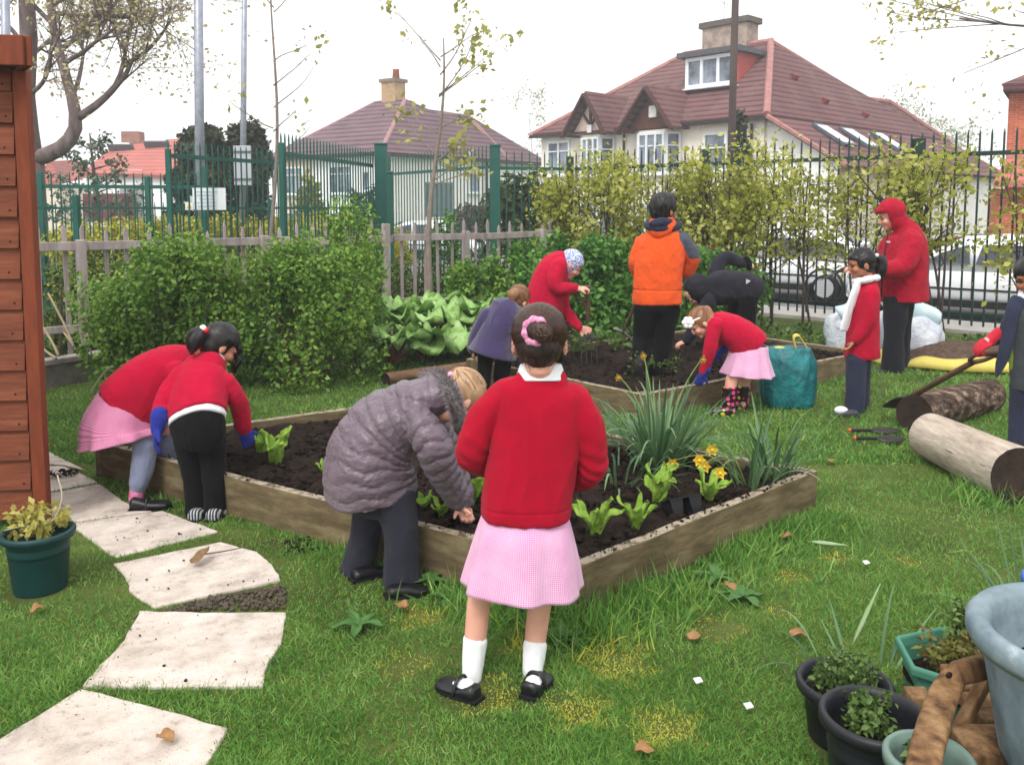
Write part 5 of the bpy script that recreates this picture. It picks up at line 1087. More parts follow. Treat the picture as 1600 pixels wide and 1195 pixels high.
def bush(name, label, cat, base, R, h, n, size, m, stems=9, lumps=26, group=None, stem_m=None, tpl=CARD, hollow=.5, top=None):
    base = V(base); e = empty(name, base, label, cat, group); L = []
    for i in range(lumps):
        a = random.uniform(0, 6.283); rr = math.sqrt(random.random())*.82; z = random.uniform(.12, .86); prof = math.sin(math.pi*min(1, .25+.62*z))**.6
        c = (base.x+R[0]*rr*prof*math.cos(a), base.y+R[1]*rr*prof*math.sin(a), base.z+h*z); k = random.uniform(.2, .36); L.append((c, (R[0]*k, R[1]*k, h*k*.75), n//lumps))
    for i in range(lumps):
        a = random.uniform(0, 6.283); z = random.uniform(.35, 1.0); rr = random.uniform(.6, 1.0)*math.sqrt(max(.05, 1.05-z*z)); c = (base.x+R[0]*rr*math.cos(a), base.y+R[1]*rr*math.sin(a), base.z+h*min(1.02, z)); L.append((c, (.07, .07, random.uniform(.1, .22)), int(n/lumps*.22)))
    for t in top or []: L.append(t)
    v, f = foliage(L, size, tpl, hollow=hollow); np_mesh('foliage', v, f, m, e)
    s = MB()
    for i in range(stems):
        c = L[i % len(L)][0]; b = base+V((random.uniform(-.3, .3)*R[0], random.uniform(-.3, .3)*R[1], -.02)); mid = (b+V(c))/2+V((random.uniform(-.05, .05), random.uniform(-.05, .05), .05)); s.tube([b, mid, c], [.016, .012, .005], n=6, k=3)
    s.build('stems', stem_m or mat('twig', (84, 70, 56), .9, .3, 10), e, smooth=True); return e
def branchy(start, d, L, r, depth, out, tips, bend=.25, spread=.7, gravity=.0, kids=(2, 4), shrink=.66, up=.08):
    pts = [V(start)]; rad = [r]; d = V(d).normalized(); n = 5
    for i in range(n):
        d = (d+V((random.gauss(0, bend), random.gauss(0, bend), random.gauss(0, bend)+up))*.35).normalized(); pts.append(pts[-1]+d*L/n); rad.append(r*(1-.55*(i+1)/n))
    out.append((pts, rad, depth))
    if depth == 0:
        tips.extend(pts[2:]); return
    for i in range(random.randint(*kids)):
        t = random.uniform(.35, 1); j = min(n-1, int(t*n)); p = pts[j]*(1-(t*n-j))+pts[j+1]*(t*n-j) if j < n else pts[-1]
        ax = V((random.gauss(0, 1), random.gauss(0, 1), random.gauss(0, 1))).normalized(); nd = (d+ax*spread).normalized(); branchy(p, nd, L*shrink*random.uniform(.75, 1.15), max(rad[j]*.55, .0025), depth-1, out, tips, bend, spread, gravity, kids, shrink, up)
def tree_obj(name, label, cat, base, segs, tips, leafm, barkm, lsize, per, group=None, jit=.08, nside=(7, 5, 4, 3)):
    e = empty(name, base, label, cat, group); m = MB(); md = max(s[2] for s in segs)
    for pts, rad, dep in segs: m.tube(pts, rad, n=max(3, min(9, 3+dep*2)), k=2 if dep >= md-1 else 1)
    m.build('trunk', barkm, e, smooth=True)
    T = np.array([tuple(t) for t in tips]); T = np.repeat(T, per, axis=0)+rng.normal(0, jit, (len(T)*per, 3)); v, f = scatter(CARD, T, rdir(len(T)), rdir(len(T), .5), lsize*(.5+.9*rng.random(len(T)))); np_mesh('foliage', v, f, leafm, e); return e
BARK = None
def trees():
    bark = mat('bark', (98, 88, 82), .95, .35, 9, .6, 40, c2=(56, 48, 44), stretch=(1, 1, .3)); yl = leafmat('spring_leaf', [(88, 92, 30), (150, 142, 52), (176, 168, 84)], .35); bare = leafmat('bud_leaf', [(160, 144, 110), (188, 178, 124), (206, 200, 156)], .4); gb = mat('grey_twig_bark', (136, 120, 120), .95, .3, 9, .6, 40, c2=(88, 76, 76), stretch=(1, 1, .3))
    # big bare tree behind the shed
    Y = 15; b = P(42, 350, Y); b.z = 0; segs, tips = [], []; fk = P(48, 252, Y)
    segs.append(([b, P(44, 300, Y), fk], [.36, .28, .22], 4)); segs.append(([fk, P(38, 150, Y), P(45, 60, Y), P(40, -60, Y-.3), P(60, -200, Y)], [.2, .17, .14, .11, .08], 4)); R = [P(50, 250, Y), P(95, 232, Y), P(118, 200, Y), P(112, 150, Y), P(92, 80, Y), P(78, 0, Y), P(90, -100, Y)]; segs.append((R, [.145, .13, .115, .09, .075, .06, .04], 4)); R2 = [P(120, 185, Y), P(150, 165, Y), P(180, 135, Y+.3), P(192, 100, Y+.5), P(200, 60, Y+.5)]; segs.append((R2, [.075, .065, .05, .035, .025], 3))
    srcs = [(P(112, 150, Y), P(160, 80, Y+1)-P(112, 150, Y)), (P(92, 80, Y), P(190, 20, Y+1)-P(92, 80, Y)), (P(100, 100, Y), P(170, 65, Y-1)-P(100, 100, Y)), (P(78, 10, Y), P(180, -40, Y)-P(78, 10, Y)), (P(85, 40, Y), P(30, -10, Y)-P(85, 40, Y)), (P(190, 105, Y+.5), P(260, 60, Y)-P(190, 105, Y)), (P(40, 100, Y), P(100, 30, Y+1)-P(40, 100, Y)), (P(200, 60, Y+.5), P(230, -10, Y)-P(200, 60, Y)), (P(160, 158, Y+.2), P(230, 120, Y-.5)-P(160, 158, Y)), (P(42, 80, Y), P(0, 20, Y)-P(42, 80, Y)), (P(38, 150, Y), P(100, 145, Y-1)-P(38, 150, Y)), (P(60, -60, Y), P(260, -40, Y)-P(60, -60, Y)), (P(80, 20, Y), P(230, 30, Y)-P(80, 20, Y)), (P(90, -60, Y), P(180, 10, Y)-P(90, -60, Y))]
    for p, d in srcs: branchy(p, d, max(1.2, d.length*1.05), .045, 3, segs, tips, .3, .75, kids=(5, 7), shrink=.62)
    tree_obj('bare_tree', 'large bare-branched tree with a thick forked trunk rising behind the shed', 'tree', b, segs, [t for t in tips if random.random() < .42], bare, gb, .075, 1, jit=.12)
    # saplings
    for u0, u1, top, Y, lab, per, n in ((425, 428, -60, 11.2, 'slender leafless-looking sapling left of the pale house', 1, 9), (668, 690, 60, 9.9, 'slender staked sapling with sparse yellow-green leaves in front of the gate', 3, 13)):
        b = P(u0, 460, Y); b.z = 0; t = P(u1, top, Y); segs, tips = [], []; pts = [b*(1-s)+t*s+V((.05*math.sin(7*s+u0), 0, 0)) for s in np.linspace(0, 1, 9)]; segs.append((pts, list(np.linspace(.045 if u0 > 500 else .035, .008, 9)), 2))
        for i in range(n):
            s = random.uniform(.45, .98); p = b*(1-s)+t*s; dd = V((random.choice((-1, 1))*random.uniform(.5, 1), random.uniform(-.6, .6), random.uniform(.25, .9))); branchy(p, dd, random.uniform(.35, .8), .009, 1, segs, tips, .25, .6, kids=(1, 3))
        tree_obj('sapling', lab, 'sapling', b, segs, tips, leafmat('pale_spring_leaf', [(120, 124, 60), (160, 158, 84), (186, 182, 110)], .35), mat('pale_bark', (132, 120, 112), .9, .3, 12), .085, per, 'slender saplings', jit=.05)
    # branch reaching in top right: a tree standing outside the frame
    Y = 9; b = V((7.6, 9.4, 0)); segs, tips = [], []; fk = V((7.5, 9.3, 3.0)); segs.append(([b, fk, V((7.3, 9.2, 5))], [.16, .13, .07], 3))
    for p, d in ((V((7.4, 9.25, 3.2)), P(1495, 15, Y)-V((7.4, 9.25, 3.2))), (V((7.4, 9.25, 3.6)), P(1540, -20, Y)-V((7.4, 9.25, 3.6))), (V((7.45, 9.3, 2.9)), P(1540, 70, Y)-V((7.45, 9.3, 2.9))), (V((7.4, 9.25, 4)), P(1520, 40, Y)-V((7.4, 9.25, 4)))): branchy(p, d, d.length*.95, .022, 2, segs, tips, .14, .6, kids=(4, 6), shrink=.42)
    tree_obj('maple_tree', 'tree outside the right edge whose yellow-green budding branches hang into the top corner', 'tree', b, segs, tips, leafmat('bud_green', [(150, 146, 60), (182, 176, 90), (206, 200, 130)], .4), mat('grey_bark', (104, 96, 92), .9, .3, 9), .06, 2, jit=.05)
    # far bushy trees
    dk = leafmat('dark_evergreen', [(22, 30, 16), (42, 50, 24), (72, 76, 38)], .1); 
    def conif(lab, u, Y, vt, vb, wpx, n, size, m, group, lean=.0, name='conifer'):
        b = P(u, vb, Y); b.z = gz(b.x, b.y); t = P(u, vt, Y); h = t.z-b.z; w = wpx*Y/FPX; e = empty(name, b, lab, 'tree', group); L = []
        for i in range(34):
            z = random.uniform(.05, .97); r = w*(1-.72*z**2.2); a = random.uniform(0, 6.283); rr = math.sqrt(random.random())*.75; L.append(((b.x+r*rr*math.cos(a), b.y+r*rr*math.sin(a), b.z+h*z), (w*.26, w*.26, h*.1), n//34))
        v, f = foliage(L, size, CARD, .4); np_mesh('foliage', v, f, m, e); MB().tube([b, b+V((0, 0, h*.8))], [.12, .04], n=7).build('trunk', bark, e, smooth=True)
    conif('dark green conifer left of the thin sign pole', 322, 22, 206, 360, 74, 17000, .15, dk, 'dark conifers'); conif('dark green conifer right of the thin sign pole', 388, 22.5, 204, 360, 58, 14000, .15, dk, 'dark conifers')
    conif('small dark evergreen against the cream wall by the telegraph pole', 1156, 26, 182, 260, 22, 3500, .16, dk, 'dark conifers', name='evergreen_tree')
    # young pine: whorled branches
    Y = 19; b = P(152, 345, Y); b.z = 0; t = P(140, 208, Y); segs, tips = [], []; segs.append(([b, (b+t)/2+V((.05, 0, 0)), t], [.09, .06, .012], 2)); h = t.z-b.z
    for i in range(22):
        s = .18+.78*i/22; p = b*(1-s)+t*s; a = i*2.4; d = V((math.cos(a), math.sin(a), .35)); branchy(p, d, 1.15*(1-s)+.22, .02, 1, segs, tips, .15, .6, kids=(3, 4), shrink=.5)
    tree_obj('young_pine', 'small bluish pine in front of the white house with the bright red roof', 'tree', b, segs, tips, leafmat('pine_needle', [(50, 66, 58), (84, 102, 84), (120, 134, 112)], .1), bark, .12, 3, jit=.08)
    # shrubs by the far road and distant scrub
    fg = leafmat('far_shrub', [(26, 40, 18), (52, 72, 30), (86, 100, 44)], .2)
    for u, Y, vt, w, lab in ((815, 17, 275, 1.1, 'dark green shrub right of the thick gatepost before the hedge'), (575, 30, 292, 1.0, 'olive shrub growing behind the middle gateposts'), (487, 26, 283, .5, 'narrow yellow-green shrub against the pale house front'), (738, 33, 320, 1.3, 'dull reddish shrub beside the white wall of the pale house')):
        b = P(u, 400, Y); b.z = gz(b.x, b.y); bush('shrub', lab, 'shrub', b, (w, w), P(u, vt, Y).z-b.z, 2600, .16, leafmat('red_shrub', [(50, 24, 22), (84, 44, 36), (100, 70, 40)], .2) if 'reddish' in lab else (fg if 'yellow' not in lab else yl), 5, 18, 'shrubs beyond the fence')
    for u, vt, Y, lab in ((1465, 160, 60, 'hazy pale bare tree on the skyline right of the big red roof'), (822, 205, 75, 'hazy bare tree on the skyline between the two houses')):
        b = P(u, 330, Y); b.z = -.5; segs, tips = [], []; branchy(b, (0, 0, 1), P(u, vt, Y).z*.75, .14, 4, segs, tips, .2, .75, kids=(4, 5), shrink=.6); tree_obj('distant_tree', lab, 'tree', b, segs, tips, leafmat('pale_far_leaf', [(140, 146, 110), (170, 172, 140)], .4), mat('pale_far_bark', (150, 144, 140), .9), .2, 1, 'distant bare trees', jit=.3)
def hedge_trees():
    al = V((.738, -.674, 0)); A = V((.9, 13.6, 0))-FD*.55; yg = leafmat('hedge_leaf', [(88, 100, 24), (146, 154, 50), (188, 190, 88), (208, 206, 138)], .45); bark = mat('hedge_bark', (70, 60, 56), .95, .3, 12); spots = []
    labs = ['first leafy young tree of the fence row, beside the dark shrub', 'bushy young tree of the fence row behind the headscarf child', 'bushy young tree of the fence row left of the orange jacket boy', 'bushy young tree of the fence row directly behind the orange jacket boy', 'leafy young tree of the fence row right of the orange jacket boy', 'leafy young tree of the fence row above the black raincoat child', 'thin young tree of the fence row right of the black raincoat child', 'thin young tree of the fence row above the scarf girl', 'thin multi-stemmed tree of the fence row behind the adult in red', 'bare-stemmed dark tree of the fence row just right of the adult in red', 'sparse tree of the fence row in front of the white parked car', 'sparse tree of the fence row at the right frame edge']
    ss = [.35, .85, 1.35, 1.9, 2.45, 3.0, 3.55, 4.1, 4.75, 5.2, 5.75, 6.4]
    for i, (s, lab) in enumerate(zip(ss, labs)):
        b = A+al*s+V((random.uniform(-.08, .08), random.uniform(-.12, .12), 0)); segs, tips = [], []; dense = i < 6; n = 4 if dense else 3
        for k in range(n):
            p = b+V((random.uniform(-.12, .12), random.uniform(-.1, .1), 0)); branchy(p, (random.uniform(-.12, .12), random.uniform(-.1, .1), 1), random.uniform(1.75, 2.0)*(.98 if dense else .97), .017 if i != 9 else .04, 2, segs, tips, .12, 1.1, kids=(8, 10) if dense else (6, 8), shrink=.3, up=0)
        tips = [t for t in tips if (dense and (noise.noise(t*1.7)+.12*noise.noise(t*6)) > -.12-.06*i*0 and random.random() < .8) or (not dense and (t.z > random.uniform(.1, 2.2 if i > 8 else 1.5) or random.random() < .22))]
        tree_obj('young_tree', lab, 'tree', b, segs, tips, yg, bark, .075 if dense else .065, 3 if dense else 2, 'young trees along the tall fence', jit=.1 if dense else .075)
def bushes():
    g1 = leafmat('currant_leaf', [(46, 78, 22), (84, 124, 38), (124, 158, 62), (164, 186, 98)], .35); g2 = leafmat('lush_leaf', [(34, 70, 20), (62, 110, 34), (96, 146, 56), (140, 180, 96)], .3)
    bush('currant_bush', 'large currant bush with small bright green leaves behind the two left children', 'bush', G(245, 622)+V((0, .4, 0)), (.86, .55), 1.22, 15000, .042, g1, 14, 34, 'green currant bushes')
    bush('currant_bush', 'darker currant bush between the left children and the coat child', 'bush', G(460, 612)+V((0, .3, 0)), (.8, .55), 1.18, 13500, .042, g1, 14, 34, 'green currant bushes')
    bush('tall_shrub', 'upright leafy shrub growing up past the picket fence rail', 'shrub', P(552, 560, 8.2)*1 if False else V((-1.5, 8.0, 0)), (.36, .36), 1.48, 4200, .045, g1, 8, 22, 'green garden shrubs')
    bush('tall_shrub', 'small round bush in front of the picket fence behind the purple coat child', 'shrub', V((-.3, 9.8, 0)), (.55, .45), .95, 4000, .06, g1, 6, 20, 'green garden shrubs')
    bush('tall_shrub', 'pale green shrub behind the picket fence near the sapling', 'shrub', V((-.95, 11.9, 0)), (.32, .3), 1.4, 1500, .06, g2, 5, 14, 'green garden shrubs')
    for x, y, R, h, lab in ((.75, 9.7, 1.0, 1.12, 'lush dark-leaved bush behind the headscarf child and fork'), (1.8, 9.9, .95, 1.04, 'lush dark-leaved bush behind the orange jacket boy'), (2.5, 10.3, .6, .9, 'lush dark-leaved bush left of the black raincoat child')):
        bush('leafy_bush', lab, 'bush', (x, y, 0), (R, .6), h, int(8200*R), .075, g2, 8, 30, 'lush bushes behind the far bed', tpl=LEAF)
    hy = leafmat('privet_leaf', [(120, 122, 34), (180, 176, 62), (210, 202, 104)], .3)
    for i, lab in enumerate(('yellow-green privet hedge beyond the picket fence beside the shed', 'yellow-green privet hedge beyond the picket fence below the white notice', 'yellow-green privet hedge beyond the picket fence left of the gateposts')):
        L = []
        for k in range(30):
            t = (i+random.random())/3; L.append(((-6.5+4.6*t, 11.4+1.6*t+random.uniform(-.2, .4)+.9, random.uniform(.3, 1.22)), (.42, .4, .2), 400))
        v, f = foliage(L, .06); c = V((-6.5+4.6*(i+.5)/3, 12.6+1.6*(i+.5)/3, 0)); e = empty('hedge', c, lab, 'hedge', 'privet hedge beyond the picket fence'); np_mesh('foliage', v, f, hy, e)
        s = MB()
        for k in range(8): q = c+V((random.uniform(-.7, .7), random.uniform(-.2, .2), 0)); s.tube([q, q+V((random.uniform(-.1, .1), 0, .9))], [.02, .008], n=5)
        s.build('stems', mat('twig', (84, 70, 56)), e)
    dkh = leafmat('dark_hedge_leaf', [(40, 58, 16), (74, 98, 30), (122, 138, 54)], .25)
    for i, (x0, y0, lab) in enumerate(((-5.0, 8.25, 'shaded green hedge directly behind the picket fence by the shed'), (-3.9, 9.3, 'shaded green hedge directly behind the picket fence over the left bush'), (-2.5, 10.6, 'shaded green hedge directly behind the picket fence at the middle'), (-1.2, 11.75, 'shaded green hedge directly behind the picket fence near the sapling'))):
        L = [((x0+random.uniform(-.75, .75), y0+.28+random.uniform(-.1, .25)+random.uniform(-.1, .1), random.uniform(.1, .92)), (.34, .3, .2), 150) for k in range(26)]
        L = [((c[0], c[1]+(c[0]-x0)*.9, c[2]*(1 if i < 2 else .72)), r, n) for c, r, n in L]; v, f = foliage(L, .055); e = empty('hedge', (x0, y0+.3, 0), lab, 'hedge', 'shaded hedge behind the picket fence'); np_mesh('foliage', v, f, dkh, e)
        s = MB()
        for k in range(6): q = V((x0+random.uniform(-.6, .6), y0+.35, 0)); s.tube([q, q+V((.05, 0, .8))], [.02, .008], n=5)
        s.build('stems', mat('twig', (84, 70, 56)), e)
def big_leaf(c, d, L, W, curl=.5, wavy=.12, seg=8, wid=6, tilt=(0, 0, 1), rib=True):
    """curved broad leaf: verts, faces; c base, d direction, L length"""
    d = V(d).normalized(); u = V(tilt); s = d.cross(u).normalized(); u = s.cross(d); vs, fs = [], []; p = V(c); ph = random.uniform(0, 6)
    for i in range(seg+1):
        t = i/seg; a = curl*t; dd = (d*math.cos(a)-u*math.sin(a)); nn = (u*math.cos(a)+d*math.sin(a)); w = W*math.sin(math.pi*min(1, (.08+.92*t)**.8))**.75*(1 if t < .98 else .3)
        for j in range(wid+1):
            y = (j/wid-.5)*2; vs.append(p+s*(y*w/2)+nn*(abs(y)**1.4*w*.22+wavy*W*math.sin(9*t+ph+4*y)*abs(y)))
        p = p+dd*(L/seg)
    k = wid+1
    for i in range(seg):
        for j in range(wid): fs.append((i*k+j, i*k+j+1, (i+1)*k+j+1, (i+1)*k+j))
    return vs, fs
def leaf_plant(name, label, cat, base, specs, m, group=None, stem=None):
    """specs: list of (offset, dir, L, W, curl, wavy); each leaf a child"""
    e = empty(name, base, label, cat, group)
    for of, d, L, W, cu, wv in specs:
        vs, fs = big_leaf(V(base)+V(of), d, L, W, cu, wv); o = np_mesh('leaf', [tuple(v) for v in vs], fs, m, e, smooth=True); o.modifiers.new('s', 'SOLIDIFY').thickness = .0015
    if stem:
        s = MB()
        for of, d, *_ in specs: s.tube([V(base), V(base)+V(of)*.6+V((0, 0, .01)), V(base)+V(of)], [stem[0], stem[0]*.9, stem[0]*.7], n=6, k=2)
        s.build('stalks', stem[1], e, smooth=True)
    return e
def strap_clump(name, label, base, n, h, spread, m, group, droop=.9, w=.016, flowers=()):
    e = empty(name, base, label, 'daffodil', group); vs, fs = [], []; b0 = V(base)
    for i in range(n):
        a = random.uniform(0, 6.283); r = spread*math.sqrt(random.random())*.16; p = b0+V((r*math.cos(a), r*math.sin(a), -.02)); lean = random.uniform(.05, .55)*spread/.35; d = V((math.cos(a)*lean, math.sin(a)*lean, 1)).normalized(); L = h*random.uniform(.65, 1.12); K = 9; ww = w*random.uniform(.7, 1.2); dr = droop*random.uniform(0, 1)**2; x = V((-math.sin(a+random.uniform(-.8, .8)), math.cos(a), 0)).normalized(); nb = len(vs)
        for k in range(K+1):
            t = k/K; wk = ww*(1-.75*max(0, t-.55)/.45)*.5 if t < 1 else .0008; nn = x.cross(d)
            vs += [p-x*wk+nn*wk*.35, p, p+x*wk+nn*wk*.35]
            out = V((math.cos(a), math.sin(a), 0)); d = (d+out*(dr*.55*t)-V((0, 0, dr*.75*t*t))).normalized(); p = p+d*L/K
        for k in range(K):
            q = nb+3*k; fs += [(q, q+1, q+4, q+3), (q+1, q+2, q+5, q+4)]
    np_mesh('leaves', [tuple(v) for v in vs], fs, m, e, smooth=True)
    for (fx, fy, fz, wilt) in flowers:
        c = V((fx, fy, fz)); s = MB().tube([b0, (b0+c)/2+V((0, 0, .1)), c+V((0, 0, .012)), c], [.004, .0035, .003, .003], n=5, k=4); so = s.build('flower_stem', mat('flower_stem', (112, 134, 72), .7), e, smooth=True); f = MB()
        for ring, (cnt, rr) in enumerate(((6, .036), (6, .026), (5, .016))):
            for k in range(cnt):
                aa = 6.283*k/cnt+ring*.5; d = V((math.cos(aa), -.35-.25*ring, math.sin(aa))); dd = d.normalized()*rr*(.6 if wilt else 1); x = dd.cross(V((0, 1, 0))).normalized()*rr*.32; f.poly([c, c+dd*.5+x, c+dd+V((0, -.004, 0)), c+dd*.5-x])
        f.ell(c+V((0, -.012, 0)), (.009, .012, .009), None, 8, 6); f.build('flower', mat('wilted_yellow', (176, 130, 50), .8, .2, 30) if wilt else mat('daffodil_yellow', (232, 196, 60), .7, .12, 40), so, smooth=False)
    return e
# ================================================================== BEDS, PATH, GRASS, PLANTS, PROPS
B1 = [G(905, 885, .2), G(1278, 735, .2), G(650, 622, .2), G(148, 690, .2)]     # near, right, far, left
B2 = [G(1005, 617, .2), G(1362, 549, .2), V((1.98, 9.35, .2)), G(728, 560, .2)]
SLABS = [((128, 1080), (358, 1142), (270, 1290), (-180, 1290), (-60, 1195)), ((220, 958), (330, 961), (447, 960), (440, 1010), (418, 1040), (410, 1076), (270, 1078), (130, 1076), (160, 1040), (188, 1012)), ((177, 884), (345, 850), (401, 865), (425, 885), (440, 909), (340, 930), (241, 952), (203, 928), (196, 905)), ((108, 822), (254, 801), (341, 833), (181, 874)), ((50, 779), (155, 759), (200, 790), (252, 799), (106, 819), (40, 826)), ((44, 729), (100, 731), (153, 756), (48, 776)), ((44, 699), (72, 706), (135, 738), (98, 729), (44, 726))]
def lumpy(poly, z, name, label, m, amp=.02, res=.02, fr=9, edge=0, mound=None):
    P4 = [V(p) for p in poly]; n = 90; vs = []
    for i in range(n+1):
        for j in range(n+1):
            s, t = i/n, j/n; p = P4[0]*(1-s)*(1-t)+P4[1]*s*(1-t)+P4[2]*s*t+P4[3]*(1-s)*t; e = min(s, t, 1-s, 1-t); h = amp*(noise.fractal((p.x*fr, p.y*fr, 0), .8, 2.1, 5))+amp*1.2*noise.noise((p.x*2.5, p.y*2.5, 3))
            vs.append((p.x, p.y, z+h*min(1, e*14+.25)+(mound*math.sin(math.pi*s)*math.sin(math.pi*t) if mound else 0)))
    idx = np.arange((n+1)**2).reshape(n+1, n+1); F = np.stack([idx[:-1, :-1], idx[1:, :-1], idx[1:, 1:], idx[:-1, 1:]], -1).reshape(-1, 4); return np_mesh(name, vs, F, m, None, P4[0]*1, smooth=True)
def soilmat():
    if 'soil' in MC: return MC['soil']
    t = NT('soil'); n = t.noise(30, 8, .75); c = t.ramp(n, [(.3, lin((20, 15, 12))), (.55, lin((44, 34, 29))), (.72, lin((78, 62, 52)))]); c = t.mix(t.ramp(t.noise(2.2, 3), [(.45, 0), (.7, .35)]), c, lin((70, 56, 48))); MC['soil'] = t.done(c, .95, .12, t.bump(t.noise(70, 6, .7), 1.0, .02)); return MC['soil']
def clods(poly, z, n, s0, s1, name, m, label, cat='soil'):
    """soil crumbs as one stuff object"""
    P4 = [V(p) for p in poly]; b = MB(); vs, fs = [], []; ico = [(0, 0, 1), (.89, 0, .45), (.28, .85, .45), (-.72, .53, .45), (-.72, -.53, .45), (.28, -.85, .45), (.72, .53, -.45), (-.28, .85, -.45), (-.89, 0, -.45), (-.28, -.85, -.45), (.72, -.53, -.45), (0, 0, -1)]
    tf = [(0, 1, 2), (0, 2, 3), (0, 3, 4), (0, 4, 5), (0, 5, 1), (1, 6, 2), (2, 7, 3), (3, 8, 4), (4, 9, 5), (5, 10, 1), (6, 7, 2), (7, 8, 3), (8, 9, 4), (9, 10, 5), (10, 6, 1), (11, 7, 6), (11, 8, 7), (11, 9, 8), (11, 10, 9), (11, 6, 10)]
    s, t = rng.random(n), rng.random(n); s = .02+.96*s; t = .02+.96*t; Q = [np.array(p) for p in P4]
    pos = Q[0]*((1-s)*(1-t))[:, None]+Q[1]*(s*(1-t))[:, None]+Q[2]*(s*t)[:, None]+Q[3]*((1-s)*t)[:, None]; pos[:, 2] = z+rng.random(n)*.01; sz = s0+(s1-s0)*rng.random(n)**3; iv = np.array(ico)
    jit = 1+.35*rng.normal(size=(n, 12, 1)).clip(-1, 1); Vv = pos[:, None]+iv[None]*sz[:, None, None]*jit*(1, 1, .75); F = np.array(tf)[None]+(np.arange(n)*12)[:, None, None]; o = np_mesh(name, Vv.reshape(-1, 3), F.reshape(-1, 3), m); return tag(o, label, cat, kind='stuff')
def beds():
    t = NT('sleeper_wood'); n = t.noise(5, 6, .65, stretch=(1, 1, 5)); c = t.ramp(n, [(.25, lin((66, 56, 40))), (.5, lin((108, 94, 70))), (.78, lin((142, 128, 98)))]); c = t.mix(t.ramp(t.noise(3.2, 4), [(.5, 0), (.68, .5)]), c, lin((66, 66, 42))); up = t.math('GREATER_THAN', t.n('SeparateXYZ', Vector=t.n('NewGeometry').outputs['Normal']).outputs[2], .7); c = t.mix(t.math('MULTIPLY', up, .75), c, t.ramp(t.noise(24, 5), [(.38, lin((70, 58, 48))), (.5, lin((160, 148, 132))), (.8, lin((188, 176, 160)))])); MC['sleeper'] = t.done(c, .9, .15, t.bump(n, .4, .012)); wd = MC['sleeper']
    for bed, lab, z in ((B1, 'near raised bed of weathered planks, filled with dark soil and lettuces', .15), (B2, 'far raised bed of weathered planks where the older children dig', .16)):
        cc = sum((V(b) for b in bed), V())/4; e = empty('raised_bed', (bed[0].x, bed[0].y, 0), lab, 'raised bed', 'raised plank beds')
        for i in range(4):
            a, b = V(bed[i]), V(bed[(i+1) % 4]); d = (b-a).normalized(); nin = V((-d.y, d.x, 0)); nin = nin if nin.dot(cc-a) > 0 else -nin; L = (b-a).length; m = MB(); segs = 12; R = []
            for k in range(segs+1):
                p = a+d*(L*k/segs)+d*(0 if 0 < k < segs else (.0 if k else .001)); wob = .004*noise.noise((k*.7+i*9, 1, 2)); zt = .2+.006*noise.noise((k*.5+i*5, 7, 2)); p0 = V((p.x, p.y, 0))
                if k == 0: p0 += d*.0
                if k == segs: p0 -= d*(.052 if i % 2 else .0)
                if k == 0: p0 += d*(.052 if i % 2 else .0)
                R.append([p0+nin*wob+V((0, 0, -.03)), p0+nin*(.048+wob)+V((0, 0, -.03)), p0+nin*(.048+wob)+V((0, 0, zt)), p0+nin*wob+V((0, 0, zt))])
            m.rings(R); m.build('plank', wd, e, bevel=.005)
            MB().box(V((a.x, a.y, .1))+(cc-a).normalized()*.085, (.06, .06, .21), rz=.6).build('corner_post', wd, e)
        ins = [V(b)+(cc-V(b)).normalized()*.045 for b in bed]; ins = [V((p.x, p.y, z)) for p in ins]; o = lumpy(ins, z, 'soil', '', soilmat(), .042); tag(o, 'dark lumpy soil filling the ' + ('near bed' if bed is B1 else 'far bed'), 'soil', kind='stuff')
        clods(ins, z+.005, 5200 if bed is B1 else 3600, .003, .028, 'soil_crumbs', soilmat(), 'loose dark crumbs lying over the soil of the ' + ('near bed' if bed is B1 else 'far bed'))
    # dirt on the plank tops
    a, b, l = V(B1[0]), V(B1[1]), V(B1[3]); vs = []
    for k in range(2):
        p, q = (a, b) if k == 0 else (a, l); d = (q-p).normalized(); n = V((-d.y, d.x, 0)); n = n if n.y > 0 else -n; mid = [p+d*.05+n*.0, q-d*.05, q-d*.05+n*.05, p+d*.05+n*.05]; clods([V((x.x, x.y, .2)) for x in mid], .203, 190, .0015, .009, 'soil_spill', soilmat(), 'spilt soil specks on top of the ' + ('right' if k == 0 else 'left') + '-hand near bed plank')
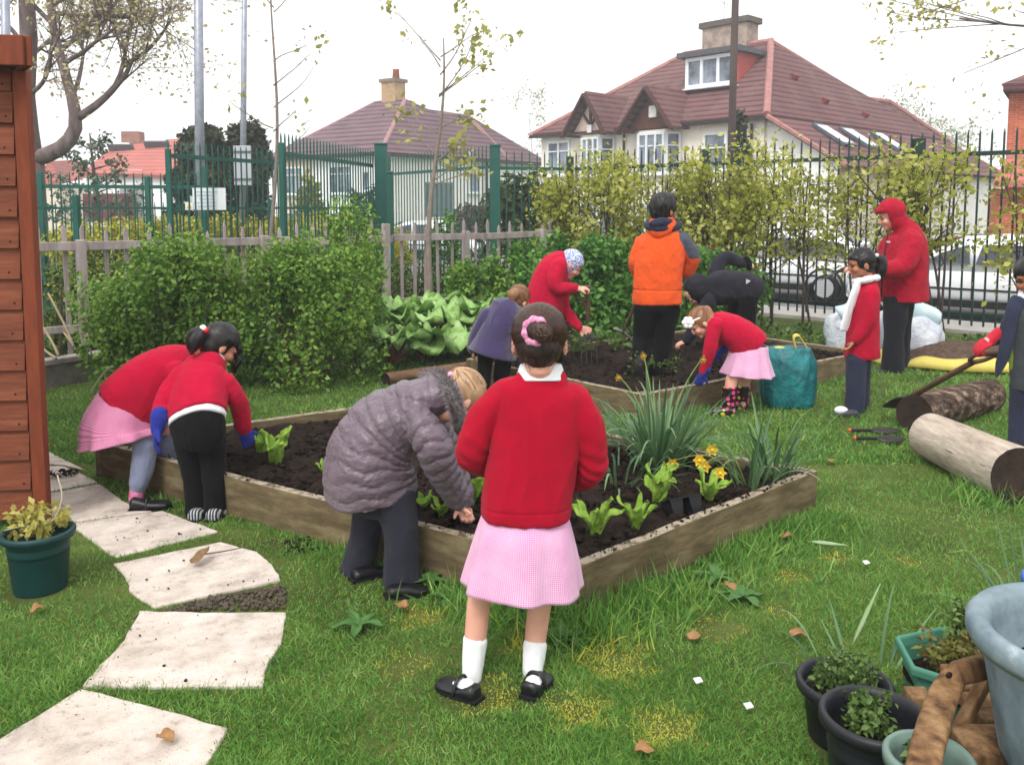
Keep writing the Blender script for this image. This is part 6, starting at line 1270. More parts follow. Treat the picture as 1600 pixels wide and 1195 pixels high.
def path():
    t = NT('slab_stone'); n = t.noise(6, 7, .7); c = t.ramp(n, [(.28, lin((144, 132, 122))), (.5, lin((198, 186, 177))), (.75, lin((222, 211, 203)))]); c = t.mix(t.ramp(t.noise(26, 6, .7), [(.58, 0), (.72, .6)]), c, lin((112, 98, 88))); c = t.mix(t.ramp(t.noise(1.7, 5, .7), [(.5, 0), (.72, .5)]), c, lin((150, 136, 118))); c = t.mix(t.ramp(t.noise(140, 2), [(.66, 0), (.7, .7)]), c, lin((70, 60, 52))); c = t.mix(t.ramp(t.noise(38, 3), [(.69, 0), (.72, .8)]), c, lin((62, 50, 42))); c = t.mix(t.ramp(t.noise(3.4, 5, .7), [(.64, 0), (.74, .5)]), c, lin((96, 104, 62))); MC['slab'] = t.done(c, .9, .2, t.bump(t.noise(60, 5, .7), .35, .01))
    labs = ('pale paving slab nearest the camera at the lower left', 'pale paving slab with chipped edges, second from the camera', 'pale paving slab with the dry curled leaf on it', 'pale paving slab level with the green pot, touching its neighbour', 'pale paving slab below the leggings child beside the shed', 'soil-scattered paving slab beside the shed corner', 'farthest small paving slab tucked behind the shed corner')
    for s, lab in zip(SLABS, labs):
        pts = [G(u, v, 0) for u, v in s]; Q = []
        for i in range(len(pts)):
            a, b = pts[i], pts[(i+1) % len(pts)]
            for k in range(7):
                p = a.lerp(b, k/7); Q.append(V((p.x+.009*noise.noise((p.x*22, p.y*22, 0)), p.y+.009*noise.noise((p.x*22, p.y*22, 5)), .0)))
        m = MB().prism([q-V((0, 0, .012)) for q in Q], (0, 0, .024)); o = m.build('paving_slab', MC['slab'], None, Q[0], bevel=.005); tag(o, lab, 'paving slab', 'pale paving slabs')
    for k, s in enumerate((SLABS[1], SLABS[2], SLABS[3])):
        q = [G(*s[i]) for i in ((0, 2, 5, 7) if k == 0 else (0, 2, 4, 6) if k == 1 else (0, 1, 2, 3))]; q = [V((p.x, p.y, .013)) for p in q]; clods(q, .0125, 34, .0012, .007, 'soil_specks', soilmat(), ('soil specks on the chipped second slab', 'soil specks around the curled leaf on the third slab', 'soil specks on the slab level with the green pot')[k])
    g = mat('grit', (92, 82, 70), .95, .4, 30, .8, 120)
    for quad, nm, lab in ((((245, 958), (452, 955), (448, 918), (330, 936)), 'gravel', 'brown grit showing between the pale slabs'), ((( 440, 872), (500, 862), (498, 838), (448, 842)), 'bare_soil', 'bare muddy patch in the grass by the near bed'), (((52, 757), (110, 752), (128, 742), (60, 742)), 'bare_soil', 'scattered dark soil on the slabs by the shed')):
        q = [G(u, v, .0) for u, v in quad]; clods(q, .004 if 'slabs by' not in lab else .024, 700 if nm == 'gravel' else 160, .003, .012, nm, g if nm == 'gravel' else soilmat(), lab, 'soil')
    p = G(306, 879, .02); e = leaf_plant('dry_leaf', 'curled dry brown leaf lying on the third slab', 'leaf', p, [((0, -.04, .015), (.35, .9, .1), .11, .05, -.5, .1)], mat('dry_leaf', (124, 98, 66), .8, .3, 40)); MB().tube([p+V((0, .06, .01)), p+V((.1, .1, .012)), p+V((.19, .17, .008))], [.003, .003, .0015], n=5, k=3).build('stalk', mat('dry_stalk', (96, 80, 64), .8), e)
def inpoly(x, y, poly):
    ins = np.zeros(len(x), dtype=bool); n = len(poly); j = n-1
    for i in range(n):
        xi, yi, xj, yj = poly[i][0], poly[i][1], poly[j][0], poly[j][1]; c = ((yi > y) != (yj > y)) & (x < (xj-xi)*(y-yi)/(yj-yi+1e-12)+xi); ins ^= c; j = i
    return ins
YEL = [((965, 1035), .11), ((1235, 902), .055), ((1125, 985), .08), ((905, 1112), .085), ((1040, 1140), .09), ((1305, 873), .05), ((765, 1088), .09), ((655, 965), .08), ((635, 1040), .07), ((1220, 957), .05), ((820, 1010), .06), ((1420, 880), .05)]
def grass():
    polys = [[(p.x, p.y) for p in B1], [(p.x, p.y) for p in B2]]+[[tuple(G(u, v))[:2] for u, v in s] for s in SLABS]+[[tuple(G(u, v))[:2] for u, v in ((245, 962), (455, 958), (450, 914), (330, 934))]]
    pots = [(G(60, 925), .12), (P(1320, 1060, 2.31), .1), (P(1368, 1112, 2.16), .12), (G(1450, 690), 0)]
    shoes = [G(u, v) for u, v in ((720, 1090), (840, 1085), (570, 905), (630, 932), (230, 797), (310, 803), (340, 803))]
    yc = np.array([(G(*c).x, G(*c).y, r) for c, r in YEL])
    def sample(n, y0, y1, pw):
        u = rng.random(n); y = (y0**(1-pw)+u*(y1**(1-pw)-y0**(1-pw)))**(1/(1-pw)); x = (rng.random(n)*2-1)*(.66*y+.35); return x, y
    t = NT('grass'); a = t.n('Attribute', attribute_name='tone'); r = t.n('NewGeometry').outputs['Random Per Island']; col = t.ramp(t.math('MULTIPLY_ADD', r, .55, t.math('MULTIPLY_ADD', t.noise(3, 3), .9, -.22)), [(0, lin((48, 88, 34))), (.4, lin((90, 140, 56))), (.75, lin((130, 170, 84))), (1, lin((174, 196, 124)))]); col = t.mix(a.outputs['Fac'], col, t.ramp(r, [(0, lin((176, 174, 44))), (1, lin((222, 216, 104)))])); MC['grass'] = t.done(col, .55, .3, transl=.3)
    allv, allf, tone = [], [], []; off = 0
    def add(x, y, h, w, lean, tpl=BLADE, force=None):
        nonlocal off
        k = np.ones(len(x), dtype=bool)
        jx, jy = x+rng.normal(0, .012, len(x)), y+rng.normal(0, .012, len(x))
        for i, p in enumerate(polys): k &= ~inpoly(x if i < 2 else jx, y if i < 2 else jy, p)
        bare = np.array([noise.fractal((a*1.3, b*1.3, 9), .8, 2.1, 3) for a, b in zip(x, y)]); k &= (bare > -.5) | (rng.random(len(x)) < .5)
        for c, rr in pots: k &= ((x-c.x)**2+(y-c.y)**2) > rr*rr
        k &= np.array([ds(a, b) < .2 for a, b in zip(x, y)])
        x, y = x[k], y[k]; h = np.broadcast_to(h, k.shape)[k].copy(); n = len(x); z = np.zeros(n)
        for s in shoes: h[((x-s.x)**2+(y-s.y)**2) < .09**2] *= .4
        d2 = np.sqrt((x[:, None]-yc[:, 0])**2+(y[:, None]-yc[:, 1])**2)/yc[:, 2]; nz = .35*np.sin(x*37)*np.cos(y*41); ty = np.clip(1.55-np.min(d2, 1)*1.05+nz, 0, 1)
        tn = np.where(rng.random(n) < ty*.95, .45+ty*.45, 0)+(rng.random(n) < .08)*rng.random(n)*.5; h = h*(1-.74*ty)
        al = rng.normal(size=(n, 3))*lean; al[:, 2] = 1; nr = rng.normal(size=(n, 3)); nr[:, 2] = .3; v, f = scatter(tpl, np.stack([x, y, z], 1), al, nr, h, w/np.maximum(h, 1e-3)); allv.append(v); allf.append(f+off); off += len(v); tone.append(np.repeat(np.clip(tn, 0, 1), len(tpl[0])))
    x, y = sample(270000, 1.55, 5.2, 1.9); nz = np.array([noise.noise((a*1.7, b*1.7, 4)) for a, b in zip(x[::1], y[::1])]); add(x, y, (.017+.016*rng.random(len(x)))*(1+.6*nz), .0032, .85)
    x, y = sample(110000, 5.0, 13.5, 1.7); add(x, y, .022+.022*rng.random(len(x)), .008, .75)
    # longer tufts along the plank sides
    for a, b, n, off_, hh in ((B1[0], B1[1], 3600, -1, .11), (B1[0], B1[3], 3000, -1, .09), (B2[0], B2[1], 1500, -1, .1), (B2[0], B2[3], 1500, -1, .1), (B1[1], B1[2], 1600, -1, .1)):
        a, b = V(a), V(b); d = (b-a); nr = V((d.y, -d.x, 0)).normalized(); cc = sum((V(q) for q in (B1 if a in B1 or True else B2)), V())/4
        cc = sum((V(q) for q in (B1 if any((a-V(q)).length < 1e-4 for q in B1) else B2)), V())/4; nr = nr if nr.dot(a-cc) > 0 else -nr; s = rng.random(n); k = rng.random(n)**2*.32+.01; cl = np.array([.35+.65*max(0, noise.noise((q*7, a.x, b.x))+.45) for q in s]); px = a.x+d.x*s+nr.x*k; py = a.y+d.y*s+nr.y*k; add(px, py, hh*.8*(.35+.75*rng.random(n))*cl*(1.15-k*2.2), .0052 if a.y < 5 else .008, .55)
    # thick tuft at the near corner
    for (u, v), n, hh, rr in (((900, 985), 520, .17, .16), ((1010, 940), 520, .14, .2), ((720, 950), 420, .11, .13), ((1180, 850), 500, .13, .22), ((1560, 780), 700, .13, .16), ((820, 960), 350, .12, .1)):
        c = G(u, v); q = rng.normal(size=(n, 2))*rr*.6; add(c.x+q[:, 0]*1.5, c.y+q[:, 1], hh*(.4+.7*rng.random(n)), .0055, .6)
    o = np_mesh('grass', np.concatenate(allv), np.concatenate(allf), MC['grass'], attrs={'tone': np.concatenate(tone)}); tag(o, 'mown green lawn with yellow mossy spots and longer tufts along the planks', 'grass', kind='stuff')
def lettuce(u, v, s, lab, n=6, up=1.0):
    b = G(u, v, .152); sp = []
    for i in range(n):
        a = i*2.4+random.uniform(-.3, .3); ln = random.uniform(.12, .6)*(1.4-up*.6); sp.append(((.008*math.cos(a), .008*math.sin(a), .0), (math.cos(a)*ln, math.sin(a)*ln, 1), s*random.uniform(.85, 1.35), s*random.uniform(.34, .46), random.uniform(.2, 1.0), .28))
    t = MC.get('lettuce')
    if t is None:
        q = NT('lettuce'); q_c = q.ramp(q.noise(25, 4), [(.3, lin((126, 170, 50))), (.7, lin((182, 212, 104)))]); t = MC['lettuce'] = q.done(q_c, .65, .2, q.bump(q.noise(60, 3), .7, .008), transl=.35)
    leaf_plant('lettuce_plant', lab, 'lettuce', b, sp, t, 'young lettuces in the near bed')
def plants():
    for a in ((432, 726, .17, 'large lettuce right of the ponytail child'), (408, 712, .12, 'smaller lettuce just behind the large one by the ponytail child'), (508, 742, .09, 'tiny lettuce beside the coat child rump'), (734, 790, .14, 'lettuce beneath the coat child hand'), (690, 806, .08, 'small flat lettuce between the coat child and the front girl'), (662, 796, .07, 'smallest lettuce seedling near the coat child trousers'), (930, 836, .145, 'narrow lettuce closest to the front girl elbow'), (994, 826, .13, 'lettuce standing left of the black seed tray'), (1030, 788, .165, 'broad lettuce lying behind the black seed tray'), (1108, 782, .13, 'lettuce under the daffodil flowers right of the seed tray')): lettuce(*a[:3], a[3])
    st = leafmat('strap_leaf', [(44, 74, 46), (70, 104, 66), (104, 136, 92), (136, 160, 116)], .25, .45, .45)
    b = G(1028, 728, .15); f = lambda u, v, Y, w: (*P(u, v, Y), w); strap_clump('daffodil_clump', 'big arching daffodil clump without flowers in the middle of the near bed', b, 150, .5, .62, st, 'daffodil clumps', 1.0, .017, [f(1005, 556, b.y+.3, 1), f(966, 590, b.y+.25, 1), f(1098, 562, b.y+.2, 1)])
    b = G(1208, 750, .15); strap_clump('daffodil_clump', 'upright daffodil clump in the right corner of the near bed', b, 34, .44, .5, st, 'daffodil clumps', .5, .016); b = G(1168, 764, .15); strap_clump('daffodil_clump', 'bent daffodil clump beside the yellow flowers', b, 22, .4, .5, st, 'daffodil clumps', 1.2, .015, [f(1100, 728, b.y-.02, 0), f(1124, 738, b.y-.12, 0), f(1112, 702, b.y+.12, 0), f(1050, 724, b.y+.1, 0), f(1092, 718, b.y+.02, 0)])
    b = G(965, 742, .15); strap_clump('daffodil_clump', 'flopped daffodil leaves right of the front girl elbow', b, 46, .3, 1.3, st, 'daffodil clumps', 1.7, .012); b = G(985, 688, .15); strap_clump('daffodil_clump', 'flattened grassy daffodil clump at the far side of the near bed', b, 44, .3, 1.4, st, 'daffodil clumps', 1.8, .012)
    # rhubarb
    t = NT('rhubarb_leaf'); MC['rhub'] = t.done(t.ramp(t.noise(9, 4), [(.3, lin((104, 146, 60))), (.55, lin((160, 200, 116))), (.8, lin((202, 226, 172)))]), .5, .4, t.bump(t.noise(26, 4), .8, .02), transl=.25)
    for u, v, Y, s, lab in ((612, 520, 8.2, .3, 'rhubarb plant at the left end of the patch'), (660, 500, 8.5, .36, 'rhubarb plant with the palest crinkled leaves mid-patch'), (715, 488, 8.8, .36, 'rhubarb plant right of the pale one in the patch'), (770, 490, 8.9, .32, 'rhubarb plant beside the purple coat child'), (735, 462, 9.6, .38, 'rhubarb plant at the back of the patch'), (650, 470, 9.3, .3, 'rhubarb plant below the picket fence post')):
        b = P(u, v, Y); b.z = 0; sp = []
        for i in range(14):
            a = i*2.4+random.uniform(-.3, .3); r = random.uniform(.08, .36); sp.append(((r*math.cos(a), r*math.sin(a), random.uniform(.08, .5)), (math.cos(a), math.sin(a)-.35, random.uniform(-.1, .5)), s*random.uniform(.8, 1.25), s*random.uniform(.85, 1.15), random.uniform(.3, .9), .2))
        leaf_plant('rhubarb_plant', lab, 'rhubarb', b, sp, MC['rhub'], 'rhubarb patch', (.012, mat('rhubarb_stalk', (150, 96, 80), .6, .3, 10)))
    # dead stems by the shed
    b = V((-4.0, 7.15, 0)); e = MB()
    for p0, p1 in (((75, 458), (118, 548)), ((118, 470), (140, 536)), ((60, 500), (92, 556)), ((100, 520), (118, 546)), ((48, 530), (88, 560)), ((150, 518), (166, 540))): a, c = P(*p0, 7.3), P(*p1, 7.1); e.tube([a, (a+c)/2+V((.02, 0, -.02)), c], [.008, .01, .012], n=6, k=3)
    tag(e.build('dead_stems', mat('straw', (158, 142, 118), .9, .2, 20), None, b, smooth=True), 'pale dead stems leaning against the pickets beside the shed', 'dead plant')
    h = MB(); a = [P(u, v, 5.9) for u, v in ((140, 618), (150, 600), (165, 580), (176, 572))]; h.tube(a, .008, n=8, k=4); tag(h.build('garden_hose', mat('pale_hose', (150, 158, 118), .6), None, a[0], smooth=True), 'short length of pale green hose arching behind the leggings child', 'hose')
    # weeds in the far bed and under fence
    wd = leafmat('weed_leaf', [(40, 66, 20), (76, 104, 40), (116, 140, 66)], .3)
    for x, y, lab in ((.7, 8.2, 'low weeds below the fork at the back of the far bed'), (2.9, 9.6, 'weeds along the far fence behind the black raincoat child'), (4.4, 8.9, 'weeds beside the white bulk bags'), (3.6, 9.2, 'weeds between the fence and the far bed'), (1.15, 6.85, 'sparse weeds in the soil by the orange jacket boy shoes')):
        s_ = .35 if y > 7 else .12; L = [((x+random.uniform(-s_, s_)*1.4, y+random.uniform(-s_, s_), (.0 if y > 8.5 else .17)+random.uniform(.02, .16)), (.1, .1, .06), 34) for k in range(14 if y > 7 else 5)]; v, f = foliage(L, .055 if y > 7 else .03, LEAF); tag(np_mesh('weed_patch', v, f, wd, None, (x, y, 0)), lab, 'weeds', kind='stuff')
    dk = MC.get('dock') or mat('dock_leaf', (70, 108, 52), .55, .25, 20, .4, 40)
    for (u, v), lb in zip(((672, 910), (708, 938), (1120, 905), (1160, 935), (880, 1000), (560, 980)), ('beside the coat child front shoe', 'between the coat child shoe and the front girl leg', 'in front of the near plank in the longer grass', 'near the yellow moss spots by the near plank', 'in the tuft right of the front girl leg', 'on the lawn between the slabs and the front girl')):
        b = G(u, v, .01); leaf_plant('dock_weed', 'low broad-leaved weed '+lb, 'weed', b, [((0, 0, .008), (math.cos(i*1.3+u), math.sin(i*1.3+u), random.uniform(.15, .6)), random.uniform(.06, .11), random.uniform(.028, .042), .7, .12) for i in range(5)], dk, 'broad-leaved weeds in the lawn')
    # fallen leaves and long blades on the lawn
    dl = mat('fallen_leaf', (150, 112, 74), .8, .3, 60); lbs = ('beside the right end of the near plank', 'in the long grass by the near bed corner', 'by the coat child shoe', 'on the grass in front of the near bed', 'next to the yellow moss spot nearest the pots', 'right of the near bed beyond the plank end', 'on the lawn left of the light log', 'at the bottom of the lawn between the pots and the girl', 'below the green pot on the left', 'near the first slab edge')
    for (u, v), lb in zip(((1240, 838), (1130, 913), (634, 950), (1078, 1000), (1235, 992), (1298, 722), (1178, 820), (992, 1172), (68, 948), (250, 1148)), lbs):
        p = G(u, v, .03); a = random.uniform(0, 6.28); leaf_plant('fallen_leaf', 'small dry brown leaf '+lb, 'leaf', p, [((0, 0, .004), (math.cos(a), math.sin(a), .12), random.uniform(.05, .07), .045, .5, .1)], dl, 'dry fallen leaves')
    for (u, v, Y) , lb in (((1262, 845, 3.6), 'pale long leaf blade lying on the lawn right of the near bed'), ((1330, 1010, 2.7), 'pale long blade sticking up behind the black pots')):
        p = G(u, v, .04); q = p+V((.14, -.1, .02)) if v < 900 else p+V((.09, 0, .22)); m = MB(); m.loft([(p, .001, .001), ((p*.6+q*.4), .008, .0015), (q, .001, .001)], (0, .5, .8), n=8); tag(m.build('leaf_blade', mat('silver_blade', (150, 172, 130), .5), None, p, smooth=True), lb, 'leaf')
    pw = mat('white_scrap', (226, 224, 222), .6)
    for (u, v), lb in zip(((1088, 1068), (1167, 1108), (1352, 882)), ('white paper scrap on the grass below the near bed', 'white paper scrap on the grass left of the pots', 'white scrap on the lawn far right of the near bed')): p = G(u, v, .028); tag(MB().prism([p, p+V((.022, .004, .004)), p+V((.016, .022, .008)), p+V((-.008, .012, .01))], (0, 0, .003)).build('paper_scrap', pw, None, p), lb, 'litter', 'white scraps on the lawn')
def log_obj(name, label, a, b, ra, rb, m, endm, sq=1.0):
    a, b = V(a), V(b); d = (b-a).normalized(); x = d.cross(V((0, 0, 1))).normalized(); y = x.cross(d); n = 40; R = []; K = 14
    for i in range(K+1):
        t = i/K; r = ra*(1-t)+rb*t; c = a.lerp(b, t); R.append([c+(x*math.cos(2*math.pi*j/n)+y*math.sin(2*math.pi*j/n)*sq)*r*(1+.03*noise.noise((math.cos(2*math.pi*j/n)*1.6, math.sin(2*math.pi*j/n)*1.6, t*1.5))+.022*noise.noise((math.cos(2*math.pi*j/n)*6, math.sin(2*math.pi*j/n)*6, t*2))) for j in range(n)])
    e = empty(name, V((a.x, a.y, 0)), label, 'log', 'logs on the lawn'); MB().rings(R, False, False).build('bark', m, e, smooth=True)
    for r0, s in ((R[0], -1), (R[-1], 1)):
        c = sum(r0, V())/n; q = [[c+(p-c)*f-d*s*.006*(1-f)*3 for p in r0] for f in (1.0, .9, .5, .12)]; MB().rings(q, False, True).build('cut_end', endm, e, smooth=True)
def props():
    t = NT('bleached_log'); n = t.noise(8, 7, .72, stretch=(1.8, .3, 1.8)); c = t.ramp(n, [(.3, lin((110, 94, 82))), (.5, lin((178, 164, 150))), (.75, lin((214, 202, 188)))]); c = t.mix(t.ramp(t.noise(2.2, 4), [(.52, 0), (.68, .55)]), c, lin((150, 120, 92))); c = t.mix(t.ramp(t.noise(16, 5, .7, stretch=(1.6, .2, 1.6)), [(.6, 0), (.68, .8)]), c, lin((64, 52, 44))); MC['log1'] = t.done(c, .85, .2, t.bump(n, .8, .02))
    t = NT('dark_log'); n = t.noise(6, 6, .7, stretch=(1, 2.4, 3)); c = t.ramp(n, [(.38, lin((38, 28, 24))), (.52, lin((84, 68, 58))), (.68, lin((168, 146, 124)))]); MC['log2'] = t.done(c, .9, .15, t.bump(n, .7, .02)); en = mat('log_end', (62, 48, 40), .95, .4, 14, .6, 60, c2=(30, 22, 19))
    a = G(1452, 715, .0); b = G(1590, 790, 0); a.z, b.z = .135, .15; log_obj('log', 'pale bleached log lying in front, its dark end facing the right edge', a, b, .135, .15, MC['log1'], en)
    a = G(1428, 676, 0); b = G(1545, 640, 0); a.z, b.z = .125, .115; log_obj('log', 'dark rough log lying behind the pale one', a, b, .13, .12, MC['log2'], en)
    a, b = P(602, 562, 7.3), P(735, 545, 7.9); a.z = b.z = .05; log_obj('log', 'flat strip of split brown wood edging the rhubarb patch', a, b, .07, .06, mat('split_wood', (128, 100, 76), .9, .35, 8, .5, 40, c2=(74, 52, 38), stretch=(.4, 1, 3)), en, .75)
    # tools on the grass
    for (u, v), ang, lab in (((1330, 672), .15, 'hand trowel with an orange-tipped handle beside the dark log'), ((1338, 684), .4, 'second hand trowel just below the other by the dark log')):
        p = G(u, v, .035); dr = V((math.cos(ang), -math.sin(ang)*.3, 0)); e = empty('trowel', (p.x, p.y, 0), lab, 'trowel', 'trowels on the lawn'); MB().tube([p, p+dr*.13], [.014, .011], n=8, ends=True).build('handle', mat('dark_grip', (34, 30, 28), .6), e, smooth=True); MB().ell(p-dr*.008, .014, None, 8, 6).build('handle_tip', mat('orange_cap', (204, 104, 50), .6), e, smooth=True); MB().loft([(p+dr*.13, .008, .006), (p+dr*.19, .034, .008), (p+dr*.28, .028, .007), (p+dr*.33, .003, .003)], (-dr.y, dr.x, .5), n=14).build('blade', mat('dark_steel', (60, 58, 56), .4, .2, 30, metal=.7), e, smooth=True)
    pass
    # teal woven bag
    Y = 6.6; b = G(1230, 634, 0); e = empty('garden_bag', b, 'teal woven garden bag with two yellow handles beside the polka-dot boots girl', 'bag'); t = NT('teal_weave'); w = t.noise(9, 4); tn = t.ramp(w, [(.3, lin((8, 72, 78))), (.7, lin((34, 128, 132)))]); MC['teal'] = t.done(tn, .42, .4, t.bump(t.noise(14, 4, .6), .8, .03))
    m = MB(); px = Y/FPX; m.loft([(b+V((.0, 0, .0)), .16, .13), (b+V((0, 0, .03)), .185, .15), (b+V((0, 0, .2)), .2, .165), (b+V((.0, 0, .34)), .19, .155), (b+V((.005, 0, .42)), .165, .125), (b+V((.005, 0, .45)), .15, .11)], (1, 0, 0), n=48, k=5, pw=3, mod=lambda a, t: .035*math.sin(5*a+6*t)+.03*math.sin(9*a-11*t)); o = m.build('sack', MC['teal'], e, smooth=True)
    yh = mat('yellow_webbing', (206, 184, 96), .7, .1, 20)
    for pts in (((1205, 556), (1212, 544), (1228, 545), (1240, 556), (1236, 565), (1224, 562), (1206, 556)), ((1243, 545), (1240, 527), (1248, 524), (1256, 536), (1268, 556))):
        q = [P(u, v, 6.5) for u, v in pts]; vs, fs = [], []; Q = [V(x) for x in cr(q, 5)]
        hm = MB()
        R = []
        for i, c in enumerate(Q):
            tg = (Q[min(i+1, len(Q)-1)]-Q[max(0, i-1)]).normalized(); x = tg.cross(V((0, 1, .4))).normalized(); R.append([c+V((0, .022, .006))+x*.004, c-V((0, .022, .006))+x*.004, c-V((0, .022, .006))-x*.004, c+V((0, .022, .006))-x*.004])
        hm.rings(R); hm.build('handle', yh, e, smooth=True)
    # white bulk bags
    t = NT('white_weave'); MC['bulk'] = t.done(t.ramp(t.noise(5, 5), [(.3, lin((176, 184, 200))), (.7, lin((224, 228, 234)))]), .6, .3, t.bump(t.noise(8, 5, .6), .8, .05))
    for u, Y, w, hh, lab in ((1328, 8.9, .2, .42, 'white bulk bag half hidden by the scarf girl'), (1418, 8.85, .27, .46, 'larger white bulk bag with blue print behind the adult in red')):
        b = P(u, 545, Y); b.z = 0; e = empty('bulk_bag', b, lab, 'bulk bag', 'white bulk bags'); m = MB(); m.loft([(b, w*1.0, .2), (b+V((0, 0, .05)), w*1.12, .24), (b+V((0, 0, hh*.55)), w*1.15, .25), (b+V((.02, 0, hh*.85)), w*1.0, .2), (b+V((.03, 0, hh)), w*.6, .1)], (1, 0, 0), n=44, k=5, pw=3, mod=lambda a, t: .04*math.sin(4*a+5*t)+.05*math.sin(7*a-8*t)); m.build('sack', MC['bulk'], e, smooth=True)
        fl = MB(); fl.loft([(b+V((-.05, -.04, hh*.85)), w*1.2, .1), (b+V((.05, -.1, hh*1.02)), w*.9, .08), (b+V((.12, -.05, hh*1.14)), w*.5, .02)], (1, 0, .1), n=30, k=4, mod=lambda a, t: .1*math.sin(3*a+4*t)); fl.build('folded_top', mat('pale_blue_plastic', (196, 220, 230), .4, .12, 5), e, smooth=True)
    # yellow sheet with soil
    c = P(1505, 556, 8.3); c.z = 0; e = empty('yellow_sack', c, 'open yellow sack holding a heap of soil on the lawn by the fence', 'sack'); m = MB(); R = []
    for r, z in ((.5, .0), (.76, .004), (.84, .02), (.82, .06), (.74, .1), (.66, .08)):
        R.append([c+V((r*1.0*math.cos(a)*(1+.08*math.sin(3*a)), r*.62*math.sin(a)*(1+.1*math.cos(4*a)), z*(1+.45*math.sin(3*a+1)+.25*math.sin(7*a)))) for a in np.linspace(0, 2*math.pi, 64, endpoint=False)])
    m.rings(R, True, False); m.build('sack', mat('yellow_sheet', (206, 190, 96), .55, .12, 7, .5, 12), e, smooth=True); q = [c+V((x*.68, y*.42, 0)) for x, y in ((-.8, -.8), (.8, -.8), (.8, .8), (-.8, .8))]; o = lumpy([V((p.x, p.y, .07)) for p in q], .07, 'soil', '', mat('brown_earth', (104, 84, 72), .95, .35, 30, 1, 70, c2=(62, 48, 40)), .02, mound=.16); tag(o, 'heap of brown soil in the yellow sack', 'soil', kind='stuff')
    # seed tray
    b = G(1068, 806, .155); e = empty('seed_tray', b, 'black plastic seed tray with two cells lying tilted on the soil', 'tray'); M = Matrix.Rotation(.5, 3, 'Z') @ Matrix.Rotation(-.45, 3, 'X'); bp = mat('black_plastic', (26, 26, 30), .45, .2, 30); m = MB(); c = b+V((0, .02, .04))
    for s in (-1, 1): m.lathe([(.0, -.045), (.032, -.045), (.05, .03), (.044, .03), (.028, -.04), (0, -.04)], c+M @ V((s*.052, 0, 0)), 4, M @ Matrix.Rotation(math.pi/4, 3, 'Z'))
    m.build('cells', bp, e); MB().box(c+M @ V((0, 0, .033)), (.19, .095, .004), M=M).build('rim', bp, e)
    # pots
    def pot(lab, c, r, h, col, grp, hexa=False, rough=.5, name='plant_pot', taper=.8, rim=.012, n=44):
        e = empty(name, (c.x, c.y, c.z-h), lab, 'plant pot', grp); n = 6 if hexa else n; m = MB(); zt = h; c0 = V((c.x, c.y, c.z-h)); Mz = Matrix.Rotation(.35, 3, 'Z'); m.lathe([(0, 0), (r*taper*.96, 0), (r*taper, .01), (r*.94, zt*.86), (r*.97, zt-.03), (r+rim, zt-.03), (r+rim*1.1, zt-.008), (r+rim*.5, zt), (r-.003, zt-.004), (r-.01, zt-.03), (r*.93, zt*.7), (r*.9, zt*.62), (0, zt*.62)], c0, n, Mz); pm = mat('pot_'+grp.replace(' ', '_'), col, rough, .15, 12, .1, 60, .4); m.build('pot', pm, e, smooth=not hexa, bevel=.008 if hexa else 0)
        MB().lathe([(r*.9, .0), (r*.6, .012), (.0, .018)], c0+V((0, 0, zt*.72)), 20).build('compost', soilmat(), e, smooth=True); return e, c0+V((0, 0, zt*.73))
    herb = leafmat('herb_leaf', [(46, 70, 28), (84, 112, 50), (124, 148, 82)], .25); yel = leafmat('pale_herb', [(130, 128, 50), (172, 164, 80), (206, 196, 120)], .3); red = leafmat('reddish_herb', [(90, 50, 36), (110, 110, 50), (132, 140, 62)], .25)
    def herbs(e, c, R, h, n, size, m, name='plant_growth'):
        L = [((c.x+R*math.sqrt(random.random())*math.cos(a), c.y+R*.8*math.sqrt(random.random())*math.sin(a), c.z+random.uniform(.0, h)), (.025, .025, .02), n) for a in [random.uniform(0, 6.28) for _ in range(26)]]; v, f = foliage(L, size, LEAF); o = np_mesh('foliage', v, f, m, e); s = MB()
        for l in L[:14]: s.tube([(c.x+random.uniform(-.03, .03), c.y, c.z-.02), l[0]], [.002, .0015], n=4)
        s.build('stems', mat('green_stem', (110, 100, 60), .8), e)
    c = P(60, 844, 3.32); c = V((c.x, c.y, .245)); e, k = pot('dark green plastic pot of pale yellow plants by the shed corner', c, .122, .245, (14, 58, 58), 'dark green pot'); herbs(e, k+V((0, 0, .05)), .1, .09, 10, .035, yel); MB().tube([c+V((-.12, -.02, .0)), c+V((-.02, -.05, .03)), c+V((.06, -.02, .03)), c+V((.1, .0, .12)), c+V((.06, .05, .2))], .003, n=5, k=4).build('wire', mat('pale_wire', (170, 160, 140), .6), e, smooth=True)
    c = P(1320, 1060, 2.35); e, k = pot('black pot with green herbs standing behind another black pot', c, .119, c.z, (30, 31, 38), 'black pots'); herbs(e, k+V((.0, .0, .03)), .08, .07, 26, .019, herb)
    c = P(1367, 1112, 2.0); e, k = pot('foremost black pot with a small bushy herb', c, .116, c.z, (30, 31, 38), 'black pots'); herbs(e, k+V((0, .02, .02)), .055, .07, 24, .019, herb)
    c = P(1500, 1022, 2.38); e, k = pot('six-sided green pot with reddish trailing plant', c, .165, .28, (70, 128, 108), 'six sided green pot', True, .55); herbs(e, k+V((-.02, .0, .05)), .1, .07, 26, .019, red); herbs(e, k+V((.04, .07, .09)), .07, .08, 20, .022, herb)
    c = P(1452, 1176, 1.8); e, k = pot('grey-green pot with one small seedling at the bottom edge', c, .082, c.z, (112, 136, 126), 'grey green pot', False, .45); herbs(e, k+V((-.02, 0, .04)), .018, .05, 3, .024, herb)
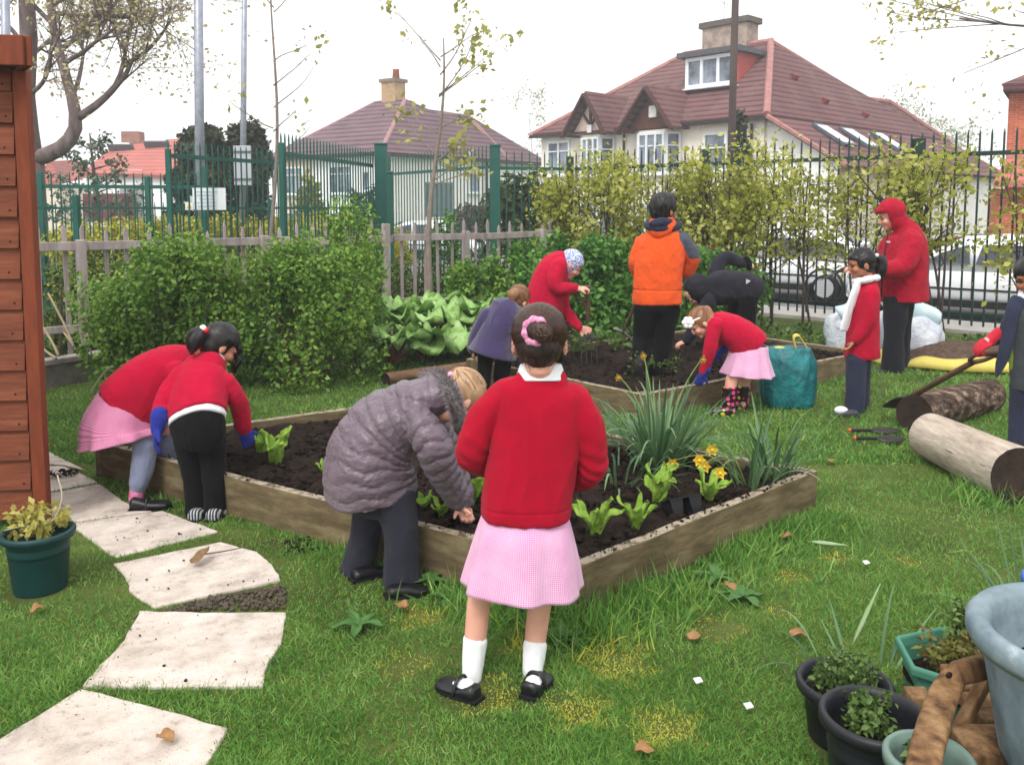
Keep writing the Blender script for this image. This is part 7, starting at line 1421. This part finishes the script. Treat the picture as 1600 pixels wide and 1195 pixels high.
    # bench and large planter
    wb = NT('bench_wood'); n = wb.noise(22, 5, .6, stretch=(1, 1, .1)); MC['bench'] = wb.done(wb.ramp(n, [(.32, lin((60, 42, 28))), (.5, lin((116, 86, 58))), (.72, lin((158, 128, 92)))]), .8, .2, wb.bump(n, .3, .003)); bw = MC['bench']
    Y = 1.93; o = P(1530, 1160, Y); e = empty('wooden_bench', (o.x+.2, o.y+.1, 0), 'small weathered wooden bench with a rounded armrest carrying the big grey planter', 'bench'); a0, a1, a2, a3 = P(1432, 1260, Y-.36), P(1466, 1110, Y-.1), P(1492, 1052, Y), P(1550, 1038, Y+.1)
    MB().loft([(V((a0.x, a0.y, .0)), .03, .015), (a0, .031, .015), (a1, .032, .016), (a2-V((0, 0, .005)), .026, .016), (a2+V((.006, 0, .012)), .014, .012)], (1, .25, 0), n=24, k=4, pw=4).build('leg', bw, e, smooth=True); MB().loft([(a2-V((.012, 0, 0)), .016, .012), (a2+V((.01, 0, .002)), .026, .02), (a3, .028, .022), (P(1600, 1030, Y+.3), .028, .022)], (.2, .6, .8), n=24, k=3, pw=3.5).build('armrest', bw, e, smooth=True); MB().ell(P(1483, 1054, Y-.03), (.008, .004, .008), None, 10, 6).build('screw', mat('dark_screw', (50, 36, 30), .5, metal=.5), e)
    b0, b1 = P(1545, 1050, Y+.14), P(1478, 1180, Y+.1); MB().beam(b0, b1*1.0+(b1-b0)*.4, .022, .036, up=(0, 1, .3)).build('brace', bw, e, bevel=.006)
    sz = P(1530, 1165, Y).z
    for k in range(3): MB().box((o.x+.33+(.0, .1, .12)[k], o.y+.02+.14*k, sz-.02), (.72, .13, .035), rz=-.04).build('seat_board', bw, e, bevel=.006)
    for x, y in ((o.x+.6, o.y-.0), (o.x+.6, o.y+.3), (o.x+.0, o.y+.3)): MB().box((x, y, (sz-.04)/2), (.06, .06, sz-.04)).build('leg', bw, e, bevel=.006)
    c = P(1716, 990, 1.84); c = V((c.x, c.y, .575)); h = c.z-sz; t = NT('grey_plastic'); cc = t.ramp(t.noise(9, 6, .7), [(.3, lin((84, 102, 114))), (.6, lin((126, 142, 150))), (.8, lin((184, 192, 196)))]); MC['planter'] = t.done(cc, .5, .35, t.bump(t.noise(90, 3), .15, .004)); e2 = empty('large_planter', (c.x, c.y, sz), 'large round grey plastic planter with a thick rim and dry leaves inside', 'planter'); c0 = V((c.x, c.y, sz)); r = .25
    m = MB(); prof = [(.0, .002), (r*.7, .002), (r*.72, .02), (r*.9, h-.06), (r*.9, h-.05)]; R = []
    for rr, z in prof: R.append([c0+V(((rr*(1+(.012*math.cos(18*a) if .01 < z else 0)))*math.cos(a), (rr*(1+(.012*math.cos(18*a) if .01 < z else 0)))*math.sin(a), z)) for a in np.linspace(0, 2*math.pi, 120, endpoint=False)])
    m.rings(R, True, False); m.build('body', MC['planter'], e2, smooth=True); MB().lathe([(r*.9, h-.055), (r*1.0, h-.058), (r*1.04, h-.04), (r*1.04, h-.015), (r*.99, h), (r*.9, h-.004), (r*.84, h-.02), (r*.82, h-.05), (r*.78, h-.14), (0, h-.14)], c0, 72).build('rim', MC['planter'], e2, smooth=True)
    MB().lathe([(r*.76, 0), (0, .02)], c0+V((0, 0, h-.135)), 24).build('compost', soilmat(), e2)
    for k in range(14):
        a = random.uniform(0, 6.28); rr = r*.6*math.sqrt(random.random()); p = c0+V((rr*math.cos(a), rr*math.sin(a), h-.11+random.uniform(0, .03))); leaf_plant('dry_leaf', 'dry brown leaf lying in the big grey planter', 'leaf', p, [((0, 0, 0), (math.cos(k*2), math.sin(k*2), .2), .07, .045, .7, .3)], mat('fallen_leaf', (150, 112, 74)), 'dry leaves in the grey planter')
    p = P(1604, 905, 2.5); e3, k = pot('bright blue pot just showing behind the grey planter', V((p.x+.125, p.y, p.z)), .11, p.z, (60, 104, 176), 'blue pot'); 
    st = leafmat('strap_leaf', [(44, 74, 46)]); q = P(1625, 890, 2.9); q.z = 0; strap_clump('grass_plant', 'tuft of pale strappy leaves at the right frame edge above the grey planter', V((q.x, q.y, .0)), 40, .42, .8, st, 'strappy plants', 1.0, .01)
    b = P(1545, 720, 4.9); b.z = 0; strap_clump('grass_plant', 'few upright leaf blades growing beside the dark log end', b, 7, .3, .4, st, 'strappy plants', .4, .014); b = P(1350, 1040, 2.6); b.z = 0; strap_clump('grass_plant', 'loose flopped leaves growing behind the black pots', b, 12, .33, 1.2, st, 'strappy plants', 1.3, .01)
GLARE = .003
SKYS, EXPO, CLOUD = .14, 0.72, 7.3
import time
for f in PEOPLE+[ground, lens_glare, roads, house_right, house_middle, houses_far, fences, cars, shed, trees, hedge_trees, bushes, beds, path, grass, plants, props]:
    t_0 = time.time(); random.seed(hash(f.__name__) % 1 + len(f.__name__)*13); f(); print('T', f.__name__, round(time.time()-t_0, 2))
# ------------------------------------------------------------------ camera, light, render
cam = bpy.data.cameras.new('camera'); co = bpy.data.objects.new('camera', cam); COL.objects.link(co)
co.location = (0, 0, CH); co.rotation_euler = (math.pi/2-PITCH, 0, 0)
cam.sensor_width = 36; cam.lens = 36*FPX/1600; cam.shift_y = -(597.5-CY)/1600; cam.clip_end = 600; cam.clip_start = .05
scene.camera = co
EL, AZ = math.radians(52), math.radians(200)      # azimuth from +Y clockwise
sd = V((math.sin(AZ)*math.cos(EL), math.cos(AZ)*math.cos(EL), math.sin(EL)))
sun = bpy.data.lights.new('sun', 'SUN'); sun.energy = 1.25; sun.angle = math.radians(18); sun.color = (1, .96, .9)
so = bpy.data.objects.new('sun', sun); COL.objects.link(so); so.rotation_euler = sd.to_track_quat('Z', 'Y').to_euler(); so.location = sd*50
w = bpy.data.worlds.new('World'); scene.world = w; w.use_nodes = True; nt = w.node_tree; nt.nodes.clear()
sky = nt.nodes.new('ShaderNodeTexSky'); sky.sky_type = 'NISHITA'; sky.sun_disc = False; sky.sun_elevation = EL; sky.sun_rotation = AZ; sky.dust_density = 6; sky.air_density = 1.2
hs = nt.nodes.new('ShaderNodeHueSaturation'); hs.inputs['Saturation'].default_value = .12; hs.inputs['Value'].default_value = 1.0
cl = nt.nodes.new('ShaderNodeMixRGB'); cl.inputs[0].default_value = .85; cl.inputs[2].default_value = (CLOUD, CLOUD*1.005, CLOUD*.99, 1); nt.links.new(hs.outputs[0], cl.inputs[1])
bg = nt.nodes.new('ShaderNodeBackground'); bg.inputs['Strength'].default_value = SKYS
ow = nt.nodes.new('ShaderNodeOutputWorld')
nt.links.new(sky.outputs[0], hs.inputs['Color']); nt.links.new(cl.outputs[0], bg.inputs['Color']); nt.links.new(bg.outputs[0], ow.inputs[0])
vs = scene.view_settings; vs.view_transform = 'Standard'; vs.look = 'None'; vs.exposure = EXPO; vs.gamma = 1; vs.use_curve_mapping = False
scene.cycles.max_bounces = 6; scene.cycles.diffuse_bounces = 3; scene.cycles.glossy_bounces = 2; scene.cycles.transparent_max_bounces = 8; scene.cycles.transmission_bounces = 3
scene.cycles.filter_width = 1.6; scene.cycles.use_denoising = True; scene.cycles.use_adaptive_sampling = True
